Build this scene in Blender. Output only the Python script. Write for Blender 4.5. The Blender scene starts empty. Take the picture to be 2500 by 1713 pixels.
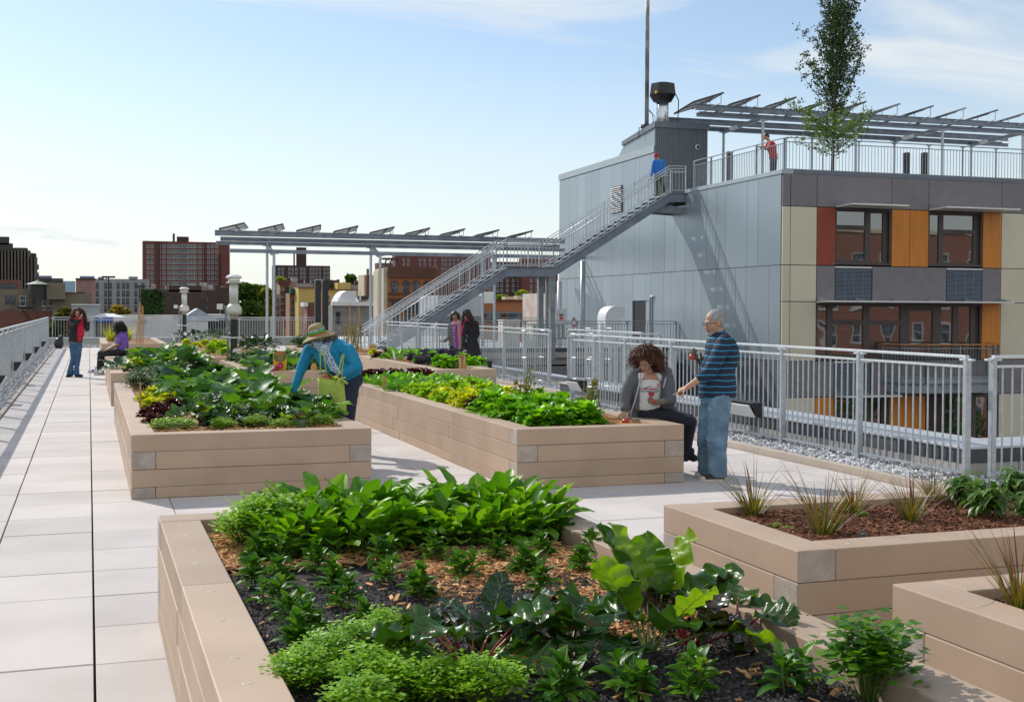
import bpy, bmesh, math, random
from math import sin, cos, pi, radians, sqrt, atan2
from mathutils import Vector, Matrix, noise as mnoise
V = Vector
R = random.Random
sc = bpy.context.scene
col = sc.collection
# ------------------------------------------------------------------ camera (solved from the photograph's vanishing lines)
PITCH, ROLL, YAW, FPX, PX, PY, EYE = .0206, .0044, .3362, 2956., 1250., 813.5, 1.77
def _rot():
    base = Matrix(((cos(YAW), -sin(YAW), 0), (0, 0, -1), (sin(YAW), cos(YAW), 0)))
    p = Matrix(((1, 0, 0), (0, cos(PITCH), -sin(PITCH)), (0, sin(PITCH), cos(PITCH))))
    r = Matrix(((cos(ROLL), -sin(ROLL), 0), (sin(ROLL), cos(ROLL), 0), (0, 0, 1)))
    return r @ p @ base
CM = _rot(); CT = CM.transposed(); CO = V((0, 0, EYE))
def ray(x, y): return CT @ V(((x - PX) / FPX, (y - PY) / FPX, 1))
def G(x, y, z=0.):                       # point of the horizontal plane z seen at photo pixel x, y
    d = ray(x, y); return CO + d * ((z - EYE) / d.z)
def W(x, y, Y):                          # point of the upright plane Y
    d = ray(x, y); return CO + d * (Y / d.y)
cam = bpy.data.objects.new('camera', bpy.data.cameras.new('camera')); col.objects.link(cam)
cm = CM
mw = Matrix(((cm[0][0], -cm[1][0], -cm[2][0], 0), (cm[0][1], -cm[1][1], -cm[2][1], 0), (cm[0][2], -cm[1][2], -cm[2][2], EYE), (0, 0, 0, 1)))
cam.matrix_world = mw
cam.data.sensor_width = 36; cam.data.lens = FPX / 2500 * 36
cam.data.shift_y = -(856.5 - PY) / 2500
cam.data.clip_start = .05; cam.data.clip_end = 8000
sc.camera = cam
# ------------------------------------------------------------------ node helpers and materials
def nn(nt, t, **k):
    n = nt.nodes.new(t)
    for a, b in k.items():
        if a.startswith('i_'): n.inputs[a[2:].replace('_', ' ')].default_value = b
        else: setattr(n, a, b)
    return n
MATS = {}
def mat(name, c, rough=.7, c2=None, scale=8., metal=0., bump=0., bscale=60., tint=0., trans=0., spec=.5, stretch=None, detail=4., lo=.35, hi=.65, coat=0., wear=None):
    """procedural surface: two colours mixed by noise, optional per-face tint, bump and leaf translucency"""
    if name in MATS: return MATS[name]
    m = bpy.data.materials.new(name); MATS[name] = m
    m.use_nodes = True
    nt = m.node_tree; nt.nodes.clear(); L = nt.links.new
    out = nn(nt, 'ShaderNodeOutputMaterial'); b = nn(nt, 'ShaderNodeBsdfPrincipled')
    b.inputs['Roughness'].default_value = rough; b.inputs['Metallic'].default_value = metal
    b.inputs['Specular IOR Level'].default_value = spec
    if coat: b.inputs['Coat Weight'].default_value = coat; b.inputs['Coat Roughness'].default_value = .15
    geo = nn(nt, 'ShaderNodeTexCoord'); vec = geo.outputs['Object']
    if stretch:
        mp = nn(nt, 'ShaderNodeMapping'); mp.inputs['Scale'].default_value = stretch; L(vec, mp.inputs['Vector']); vec = mp.outputs[0]
    c = tuple(c) + (1,); c2 = tuple(c2) + (1,) if c2 else tuple(v * .8 for v in c[:3]) + (1,)
    no = nn(nt, 'ShaderNodeTexNoise', i_Scale=scale, i_Detail=detail); L(vec, no.inputs['Vector'])
    mr = nn(nt, 'ShaderNodeMapRange'); mr.inputs[1].default_value = lo; mr.inputs[2].default_value = hi; L(no.outputs[0], mr.inputs[0])
    mx = nn(nt, 'ShaderNodeMix', data_type='RGBA'); mx.inputs[6].default_value = c; mx.inputs[7].default_value = c2; L(mr.outputs[0], mx.inputs[0])
    cout = mx.outputs[2]
    if wear:                               # stains with a shape of their own: (scale, amount, colour)
        n2 = nn(nt, 'ShaderNodeTexNoise', i_Scale=wear[0], i_Detail=6.); L(geo.outputs['Object'], n2.inputs['Vector'])
        r2 = nn(nt, 'ShaderNodeMapRange'); r2.inputs[1].default_value = .55; r2.inputs[2].default_value = .8; r2.inputs[4].default_value = wear[1]; L(n2.outputs[0], r2.inputs[0])
        m2 = nn(nt, 'ShaderNodeMix', data_type='RGBA'); m2.inputs[7].default_value = tuple(wear[2]) + (1,); L(r2.outputs[0], m2.inputs[0]); L(cout, m2.inputs[6]); cout = m2.outputs[2]
    if tint:
        at = nn(nt, 'ShaderNodeAttribute', attribute_name='tint')
        hs = nn(nt, 'ShaderNodeHueSaturation'); L(cout, hs.inputs['Color'])
        v1 = nn(nt, 'ShaderNodeMath', operation='MULTIPLY_ADD'); v1.inputs[1].default_value = tint; v1.inputs[2].default_value = 1; L(at.outputs['Fac'], v1.inputs[0]); L(v1.outputs[0], hs.inputs['Value'])
        v2 = nn(nt, 'ShaderNodeMath', operation='MULTIPLY_ADD'); v2.inputs[1].default_value = -.045 * tint; v2.inputs[2].default_value = .5; L(at.outputs['Fac'], v2.inputs[0])
        if trans: L(v2.outputs[0], hs.inputs['Hue'])
        cout = hs.outputs[0]
    L(cout, b.inputs['Base Color'])
    if bump:
        n3 = nn(nt, 'ShaderNodeTexNoise', i_Scale=bscale, i_Detail=5.); L(vec, n3.inputs['Vector'])
        bp = nn(nt, 'ShaderNodeBump', i_Strength=bump); bp.inputs['Distance'].default_value = .01; L(n3.outputs[0], bp.inputs['Height']); L(bp.outputs[0], b.inputs['Normal'])
    if trans:
        tr = nn(nt, 'ShaderNodeBsdfTranslucent'); gm = nn(nt, 'ShaderNodeMix', data_type='RGBA', blend_type='MULTIPLY'); gm.inputs[0].default_value = 1; gm.inputs[7].default_value = (1.9, 1.75, .6, 1)
        L(cout, gm.inputs[6]); L(gm.outputs[2], tr.inputs['Color'])
        ms = nn(nt, 'ShaderNodeMixShader'); ms.inputs[0].default_value = trans; L(b.outputs[0], ms.inputs[1]); L(tr.outputs[0], ms.inputs[2]); L(ms.outputs[0], out.inputs[0])
    else: L(b.outputs[0], out.inputs[0])
    return m
def gmat(name, c=(.02, .025, .03), rough=.04, ripple=0., rs=1.2):
    """window glass: dark mirror-like pane, slightly wavy"""
    if name in MATS: return MATS[name]
    m = mat(name, c, rough, c2=c, spec=1.)
    nt = m.node_tree; b = [n for n in nt.nodes if n.type == 'BSDF_PRINCIPLED'][0]
    b.inputs['Coat Weight'].default_value = 1.; b.inputs['Coat Roughness'].default_value = .01; b.inputs['Coat IOR'].default_value = 2.2
    if ripple:
        tc = nn(nt, 'ShaderNodeTexCoord'); n3 = nn(nt, 'ShaderNodeTexNoise', i_Scale=rs, i_Detail=1.); nt.links.new(tc.outputs['Object'], n3.inputs['Vector'])
        bp = nn(nt, 'ShaderNodeBump', i_Strength=ripple); bp.inputs['Distance'].default_value = .05; nt.links.new(n3.outputs[0], bp.inputs['Height'])
        nt.links.new(bp.outputs[0], b.inputs['Normal']); nt.links.new(bp.outputs[0], b.inputs['Coat Normal'])
    return m
def brick(name, c1, c2, mortar, scale=4., rough=.85):
    if name in MATS: return MATS[name]
    m = mat(name, c1, rough, c2=c2, scale=1.5)
    nt = m.node_tree; b = [n for n in nt.nodes if n.type == 'BSDF_PRINCIPLED'][0]
    tc = nn(nt, 'ShaderNodeTexCoord'); sp = nn(nt, 'ShaderNodeSeparateXYZ'); ad = nn(nt, 'ShaderNodeMath', operation='ADD'); cb = nn(nt, 'ShaderNodeCombineXYZ')
    L = nt.links.new
    L(tc.outputs['Object'], sp.inputs[0]); L(sp.outputs[0], ad.inputs[0]); L(sp.outputs[1], ad.inputs[1]); L(ad.outputs[0], cb.inputs[0]); L(sp.outputs[2], cb.inputs[1])
    br = nn(nt, 'ShaderNodeTexBrick', i_Scale=scale); br.inputs['Mortar Size'].default_value = .012
    src = b.inputs['Base Color'].links[0].from_socket
    L(cb.outputs[0], br.inputs['Vector']); L(src, br.inputs['Color1']); br.inputs['Color2'].default_value = tuple(c2) + (1,); br.inputs['Mortar'].default_value = tuple(mortar) + (1,)
    L(br.outputs[0], b.inputs['Base Color'])
    return m
# ------------------------------------------------------------------ mesh builder
class MB:
    def __init__(s): s.v = []; s.f = []; s.m = []; s.t = []
    def quad(s, a, b, c, d, m=0, t=0.):
        i = len(s.v); s.v += [tuple(a), tuple(b), tuple(c), tuple(d)]; s.f.append((i, i + 1, i + 2, i + 3)); s.m.append(m); s.t.append(t)
    def tri(s, a, b, c, m=0, t=0.):
        i = len(s.v); s.v += [tuple(a), tuple(b), tuple(c)]; s.f.append((i, i + 1, i + 2)); s.m.append(m); s.t.append(t)
    def poly(s, pts, m=0, t=0.):
        i = len(s.v); s.v += [tuple(p) for p in pts]; s.f.append(tuple(range(i, i + len(pts)))); s.m.append(m); s.t.append(t)
    def hexa(s, p, m=0, t=0., me=None, ax=None):
        """8 corners, bottom ring then top ring; me = material for the two faces across axis ax"""
        i = len(s.v); s.v += [tuple(q) for q in p]
        F = ((0, 3, 2, 1), (4, 5, 6, 7), (0, 1, 5, 4), (2, 3, 7, 6), (1, 2, 6, 5), (3, 0, 4, 7))   # -z +z -y +y +x -x
        for k, f in enumerate(F):
            s.f.append(tuple(i + j for j in f)); s.t.append(t)
            s.m.append(me if me is not None and ((ax == 0 and k in (4, 5)) or (ax == 1 and k in (2, 3)) or (ax == 2 and k in (0, 1))) else m)
    def box(s, x0, y0, z0, x1, y1, z1, m=0, t=0., me=None, ax=None):
        x0, x1 = min(x0, x1), max(x0, x1); y0, y1 = min(y0, y1), max(y0, y1); z0, z1 = min(z0, z1), max(z0, z1)
        s.hexa(((x0, y0, z0), (x1, y0, z0), (x1, y1, z0), (x0, y1, z0), (x0, y0, z1), (x1, y0, z1), (x1, y1, z1), (x0, y1, z1)), m, t, me, ax)
    def beam(s, p, q, w, h, m=0, up=(0, 0, 1), t=0.):
        """rectangular bar from p to q, w across, h along up"""
        p = V(p); q = V(q); d = (q - p).normalized(); u = V(up)
        a = d.cross(u)
        if a.length < 1e-4: a = d.cross(V((1, 0, 0)))
        a.normalize(); b = a.cross(d).normalized(); a = a * w / 2; b = b * h / 2
        s.hexa((p - a - b, p + a - b, p + a + b, p - a + b, q - a - b, q + a - b, q + a + b, q - a + b), m, t)
    def tube(s, pts, r, n=8, m=0, t=0., cap=True):
        pts = [V(p) for p in pts]; rs = r if isinstance(r, (list, tuple)) else [r] * len(pts)
        i0 = len(s.v); pa = None
        for k, p in enumerate(pts):
            d = (pts[min(k + 1, len(pts) - 1)] - pts[max(k - 1, 0)]).normalized()
            a = d.cross(V((0, 0, 1))) if pa is None else pa - d * pa.dot(d)
            if a.length < 1e-3: a = d.cross(V((1, 0, 0)))
            a.normalize(); pa = a; b = d.cross(a)
            for j in range(n):
                an = 2 * pi * j / n; s.v.append(tuple(p + (a * cos(an) + b * sin(an)) * rs[k]))
        for k in range(len(pts) - 1):
            for j in range(n):
                s.f.append((i0 + k * n + j, i0 + k * n + (j + 1) % n, i0 + (k + 1) * n + (j + 1) % n, i0 + (k + 1) * n + j)); s.m.append(m); s.t.append(t)
        if cap and n > 2:
            s.f.append(tuple(i0 + j for j in range(n))[::-1]); s.m.append(m); s.t.append(t)
            s.f.append(tuple(i0 + (len(pts) - 1) * n + j for j in range(n))); s.m.append(m); s.t.append(t)
    def lathe(s, prof, c=(0, 0, 0), n=20, m=0, sy=1.):
        i0 = len(s.v)
        for r, z in prof:
            for j in range(n): s.v.append((c[0] + r * cos(2 * pi * j / n), c[1] + sy * r * sin(2 * pi * j / n), c[2] + z))
        for k in range(len(prof) - 1):
            for j in range(n):
                s.f.append((i0 + k * n + j, i0 + k * n + (j + 1) % n, i0 + (k + 1) * n + (j + 1) % n, i0 + (k + 1) * n + j)); s.m.append(m); s.t.append(0.)
        s.f.append(tuple(i0 + j for j in range(n))[::-1]); s.m.append(m); s.t.append(0.)
        s.f.append(tuple(i0 + (len(prof) - 1) * n + j for j in range(n))); s.m.append(m); s.t.append(0.)
    def prism(s, pts, off, m=0):
        """closed polygon swept by vector off"""
        o = V(off); n = len(pts); i0 = len(s.v)
        s.v += [tuple(V(p)) for p in pts] + [tuple(V(p) + o) for p in pts]
        s.f.append(tuple(range(i0, i0 + n))[::-1]); s.f.append(tuple(range(i0 + n, i0 + 2 * n))); s.m += [m, m]; s.t += [0., 0.]
        for j in range(n):
            k = (j + 1) % n; s.f.append((i0 + j, i0 + k, i0 + n + k, i0 + n + j)); s.m.append(m); s.t.append(0.)
    def ball(s, c, r, n=8, k=6, m=0, t=0.):
        rx, ry, rz = r if isinstance(r, (tuple, list)) else (r, r, r)
        i0 = len(s.v)
        for a in range(k + 1):
            th = pi * a / k
            for j in range(n): s.v.append((c[0] + rx * sin(th) * cos(2 * pi * j / n), c[1] + ry * sin(th) * sin(2 * pi * j / n), c[2] - rz * cos(th)))
        for a in range(k):
            for j in range(n):
                s.f.append((i0 + a * n + j, i0 + a * n + (j + 1) % n, i0 + (a + 1) * n + (j + 1) % n, i0 + (a + 1) * n + j)); s.m.append(m); s.t.append(t)
    def mesh(s, name, mats, smooth=False):
        me = bpy.data.meshes.new(name); me.from_pydata(s.v, [], s.f)
        for mt in (mats if isinstance(mats, (list, tuple)) else [mats]): me.materials.append(mt)
        me.polygons.foreach_set('material_index', s.m)
        if any(s.t):
            a = me.attributes.new('tint', 'FLOAT', 'FACE'); a.data.foreach_set('value', s.t)
        if smooth: me.polygons.foreach_set('use_smooth', [True] * len(s.f))
        me.update(); return me
    def build(s, name, mats, parent=None, smooth=False, bevel=0., loc=None, fix=False):
        me = s.mesh(name, mats, smooth)
        if fix:
            bm = bmesh.new(); bm.from_mesh(me); bmesh.ops.remove_doubles(bm, verts=bm.verts, dist=1e-5); bmesh.ops.recalc_face_normals(bm, faces=bm.faces); bm.to_mesh(me); bm.free()
        o = bpy.data.objects.new(name, me); col.objects.link(o)
        if parent is not None: o.parent = parent
        if loc is not None: o.location = loc
        if bevel:
            b = o.modifiers.new('bevel', 'BEVEL'); b.width = bevel; b.segments = 2; b.limit_method = 'ANGLE'; b.harden_normals = False
        return o
def tag(o, label=None, cat=None, group=None, kind=None):
    if label: o['label'] = label
    if cat: o['category'] = cat
    if group: o['group'] = group
    if kind: o['kind'] = kind
    return o
def empty(name, label, cat, loc=(0, 0, 0), rz=0., group=None):
    o = bpy.data.objects.new(name, None); col.objects.link(o); o.location = loc; o.rotation_euler = (0, 0, rz); o.empty_display_size = .1
    return tag(o, label, cat, group)
KIDS = {}
def dup(o, loc=None, rz=None, scale=None, label=None, group=None, parent=None):
    c = o.copy(); col.objects.link(c)
    if parent is not None: c.parent = parent
    if loc is not None: c.location = loc
    if rz is not None: c.rotation_euler = (0, 0, rz)
    if scale is not None: c.scale = (scale,) * 3 if not isinstance(scale, (tuple, list)) else scale
    if label: c['label'] = label
    if group: c['group'] = group
    for k in kids(o): dup(k, parent=c)
    return c
def kids(o):
    if o.name not in KIDS: KIDS[o.name] = list(o.children)
    return KIDS[o.name]
def structure(o): o['kind'] = 'structure'; return o
def stuff(o): o['kind'] = 'stuff'; return o
TMP = bpy.data.scenes.new('bake')          # scratch scene: modifiers are baked here, then it is removed
def baked(o):
    TMP.collection.objects.link(o); vl = TMP.view_layers[0]; vl.update()
    me = bpy.data.meshes.new_from_object(o.evaluated_get(vl.depsgraph)); bpy.data.objects.remove(o); return me
ORD = ['first', 'second', 'third', 'fourth', 'fifth', 'sixth', 'seventh', 'eighth', 'ninth', 'tenth', 'eleventh', 'twelfth', 'thirteenth', 'fourteenth', 'fifteenth', 'sixteenth']
# ------------------------------------------------------------------ palette
TIMBER = mat('tan_plastic_timber', (.46, .335, .24), .6, (.41, .295, .208), 2.2, bump=.12, bscale=190., tint=.1, stretch=(1, 1, 1), wear=(3.5, .25, (.5, .42, .34)))
TIMBER_END = mat('timber_end_grain', (.43, .37, .315), .8, (.33, .28, .24), 9., bump=.3, bscale=60., wear=(14., .6, (.5, .45, .4)))
PLUG = mat('timber_plug', (.5, .4, .3), .6)
PAVER = mat('concrete_paver', (.60, .55, .525), .85, (.53, .485, .46), 1.3, bump=.3, bscale=220., tint=.07, wear=(.9, .35, (.5, .45, .40)))
DARKGAP = mat('dark_joint', (.03, .028, .026), .9)
GALV = mat('galvanised_steel', (.50, .54, .57), .42, (.36, .40, .43), 14., metal=.45, bump=.05, bscale=40., lo=.3, hi=.7)
GALV2 = mat('dull_galvanised_steel', (.30, .335, .36), .5, (.2, .225, .245), 5., metal=.4, lo=.3, hi=.7, wear=(2., .5, (.45, .48, .5)))
GALVR = mat('pale_galvanised_rail', (.68, .71, .73), .4, (.55, .58, .6), 20., metal=.3)
BLACK = mat('black_paint', (.012, .012, .013), .45, (.02, .02, .02), 5.)
WHITE = mat('white_paint', (.78, .78, .76), .5, (.7, .7, .68), 4.)
SOIL = mat('dark_gravel_soil', (.055, .047, .045), .95, (.02, .017, .016), 70., bump=1., bscale=90., tint=.5)
CHIP = mat('golden_wood_chip', (.60, .33, .14), .85, (.42, .20, .075), 30., tint=.55)
CHIPR = mat('red_brown_wood_chip', (.22, .085, .035), .85, (.12, .045, .022), 30., tint=.6)
PEBBLE = mat('pale_pebble', (.55, .55, .56), .75, (.38, .385, .4), 12., tint=.5)
ROOFM = mat('pale_roof_membrane', (.5, .5, .5), .8, (.42, .42, .42), .6, wear=(.4, .5, (.33, .33, .33)))
# ------------------------------------------------------------------ sky and sun
SUN_AZ = atan2(-.45, .893)               # compass angle of the sun, left of +Y
SUN_EL = radians(37.5)
w = bpy.data.worlds.new('World'); sc.world = w; w.use_nodes = True
nt = w.node_tree; nt.nodes.clear(); L = nt.links.new
wo = nn(nt, 'ShaderNodeOutputWorld'); bg = nn(nt, 'ShaderNodeBackground')
sky = nn(nt, 'ShaderNodeTexSky'); sky.sky_type = 'NISHITA'; sky.sun_disc = False; sky.sun_elevation = SUN_EL; sky.sun_rotation = SUN_AZ
sky.air_density = 1.; sky.dust_density = .4; sky.ozone_density = 1.5
tc = nn(nt, 'ShaderNodeTexCoord'); sp = nn(nt, 'ShaderNodeSeparateXYZ'); L(tc.outputs['Generated'], sp.inputs[0])
hz = nn(nt, 'ShaderNodeMath', operation='ADD'); hz.inputs[1].default_value = .12; L(sp.outputs[2], hz.inputs[0])
mx_ = nn(nt, 'ShaderNodeMath', operation='MAXIMUM'); mx_.inputs[1].default_value = .05; L(hz.outputs[0], mx_.inputs[0])
dv = nn(nt, 'ShaderNodeVectorMath', operation='SCALE'); iv = nn(nt, 'ShaderNodeMath', operation='DIVIDE'); iv.inputs[0].default_value = 1.; L(mx_.outputs[0], iv.inputs[1])
L(tc.outputs['Generated'], dv.inputs[0]); L(iv.outputs[0], dv.inputs['Scale'])
mp = nn(nt, 'ShaderNodeMapping'); mp.inputs['Rotation'].default_value = (0, 0, radians(-28)); mp.inputs['Scale'].default_value = (.55, 1.25, .0); L(dv.outputs[0], mp.inputs['Vector'])
n1 = nn(nt, 'ShaderNodeTexNoise', i_Scale=1.15, i_Detail=9., i_Roughness=.56, i_Distortion=.9); L(mp.outputs[0], n1.inputs['Vector'])
n2 = nn(nt, 'ShaderNodeTexNoise', i_Scale=.38, i_Detail=3.); L(mp.outputs[0], n2.inputs['Vector'])
r1 = nn(nt, 'ShaderNodeMapRange', interpolation_type='SMOOTHSTEP'); r1.inputs[1].default_value = .40; r1.inputs[2].default_value = .70; L(n1.outputs[0], r1.inputs[0])
r2 = nn(nt, 'ShaderNodeMapRange', interpolation_type='SMOOTHSTEP'); r2.inputs[1].default_value = .3; r2.inputs[2].default_value = .58; r2.inputs[3].default_value = .5; L(n2.outputs[0], r2.inputs[0])
mu = nn(nt, 'ShaderNodeMath', operation='MULTIPLY'); L(r1.outputs[0], mu.inputs[0]); L(r2.outputs[0], mu.inputs[1])
CLOUDF = mu
pale = nn(nt, 'ShaderNodeMapRange'); pale.inputs[1].default_value = .0; pale.inputs[2].default_value = .2; pale.inputs[3].default_value = .86; pale.inputs[4].default_value = .1; L(sp.outputs[2], pale.inputs[0])   # milky air towards the horizon
mxf = nn(nt, 'ShaderNodeMath', operation='MAXIMUM'); L(mu.outputs[0], mxf.inputs[0]); L(pale.outputs[0], mxf.inputs[1])
bk = nn(nt, 'ShaderNodeMapRange', interpolation_type='SMOOTHSTEP'); bk.inputs[1].default_value = .15; bk.inputs[2].default_value = -.45; bk.inputs[4].default_value = .9; L(sp.outputs[1], bk.inputs[0])   # added bright cloud bank, unseen behind the viewer, to fill the shaded fronts
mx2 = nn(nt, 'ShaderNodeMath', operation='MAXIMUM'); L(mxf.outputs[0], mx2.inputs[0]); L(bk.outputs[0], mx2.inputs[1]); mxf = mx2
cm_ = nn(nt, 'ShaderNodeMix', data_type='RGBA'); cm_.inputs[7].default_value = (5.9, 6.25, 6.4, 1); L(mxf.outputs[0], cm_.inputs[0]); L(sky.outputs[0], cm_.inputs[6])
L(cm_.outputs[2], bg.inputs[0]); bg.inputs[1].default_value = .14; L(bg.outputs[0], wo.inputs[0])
sl = bpy.data.lights.new('sun', 'SUN'); sl.energy = 3.9; sl.angle = radians(.5); sl.color = (1, .95, .87)
so = bpy.data.objects.new('sun', sl); col.objects.link(so)
sd = V((.45 * cos(SUN_EL), -.893 * cos(SUN_EL), -sin(SUN_EL)))
so.rotation_euler = sd.to_track_quat('-Z', 'Y').to_euler(); so.location = (-20, 40, 40)
sc.view_settings.view_transform = 'Standard'; sc.view_settings.look = 'None'; sc.view_settings.exposure = 0.; sc.view_settings.gamma = 1
sc.cycles.max_bounces = 6; sc.cycles.transparent_max_bounces = 8
# ================================================================== TERRACE
rn = R(1)
b = MB()
b.box(-1.95, -3, -.35, 8.62, 57.4, -.045); b.box(8.62, -3, -.35, 16, 10.3, -.045); b.box(8.62, 22, -.35, 10.6, 57.4, -.045)
structure(b.build('terrace_slab', DARKGAP))
b = MB()
xs = [-1.31, -.637, .02, .70, 1.365]
while xs[-1] < 16: xs.append(xs[-1] + .665)
for i in range(len(xs) - 1):
    sh = rn.uniform(-.015, .015); y = 11.52 - .745 * 15 + sh
    while y < 56.6:
        x0, x1 = xs[i], xs[i + 1]
        xm = 7.72 if y > 9.3 else 14.5
        if y > 21.5: xm = 9.1
        if x0 < xm:
            g = .0035; gx0 = .008 if i in (1, 2) else g
            z = rn.uniform(-.0025, .0025)
            b.box(x0 + gx0, y + g, -.045, min(x1, xm) - g, y + .745 - g, z, t=rn.uniform(-1, 1))
        y += .745
structure(b.build('terrace_paving', PAVER, bevel=.004))
# gravel margins with their kerbs
b = MB()
b.box(7.735, 9.3, -.045, 7.83, 21.5, .085); b.box(9.12, 21.5, -.045, 9.22, 56.6, .08); b.box(-1.40, 0, -.045, -1.325, 56.6, .03); b.box(-1.9, 56.65, -.04, 10.4, 56.8, .12)
b.box(7.83, 9.3, -.045, 16, 9.4, .085)
structure(b.build('kerb_strip', mat('tan_kerb', (.46, .39, .325), .75, (.40, .34, .28), 3., tint=0, bump=.2), bevel=.006))
PV = MB()
def pebbles(x0, y0, x1, y1, n, z, r0, r1, rg):
    for k in range(n):
        r = rg.uniform(r0, r1); x = rg.uniform(x0, x1); y = y0 + (y1 - y0) * rg.random() ** 1.5
        i = len(PV.v); c = V((x, y, z + rg.uniform(-.3, .9) * r)); t = rg.uniform(-1, 1); q = rg.uniform(0, 6.28)
        rr = [r * rg.uniform(.7, 1.2) for _ in range(6)]
        a = V((cos(q), sin(q), rg.uniform(-.3, .3))); d = V((-sin(q), cos(q), rg.uniform(-.3, .3)))
        PV.v += [tuple(c + a * rr[0]), tuple(c + d * rr[1]), tuple(c - a * rr[2]), tuple(c - d * rr[3]), tuple(c + V((0, 0, .75 * rr[4]))), tuple(c - V((0, 0, .6 * rr[5])))]
        for j in range(4):
            k2 = (j + 1) % 4
            PV.f += [(i + j, i + k2, i + 4), (i + k2, i + j, i + 5)]; PV.m += [0, 0]; PV.t += [t, t]
rg = R(5)
pebbles(7.83, 10.4, 8.66, 21.6, 9000, .035, .014, .034, rg)
pebbles(7.83, 9.42, 10.5, 10.5, 1500, .03, .014, .03, rg)
pebbles(-1.86, 6, -1.41, 56, 9000, .0, .016, .042, rg)
pebbles(9.25, 22, 9.9, 50, 4500, .03, .02, .045, rg)
pebbles(-1.8, 55.6, 3, 56.6, 900, .02, .03, .06, rg)
tag(PV.build('loose_gravel', PEBBLE), 'pale loose pebbles filling the margin strips along the railings', 'gravel', kind='stuff')
b = MB(); b.box(7.83, 9.4, -.045, 8.64, 21.6, .015); b.box(8.64, 9.4, -.045, 12, 10.34, .015); b.box(-1.9, 0, -.045, -1.4, 56.6, -.015); b.box(9.22, 22, -.045, 10.5, 56, .01)
structure(b.build('gravel_bed', mat('gravel_bed_grey', (.4, .4, .4), .9, (.3, .3, .3), 40., bump=.6)))
# ------------------------------------------------------------------ lower roof, courtyard and their low parapets
b = MB(); b.box(10.6, 41.9, -.3, 21.4, 75, -.02); b.box(-1.95, 57.4, -.6, 10.6, 75, -.25)
structure(b.build('flat_roof', ROOFM))
b = MB()
DARKB = mat('dark_flashing', (.075, .08, .09), .5, (.06, .065, .07), 3.); COPE = mat('pale_coping_metal', (.56, .58, .60), .38, (.50, .52, .54), 2., metal=.3); TANM = mat('dull_tan_flashing', (.44, .41, .37), .6, (.33, .31, .29), 2.5, wear=(2., .5, (.6, .57, .52)))
def parapet(b, x0, y0, x1, y1):
    b.box(x0, y0, -.04, x1, y1, .17, 0)
    b.box(x0 - .012 if x1 - x0 < 2 else x0, y0 - .012, .17, x1 + .012, y1 + .012, .315, 1)
    b.box(x0 - .03 if x1 - x0 < 2 else x0, y0 - .03, .315, x1 + .03, y1 + .03, .345, 2)
parapet(b, 8.66, 10.37, 9.35, 21.9); parapet(b, 9.36, 10.37, 16, 11.0)
tag(b.build('parapet_wall', [TANM, DARKB, COPE], bevel=.006), 'low metal-capped parapet wall turning the corner beyond the near right railing', 'parapet')
b = MB(); parapet(b, 10.6, 41.6, 21.2, 41.88); b.box(10.25, 22.2, -.04, 10.55, 57, .17); b.box(10.23, 22.2, .17, 10.57, 57, .2, 2)
tag(b.build('parapet_wall', [TANM, DARKB, COPE]), 'low pale parapet edging the equipment roof behind the right railings', 'parapet')
b = MB(); b.box(-1.9, 57, -.05, 10.5, 57.35, .35, 0); b.box(-1.95, 56.95, .35, 10.55, 57.4, .39, 2)
tag(b.build('parapet_wall', [mat('pale_block', (.5, .49, .46), .8, (.42, .41, .39), 2.), DARKB, COPE]), 'low pale parapet at the far end of the terrace', 'parapet')
# own building below, courtyard floor
b = MB(); b.box(-1.9, -4, -20, 8.6, 57, -.36); b.box(8.7, -4, -20, 17, 10.9, -.36); b.box(8.7, 22, -20, 10.6, 75, -.36); b.box(10.6, 41.7, -20, 21, 75, -.36); b.box(8.7, 11, -20, 9.3, 22, -.36)
tag(b.build('apartment_block', mat('grey_cladding', (.2, .2, .21), .6)), 'grey block carrying the planted terrace', 'building')
b = MB(); b.box(-900, -60, -20.3, 900, 2500, -20)
structure(b.build('street_ground', mat('asphalt_ground', (.06, .06, .06), .9, (.045, .05, .04), .05)))
b = MB(); b.box(9.3, 10.9, -12.2, 60, 42, -12)
structure(b.build('courtyard_floor', mat('courtyard_stone', (.2, .2, .19), .9)))
# ================================================================== PLANTERS
BH = (0, .103, .267, .432, .593); TH = .215
def wall_mesh(length, full, lift=0., seed=0, plugs=True):
    """one side of a planter along +x, outside at y=0, thickness TH; full[r] says which courses run through to the corner"""
    b = MB(); rg = R(seed)
    for r in range(4):
        z0, z1 = BH[r] + .0012, BH[r + 1] - .0012
        a, e = (0, length) if full[r] else (TH + .003, length - TH - .003)
        cuts = [a]; p = a + rg.uniform(1.5, 2.4)
        while p < e - .8: cuts.append(p); p += 2.44
        cuts.append(e)
        for k in range(len(cuts) - 1):
            dz = rg.uniform(-.001, .001); dy = rg.uniform(-.0022, .0022)
            b.box(cuts[k] + (.002 if k else 0), dy, z0 + dz, cuts[k + 1] - (.002 if k < len(cuts) - 2 else 0), TH + dy, z1 + dz + (.0 if r < 3 else 0), 0, rg.uniform(-1, 1), me=1, ax=0)
            if r == 3 and plugs:
                q = cuts[k] + .14
                while q < cuts[k + 1] - .05:
                    b.lathe([(.02, z1 + dz - .01), (.02, z1 + dz + .0012)], (q, TH * .5 + rg.uniform(-.01, .01), 0), 10, 2); q += rg.choice((.3, .42, .5))
    return b
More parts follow.
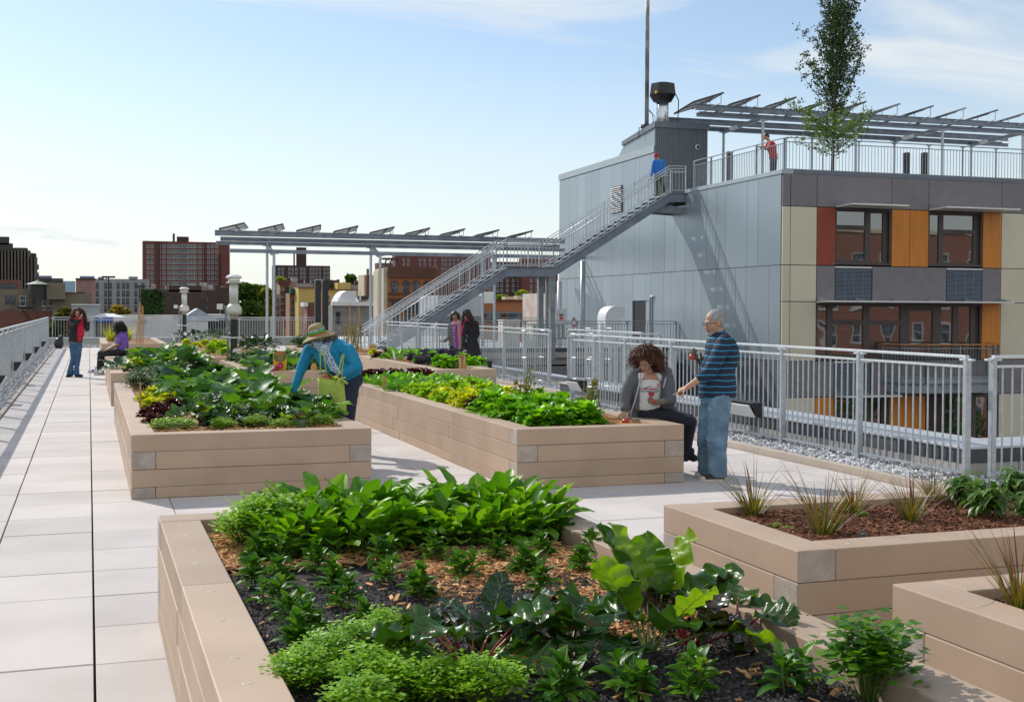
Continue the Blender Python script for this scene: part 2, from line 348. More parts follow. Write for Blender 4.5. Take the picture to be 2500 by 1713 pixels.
def planter(label, x0, y0, x1, y1, soil=.5, soilmat=SOIL, name='planter_box', seed=0, under=True, group='timber planters on the terrace'):
    root = empty(name, label, 'planter', (x0, y0, 0), group=group)
    w_, d_ = x1 - x0, y1 - y0
    A = (0, 1, 0, 1) if seed % 2 == 0 else (1, 0, 1, 0); B = tuple(1 - q for q in A)
    for k, (ln, f, pos, rz) in enumerate(((w_, A, (0, 0, 0), 0), (w_, A, (w_, d_, 0), pi), (d_, B, (0, d_, 0), -pi / 2), (d_, B, (w_, 0, 0), pi / 2))):
        o = wall_mesh(ln, f, seed=seed * 7 + k).build('timber_wall', [TIMBER, TIMBER_END, PLUG], root, bevel=.007)
        o.location = pos; o.rotation_euler = (0, 0, rz)
    b = MB(); nx, ny = max(4, int(w_ / .12)), max(4, int(d_ / .12)); rg = R(seed)
    P = [[(TH + (w_ - 2 * TH) * i / nx, TH + (d_ - 2 * TH) * j / ny, soil + .018 * mnoise.noise(V((i * .6 + seed, j * .6, 0)))) for j in range(ny + 1)] for i in range(nx + 1)]
    for i in range(nx):
        for j in range(ny): b.quad(P[i][j], P[i + 1][j], P[i + 1][j + 1], P[i][j + 1])
    b.build('soil', soilmat, root, smooth=True, fix=True)
    return root
def chips(root, mats, spots, n, soil, seed, L=(.02, .055), name='wood_mulch'):
    """scattered bark chips: spots = list of (x, y, radius) in world coordinates, or a rectangle (x0,y0,x1,y1)"""
    b = MB(); rg = R(seed); ox, oy = root.location.x, root.location.y
    for k in range(n):
        s = rg.choice(spots)
        if len(s) == 3:
            a, r = rg.uniform(0, 6.28), s[2] * sqrt(rg.random()); x, y = s[0] + r * cos(a), s[1] + r * sin(a)
        else: x, y = rg.uniform(s[0], s[2]), rg.uniform(s[1], s[3])
        l = rg.uniform(*L); w_ = l * rg.uniform(.12, .35); h = w_ * .45
        q = rg.uniform(0, 6.28); d = V((cos(q), sin(q), rg.uniform(-.35, .35))) * l / 2; c = V((x - ox, y - oy, soil + .02 * mnoise.noise(V((x * 3, y * 3, 1))) + rg.uniform(0, .016)))
        b.beam(c - d, c + d, w_, h, 0, (rg.uniform(-.6, .6), rg.uniform(-.6, .6), 1), rg.uniform(-1, 1))
    return stuff(b.build(name, mats, root))
GRAV = mat('black_crushed_stone', (.075, .066, .066), .9, (.045, .04, .04), 60., tint=.7)
def grit(root, rects, n, soil, seed, r=(.006, .015)):
    b = MB(); rg = R(seed); ox, oy = root.location.x, root.location.y
    for k in range(n):
        s = rg.choice(rects); x, y = rg.uniform(s[0], s[2]) - ox, rg.uniform(s[1], s[3]) - oy; q = rg.uniform(*r); z = soil + rg.uniform(0, .012) + .018 * mnoise.noise(V((x / .12 * .6 + 1, y / .12 * .6, 0)))
        a = rg.uniform(0, 6.28); i = len(b.v); t = rg.uniform(-1, 1)
        for j in range(3): b.v.append((x + q * cos(a + j * 2.1), y + q * sin(a + j * 2.1), z - q * .4))
        b.v.append((x + q * .2, y, z + q * rg.uniform(.2, .5)))
        for f in ((0, 1, 3), (1, 2, 3), (2, 0, 3)): b.f.append(tuple(i + u for u in f)); b.m.append(0); b.t.append(t)
    return stuff(b.build('soil_gravel', GRAV, root))
FP = planter('big foreground tan timber planter full of spinach, chard and parsley', .364, 2.3, 2.632, 7.10, .5, seed=20)
MULCHM = mat('packed_wood_mulch', (.33, .165, .06), .9, (.16, .075, .028), 26., bump=1., bscale=45.)
MULCHR = mat('packed_red_mulch', (.16, .065, .03), .9, (.07, .03, .016), 26., bump=1., bscale=45.)
chips(FP, CHIP, [(.62, 5.75, 1.55, 6.85), (1.35, 5.0, 2.38, 6.3), (1.5, 5.2, 2.38, 5.9), (1.9, 4.2, 2.4, 5.0), (.6, 5.9, .85, 6.85)], 8500, .508, 3)
chips(FP, CHIP, [(.6, 2.6, 2.4, 5.6)], 450, .512, 4)
grit(FP, [(.6, 2.6, 2.4, 5.5)], 20000, .506, 5, (.005, .012))
P2 = planter('long tan planter under the bending woman, crowded with chard, collards and lettuce', .364, 11.63, 2.612, 19.7, .545, MULCHM, seed=2)
chips(P2, CHIP, [(.6, 11.85, 2.4, 12.3), (2.2, 12.2, 2.4, 14)], 1200, .553, 6)
P3 = planter('long tan planter with the seated girl on its corner, green lettuces down its length', 3.932, 11.09, 5.745, 20.6, .545, MULCHM, seed=18)
chips(P3, CHIP, [(4.15, 11.3, 5.53, 13.2), (4.9, 11.3, 5.53, 12.6), (4.2, 13, 5.5, 20)], 3800, .553, 7)
P4 = planter('tan corner planter of reddish grass tufts on red bark mulch at the right', 3.268, 5.10, 7.2, 6.57, .535, MULCHR, seed=5)
chips(P4, CHIPR, [(3.49, 5.32, 5.6, 6.36)], 9500, .543, 8, (.015, .045))
P5 = planter('nearest right-hand tan planter, cut off by the bottom right of the view', 3.266, 2.4, 7.0, 4.365, .535, MULCHR, seed=7)
chips(P5, CHIPR, [(3.49, 3.3, 4.4, 4.15)], 2500, .543, 9, (.015, .045))
P6 = planter('tan planter the purple-shirted girl sits on, packed with collard leaves', .366, 22.65, 2.4, 30.3, .55, MULCHM, seed=4)
chips(P6, CHIP, [(.6, 22.9, 2.2, 23.6)], 350, .56, 10)
P7 = planter('far left tan planter with a bright yellow-green grass tuft', .37, 40.7, 2.4, 48, .55, MULCHM, seed=6)
P9 = planter('small tan planter of yellow-green lettuces behind the front vent pipe', 2.61, 28.95, 4.6, 33.75, .55, MULCHM, seed=8)
chips(P9, CHIP, [(2.9, 29.2, 4.3, 33)], 400, .56, 12)
P8 = planter('farther tan planter of dark collards and yellow lettuces by the small vent pipe', 2.61, 34.9, 4.6, 40.9, .55, MULCHM, seed=10)
P10 = planter('tan planter behind the bending woman with the yellow radish sign', 2.75, 22.57, 4.95, 27.6, .55, MULCHM, seed=12)
P11 = planter('tan planter of staked tomato plants near the foot of the steel stair', 5.7, 30.8, 7.75, 37.4, .55, MULCHM, seed=14)
chips(P11, CHIP, [(5.95, 31, 7.5, 37)], 1500, .56, 13, (.03, .08))
P12 = planter('tan planter of red cabbages and lettuces in front of the two standing women', 6.28, 22.3, 7.48, 29.5, .55, MULCHM, seed=16)
chips(P12, CHIP, [(6.5, 24, 6.9, 29)], 700, .56, 14)
# ================================================================== RAILINGS
def fence(label, pts, H=1.3, sub=.1, gap=.12, thick=.07, mt=None, rail=(.055, .028), bot=.12, name='steel_railing', z=0., zs=None, dens=True):
    """post positions pts (x, y); each bay hangs between two posts"""
    mt = mt or [GALV, GALVR]
    P = [V((p[0], p[1], z if zs is None else zs[i])) for i, p in enumerate(pts)]
    root = empty(name, label, 'railing', P[0])
    o = P[0]
    for i, p in enumerate(P):
        d = (P[min(i + 1, len(P) - 1)] - P[max(i - 1, 0)]); d.z = 0; d.normalize()
        q = p - o; b = MB(); b.beam(q + V((0, 0, -.04)), q + V((0, 0, H - .012)), thick, thick * .7, 0, up=d)
        b.beam(q - d * .09 + V((0, 0, H - .03)), q + d * .09 + V((0, 0, H - .03)), .05, .02, 1)
        b.build('post', mt, root, bevel=.003)
    for i in range(len(P) - 1):
        a, c = P[i] - o, P[i + 1] - o; u = (c - a).normalized(); L_ = (c - a).length
        b = MB(); h = V((0, 0, 1))
        s, e = a + u * thick * .36, c - u * thick * .36
        b.beam(s + h * (H - sub), e + h * (H - sub), .045, .024, 1); b.beam(s + h * bot, e + h * bot, .045, .022, 0)
        n = max(2, round(L_ / gap))
        for k in range(1, n):
            q = a + (c - a) * (k / n); b.tube([q + h * (bot + .011), q + h * (H - sub - .012)], .0095, 6, 0, cap=False)
        b.build('baluster_panel', mt, root, smooth=False)
    b = MB()
    for i in range(len(P) - 1): b.beam(P[i] - o + V((0, 0, H)), P[i + 1] - o + V((0, 0, H)), rail[0], rail[1], 0)
    b.build('handrail', GALVR if mt[0] is GALV else mt[1], root, bevel=.004)
    return root
fence('near right railing with square posts, running back from the corner beside the man', [(8.4, y) for y in (10.05, 11.86, 13.5, 15.15, 16.62, 18.3, 19.6, 20.65)])
fence('right railing that turns away along the near edge to the frame side', [(8.66, 9.98), (10.4, 9.98), (12.2, 9.98), (14, 9.98)])
fence('short railing stub behind the seated girl, starting at the step in the terrace', [(8.45, 20.72), (9.3, 20.72), (10.2, 20.72)])
fence('short side railing behind the curly-haired girl', [(10.3, 21.7), (10.25, 23.6), (10.2, 25.3)])
fence('right railing behind the two standing women', [(9.62, 25.0), (9.62, 26.6), (9.62, 28.1), (9.62, 30.2), (9.62, 32.1), (9.62, 34.2), (9.62, 36.3), (9.62, 38.4), (9.62, 40.4)])
fence('long left railing casting barred shadows on the pavers', [(-1.66, 3 + 1.7 * k) for k in range(32)])
fence('railing across the far end of the terrace', [(-1.5 + 2.0 * k, 56.4) for k in range(7)], thick=.05)
fence('railing across the edge of the equipment roof below the grey wall', [(11.0 + 2.05 * k, 41.75) for k in range(6)], mt=[GALV2, GALV2])
fence('dim railing at the back of the equipment roof', [(10.9 + 2.1 * k, 56.5) for k in range(6)], mt=[GALV2, GALV2], thick=.05)
# step lights fixed low on the railings
def wedge_light(label, p, ln, d, s=1., group=None):
    r = empty('step_light', label, 'light fixture', p, group=group)
    u = V(d).normalized(); n = V((u.y, -u.x, 0)) * s; h = V((0, 0, 1)); z = V((0, 0, 0))
    a = [z, n * .17 + h * 0, n * .05 - h * .2, z - h * .2]
    b = MB(); b.prism([q - u * ln / 2 for q in a], u * ln); b.build('housing', BLACK, r, bevel=.004)
    b = MB(); s0, e0 = n * .155 - h * .03, n * .062 - h * .185
    off = (n * .2 + h * -.12).normalized() * .012
    b.hexa([s0 + off - u * ln * .44, s0 + off + u * ln * .44, e0 + off + u * ln * .44, e0 + off - u * ln * .44] + [q for q in (s0 + off * 2.4 - u * ln * .44, s0 + off * 2.4 + u * ln * .44, e0 + off * 2.4 + u * ln * .44, e0 + off * 2.4 - u * ln * .44)])
    b.build('lens', mat('frosted_lens', (.75, .76, .76), .3, (.7, .7, .7), 3.), r, fix=True)
    return r
for k, (x, y) in enumerate(((22, 917), (62, 884), (90, 863), (108, 847), (121, 834))):
    p = G(x, y, .52)
    t_ = (p.y if k else 27.0)
    wedge_light('black wedge-shaped step light on the left railing, %s from the near end' % ORD[k], (-1.6, W(x, y, 1).y * 0 + G(x, y, .5).y, .52), .5, (0, 1, 0), 1., 'step lights on the left railing')
for (x, y, z, l), lb in zip(((1832, 1008, .55, .85), (1390, 938, .5, .6), (1165, 873, .45, .7)), ('long black step light with white lens on the railing beside the man', 'black step light on the railing behind the tall green lettuces', 'black step light on the railing behind the dark-coated woman')):
    yy = {1832: 14.3, 1390: 20.1, 1165: 29.2}[x]; xx = 8.33 if x > 1200 else 9.55
    wedge_light(lb, (xx, yy, z), l, (0, 1, 0), -1., 'step lights on the right railings')
# outdoor socket box on the near right railing
r = empty('outlet_box', 'grey weatherproof outlet box with conduits on the near right railing', 'outlet box', (9.62, 9.9, .42))
b = MB(); b.box(-.09, -.06, -.02, .09, .0, .16); b.build('back_box', mat('grey_pvc', (.5, .53, .56), .5, (.46, .49, .52), 5.), r, bevel=.006)
b = MB(); b.box(.0, -.12, -.02, .17, -.062, .15); b.build('cover', gmat('clear_cover', (.25, .26, .27), .1), r, bevel=.008)
for q in (0, .09):
    b = MB(); b.tube([(q - .03, -.04, -.02), (q - .035, -.04, -.12), (q - .06, -.03, -.22), (q - .06, -.02, -.44)], .022, 8); b.build('conduit', MATS['grey_pvc'], r, smooth=True)
# dark bag at the far corner
b = MB(); b.ball((0, 0, .2), (.2, .22, .26), 12, 8); b.ball((.08, .02, .42), (.1, .1, .14), 8, 6)
tag(b.build('plastic_bag', mat('black_plastic', (.02, .02, .022), .35, bump=.6, bscale=9.), smooth=True, loc=(-1.2, 54.5, 0)), 'black bag slumped in the far left corner of the railings', 'bag')
# ================================================================== NEIGHBOUR BUILDING (frame: u along the coloured front, v back along the metal side)
BANG = -.0342; BC = V((21.068, 34.015, 0))
bu = V((cos(BANG), sin(BANG), 0)); bv = V((-sin(BANG), cos(BANG), 0))
BLD = empty('apartment_building', 'modern building with grey metal side wall and orange, red and beige front panels', 'building', BC, BANG)
def part(name, b, m, parent=None, bevel=0., smooth=False, kind=None, fix=False):
    o = b.build(name, m, parent or BLD, bevel=bevel, smooth=smooth, fix=fix)
    if kind: o['kind'] = kind
    return o
STEEL = mat('blue_grey_metal_panel', (.30, .36, .40), .34, (.275, .33, .37), .5, metal=.35, tint=.07)
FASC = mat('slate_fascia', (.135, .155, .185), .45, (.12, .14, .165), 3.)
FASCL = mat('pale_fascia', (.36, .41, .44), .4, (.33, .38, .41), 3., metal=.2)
GREYP = mat('charcoal_fibre_panel', (.20, .185, .195), .75, (.18, .165, .175), 3., tint=.06)
BEIGE = mat('beige_panel', (.62, .565, .43), .6, (.595, .54, .41), 1.5, tint=.04)
ORANGE = mat('orange_wood_panel', (.62, .215, .014), .45, (.52, .17, .01), 1.2, stretch=(9, 9, .7))
RED = mat('rust_red_panel', (.29, .046, .018), .5, (.25, .038, .016), 3.)
MAROON = mat('dark_maroon_panel', (.045, .014, .012), .5)
BRONZE = mat('bronze_window_frame', (.075, .06, .055), .5, (.065, .052, .048), 3.)
GLASS = gmat('wavy_window_glass', (.02, .024, .022), .03, .1, .8)
LOUV = mat('blue_grey_louvre', (.2, .25, .31), .4, (.18, .22, .28), 3., metal=.3)
SHADEM = mat('pale_sunshade', (.74, .73, .70), .5, (.7, .69, .66), 3.)
HT = 6.14
# core volume
b = MB()
b.box(.06, .2, -20, 30, 21.3, -4.3); b.box(.06, .2, -4.3, 30, 21.3, 5.9)
part('core', b, mat('dark_backing', (.02, .02, .022), .9))
# metal side wall: seams at uneven spacings, panels separated by thin dark gaps
def metal(zl, zh, ts, seed):
    b = MB(); rg = R(seed)
    for i in range(len(ts) - 1): b.box(0, ts[i] + .008, zl + .012, .055, ts[i + 1] - .008, zh - .012, 0, rg.uniform(-1, 1))
    return b
up = [.04, 1.55, 2.3, 3.85, 4.6, 5.37, 7.15]; lo = [.04, .78, 2.35, 3.1, 3.85, 4.6, 5.75, 6.45, 7.15]
part('metal_wall', metal(3.21, HT, up, 1), STEEL)
up2 = [7.15, 8.0, 9.0, 10.05, 11.55, 12.0, 13.33, 14.55, 16.1, 17.0, 17.8, 18.9, 20.0, 21.42]
part('metal_wall', metal(3.21, 5.72, up2[:4], 2), STEEL)
part('metal_wall', metal(3.21, 8.02, up2[3:], 3), STEEL)
lo2 = [7.15, 8.4, 9.1, 10.3, 10.82, 12.2, 13.3, 14.6, 15.6, 16.4, 17.2, 18.0, 19.1, 20.2, 21.42]
part('metal_wall', metal(.1, 3.21, lo, 4), STEEL)
part('metal_wall', metal(2.1, 3.21, lo2[3:6], 5), STEEL)
part('metal_wall', metal(-.3, 3.21, lo2[:4], 6), STEEL); part('metal_wall', metal(-.3, 3.21, lo2[5:], 7), STEEL); part('metal_wall', metal(-.3, 2.1, [10.3, 10.82], 9), STEEL)
part('metal_wall', metal(-12, .1, [.04, 1.6, 3.1, 4.6, 6.0, 7.15], 8), mat('shadow_toned_metal_panel', (.1, .105, .12), .5, (.09, .095, .11), 1., tint=.05))  # shadow lying on the lower wall is put into this darker panel colour
b = MB(); b.box(.001, .03, 3.185, .03, 21.42, 3.235); part('joint_strip', b, DARKGAP)
# roof edges
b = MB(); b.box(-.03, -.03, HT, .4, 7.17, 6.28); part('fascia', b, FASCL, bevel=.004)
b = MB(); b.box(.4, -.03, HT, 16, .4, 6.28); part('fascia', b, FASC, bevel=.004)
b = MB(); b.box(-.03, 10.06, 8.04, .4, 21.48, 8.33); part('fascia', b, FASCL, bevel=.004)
b = MB(); b.box(.41, .41, 5.95, 30, 21.3, 5.99); part('roof_deck', b, ROOFM)
b = MB(); b.box(.06, 10.1, 5.99, 2.2, 21.4, 8.05); part('upper_block', b, STEEL)
# stair bulkhead with ribbed front
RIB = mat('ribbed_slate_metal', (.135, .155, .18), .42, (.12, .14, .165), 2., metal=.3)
b = MB()
k = 0
x = -.0
while x < 2.3:
    b.box(x + .002, 10.0, 6.0, x + .062, 10.045, 9.04); b.box(x + .062, 10.022, 6.0, x + .098, 10.045, 9.04); x += .097
part('ribbed_wall', b, RIB)
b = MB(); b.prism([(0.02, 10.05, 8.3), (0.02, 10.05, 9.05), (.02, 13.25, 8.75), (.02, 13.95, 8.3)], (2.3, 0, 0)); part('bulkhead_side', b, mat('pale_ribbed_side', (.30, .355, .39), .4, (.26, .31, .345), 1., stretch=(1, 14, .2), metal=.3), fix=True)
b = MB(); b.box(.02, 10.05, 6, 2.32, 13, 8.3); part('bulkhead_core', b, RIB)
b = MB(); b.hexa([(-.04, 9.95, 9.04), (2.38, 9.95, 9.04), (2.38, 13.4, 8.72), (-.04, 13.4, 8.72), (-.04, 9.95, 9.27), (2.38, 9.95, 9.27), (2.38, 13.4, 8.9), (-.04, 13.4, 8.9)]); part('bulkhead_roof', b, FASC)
b = MB(); b.box(-.05, 9.96, 9.05, -.041, 13.4, 9.2)
# front face panels: rows of (z0, z1, [(x0, x1, material)])
b0 = MB(); MM = [GREYP, BEIGE, ORANGE, RED, MAROON, mat('panel_rivet', (.4, .4, .42), .4, metal=.5)]
rg = R(11)
def pan(x0, x1, z0, z1, m, riv=True):
    b0.box(x0 + .012, -.05, z0 + .012, x1 - .012, 0., z1 - .012, m, rg.uniform(-1, 1))
    if riv and m != 1:
        nx = max(1, round((x1 - x0) / .75)); nz = 2 if z1 - z0 < 1.3 else 3
        for i in range(nx + 1):
            for j in range(nz + 1):
                q = x0 + .06 + (x1 - x0 - .12) * i / nx; zz = z0 + .08 + (z1 - z0 - .16) * j / nz
                b0.box(q - .012, -.054, zz - .012, q + .012, -.049, zz + .012, 5)
def row(z0, z1, items):
    for x0, x1, m in items: pan(x0, x1, z0, z1, m)
P_ = 12.2
def bay(o):
    row(5.105, HT, [(o, o + .295, 0), (o + .295, o + 1.262, 0), (o + 1.262, o + 4.08, 0), (o + 4.08, o + 5.52, 0), (o + 5.52, o + 8.45, 0), (o + 8.45, o + 10.5, 0), (o + 10.5, o + P_, 0)])
    row(3.21, 5.105, [(o, o + .295, 1), (o + .295, o + 1.262, 1), (o + 1.262, o + 1.955, 3), (o + 4.08, o + 4.79, 2), (o + 4.79, o + 5.52, 2), (o + 7.69, o + 8.45, 2), (o + 8.45, o + 9.9, 1), (o + 9.9, o + P_, 1)])
    row(2.03, 3.21, [(o, o + .295, 1), (o + .295, o + 1.262, 1), (o + 1.262, o + 1.955, 0), (o + 3.36, o + 6.25, 0), (o + 7.69, o + 8.45, 0), (o + 8.45, o + 9.9, 1), (o + 9.9, o + P_, 1)])
    row(.1, 2.03, [(o, o + .295, 1), (o + .295, o + 1.262, 1), (o + 7.69, o + 8.45, 2), (o + 8.45, o + 9.9, 1), (o + 9.9, o + P_, 1)])
    row(-1.08, .1, [(o, o + 1.955, 0), (o + 3.36, o + 6.2, 0), (o + 6.2, o + 9.9, 0), (o + 9.9, o + P_, 0)])
    row(-3.0, -1.08, [(o, o + 1.255, 1), (o + 1.255, o + 1.955, 2), (o + 4.07, o + 5.48, 2), (o + 5.48, o + 6.2, 4), (o + 8.42, o + 9.9, 1), (o + 9.9, o + P_, 1)])
    row(-4.2, -3.0, [(o, o + 4.0, 0), (o + 4.0, o + P_, 0)])
bay(0)
part('front_panels', b0, MM)
b = MB(); b.box(0.02, -.02, -12, 14, .02, -4.2); part('lower_front', b, BEIGE)
def window(x0, x1, z0, z1, panes, handle=None, sill=True):
    """deep bronze frame with recessed glass; panes = (x0, x1, z0, z1)"""
    b = MB(); D = .16
    b.box(x0, -.03, z0, x0 + .05, D, z1); b.box(x1 - .05, -.03, z0, x1, D, z1); b.box(x0 + .05, -.03, z1 - .06, x1 - .05, D, z1); b.box(x0 + .05, -.03, z0, x1 - .05, D, z0 + .06)
    # frame plate with pane openings: build as bars between panes
    xsx = sorted(set([x0 + .05, x1 - .05] + [p[0] for p in panes] + [p[1] for p in panes])); zsz = sorted(set([z0 + .06, z1 - .06] + [p[2] for p in panes] + [p[3] for p in panes]))
    for i in range(len(xsx) - 1):
        for j in range(len(zsz) - 1):
            cx, cz = (xsx[i] + xsx[i + 1]) / 2, (zsz[j] + zsz[j + 1]) / 2
            if not any(p[0] < cx < p[1] and p[2] < cz < p[3] for p in panes): b.box(xsx[i], .08, zsz[j], xsx[i + 1], D, zsz[j + 1])
    f = part('window', b, BRONZE)
    for p in panes:
        g = MB(); g.box(p[0] + .001, .12, p[2] + .001, p[1] - .001, .14, p[3] - .001); part('pane', g, GLASS, f)
    if handle:
        g = MB(); g.box(handle[0], .06, handle[1], handle[0] + .4, .078, handle[1] + .025); part('handle', g, BLACK, f)
    return f
window(1.965, 4.07, 3.25, 5.09, [(2.02, 3.16, 4.55, 5.0), (2.02, 3.15, 3.42, 4.4), (3.36, 3.84, 3.35, 4.97)], (2.35, 4.46))
window(5.53, 7.68, 3.25, 5.09, [(5.58, 6.02, 3.35, 4.97), (6.2, 7.42, 4.5, 4.98), (6.2, 7.4, 3.38, 4.36)], (6.6, 4.42))
window(1.28, 7.68, .12, 1.99, [(1.34, 1.75, .3, 1.9), (1.96, 3.12, 1.45, 1.9), (1.96, 3.12, .3, 1.27), (3.36, 4.55, 1.42, 1.88), (3.36, 4.55, .3, 1.27), (4.9, 5.82, .3, 1.74), (6.15, 6.62, .3, 1.9), (6.84, 7.34, .3, 1.9)], (2.3, 1.34))
window(1.965, 4.06, -2.96, -1.1, [(2.05, 3.15, -1.6, -1.2), (2.05, 3.15, -2.85, -1.72), (3.36, 3.85, -2.85, -1.2)])
window(6.22, 8.41, -2.96, -1.1, [(6.35, 7.35, -1.6, -1.2), (6.35, 7.35, -2.85, -1.72), (7.6, 8.1, -2.85, -1.2)])
def louvre(x0, x1, z0, z1):
    b = MB(); b.box(x0, .0, z0, x1, .04, z1, 1)
    z = z0 + .02
    while z < z1 - .04:
        b.hexa([(x0 + .015, -.045, z), (x1 - .015, -.045, z), (x1 - .015, -.005, z + .022), (x0 + .015, -.005, z + .022), (x0 + .015, -.045, z + .014), (x1 - .015, -.045, z + .014), (x1 - .015, -.005, z + .036), (x0 + .015, -.005, z + .036)]); z += .043
    for k in range(1, 4):
        q = x0 + (x1 - x0) * k / 4; b.box(q - .008, -.055, z0, q + .008, -.046, z1, 0)
    b.box(x0, -.06, z1 - .025, x1, .0, z1 + .02, 2)
    part('louvre', b, [LOUV, DARKGAP, SHADEM])
louvre(1.96, 3.35, 2.07, 3.17); louvre(6.255, 7.685, 2.07, 3.17); louvre(1.96, 3.35, -1.04, .06)
def shade(x0, x1, z, dep=.62, nb=3):
    b = MB(); b.hexa([(x0, -.05, z - .02), (x1, -.05, z - .02), (x1, -dep, z), (x0, -dep, z), (x0, -.05, z + .015), (x1, -.05, z + .015), (x1, -dep, z + .045), (x0, -dep, z + .045)], 0)
    for k in range(nb):
        q = x0 + .03 + (x1 - x0 - .1) * k / (nb - 1); b.prism([(q, -.05, z + .016), (q, -.05, z + .17), (q, -dep + .05, z + .05)], (.03, 0, 0), 1)
    part('sunshade', b, [SHADEM, MATS['galvanised_steel']], fix=True)
shade(1.96, 4.08, 5.13, 1.0); shade(5.53, 8.44, 5.13, 1.0); shade(1.265, 8.44, 2.02, .75, 6); shade(1.965, 4.08, -1.06, .75)
# plant room door, pipe and wall vent on the metal side
dr = MB(); dr.box(.3, 10.86, -.25, .34, 11.78, 2.0); d_ = part('door', dr, mat('pale_grey_door', (.42, .47, .53), .4, (.4, .45, .5), 3.), bevel=.004)
b = MB(); b.box(.056, 10.82, -.3, .36, 10.86, 2.1); b.box(.056, 12.16, -.3, .36, 12.2, 2.1); b.box(.056, 10.86, 2.0, .36, 12.16, 2.1); b.box(.3, 11.78, -.3, .36, 12.16, 2.0); part('door_recess', b, mat('dark_recess', (.05, .055, .06), .7))
b = MB(); b.box(.27, 11.66, .85, .30, 11.72, 1.05); part('handle', b, GALVR, d_)
b = MB(); b.tube([(-.06, 10.25, -.3), (-.06, 10.25, 2.15), (-.06, 10.2, 2.25), (-.06, 10.05, 2.27), (.05, 9.95, 2.27)], .045, 8); part('wall_pipe', b, GALV, smooth=True)
b = MB(); b.box(-.03, 13.35, 5.9, .0, 14.55, 7.05, 1)
z = 5.94
while z < 7.0: b.hexa([(-.09, 13.38, z), (-.031, 13.38, z + .03), (-.031, 14.52, z + .03), (-.09, 14.52, z), (-.09, 13.38, z + .025), (-.031, 13.38, z + .055), (-.031, 14.52, z + .055), (-.09, 14.52, z + .025)], 0); z += .085
part('wall_vent', b, [WHITE, DARKGAP])
# security camera on the bulkhead
b = MB(); b.lathe([(.1, 0), (.1, .06)], (0, 0, 0), 16); b.ball((0, 0, .08), .075, 12, 8, 1)
o = part('dome_camera', b, [WHITE, mat('smoked_dome', (.05, .05, .055), .15)], smooth=True); o.rotation_euler = (pi / 2, 0, 0); o.location = (1.86, 10.0, 8.32)
# balcony
BAL = part('balcony', MB(), GALV2) if False else None
b = MB(); plan = [(3.78, 0), (3.95, -.75), (4.55, -1.25), (7.15, -1.25), (7.75, -.75), (7.9, 0)]
b.prism([(x, y - .055, -.62) for x, y in plan], (0, 0, .17)); b.prism([(x * .97 + .17, y * .93 - .055, -.93) for x, y in plan], (0, 0, .29))
BAL = part('balcony', b, GALV2, fix=True)
b = MB(); b2 = MB()
for k in range(len(plan) - 1):
    p, q = V(plan[k] + (0,)), V(plan[k + 1] + (0,)); n = max(2, round((q - p).length / .115))
    for j in range(n + 1):
        c = p.lerp(q, j / n)
        if j in (0, n): b.beam(c + V((0, -.06, -.62)), c + V((0, -.06, .62)), .06, .03)
        else: b.tube([c + V((0, -.06, -.4)), c + V((0, -.06, .52))], .009, 5, 0, cap=False)
    if (q - p).length > 1.5:
        for f in (.5,): c = p.lerp(q, f); b.beam(c + V((0, -.06, -.85)), c + V((0, -.06, .62)), .06, .04)
    for z in (-.41, .53): b.beam(p + V((0, -.06, z)), q + V((0, -.06, z)), .03, .03)
    b2.beam(p + V((0, -.06, .65)) - (q - p).normalized() * .05, q + V((0, -.06, .65)) + (q - p).normalized() * .05, .1, .04)
part('balusters', b, GALV2, BAL); part('wooden_rail', b2, mat('oiled_wood_rail', (.48, .22, .07), .5, (.38, .16, .05), 8.), BAL)
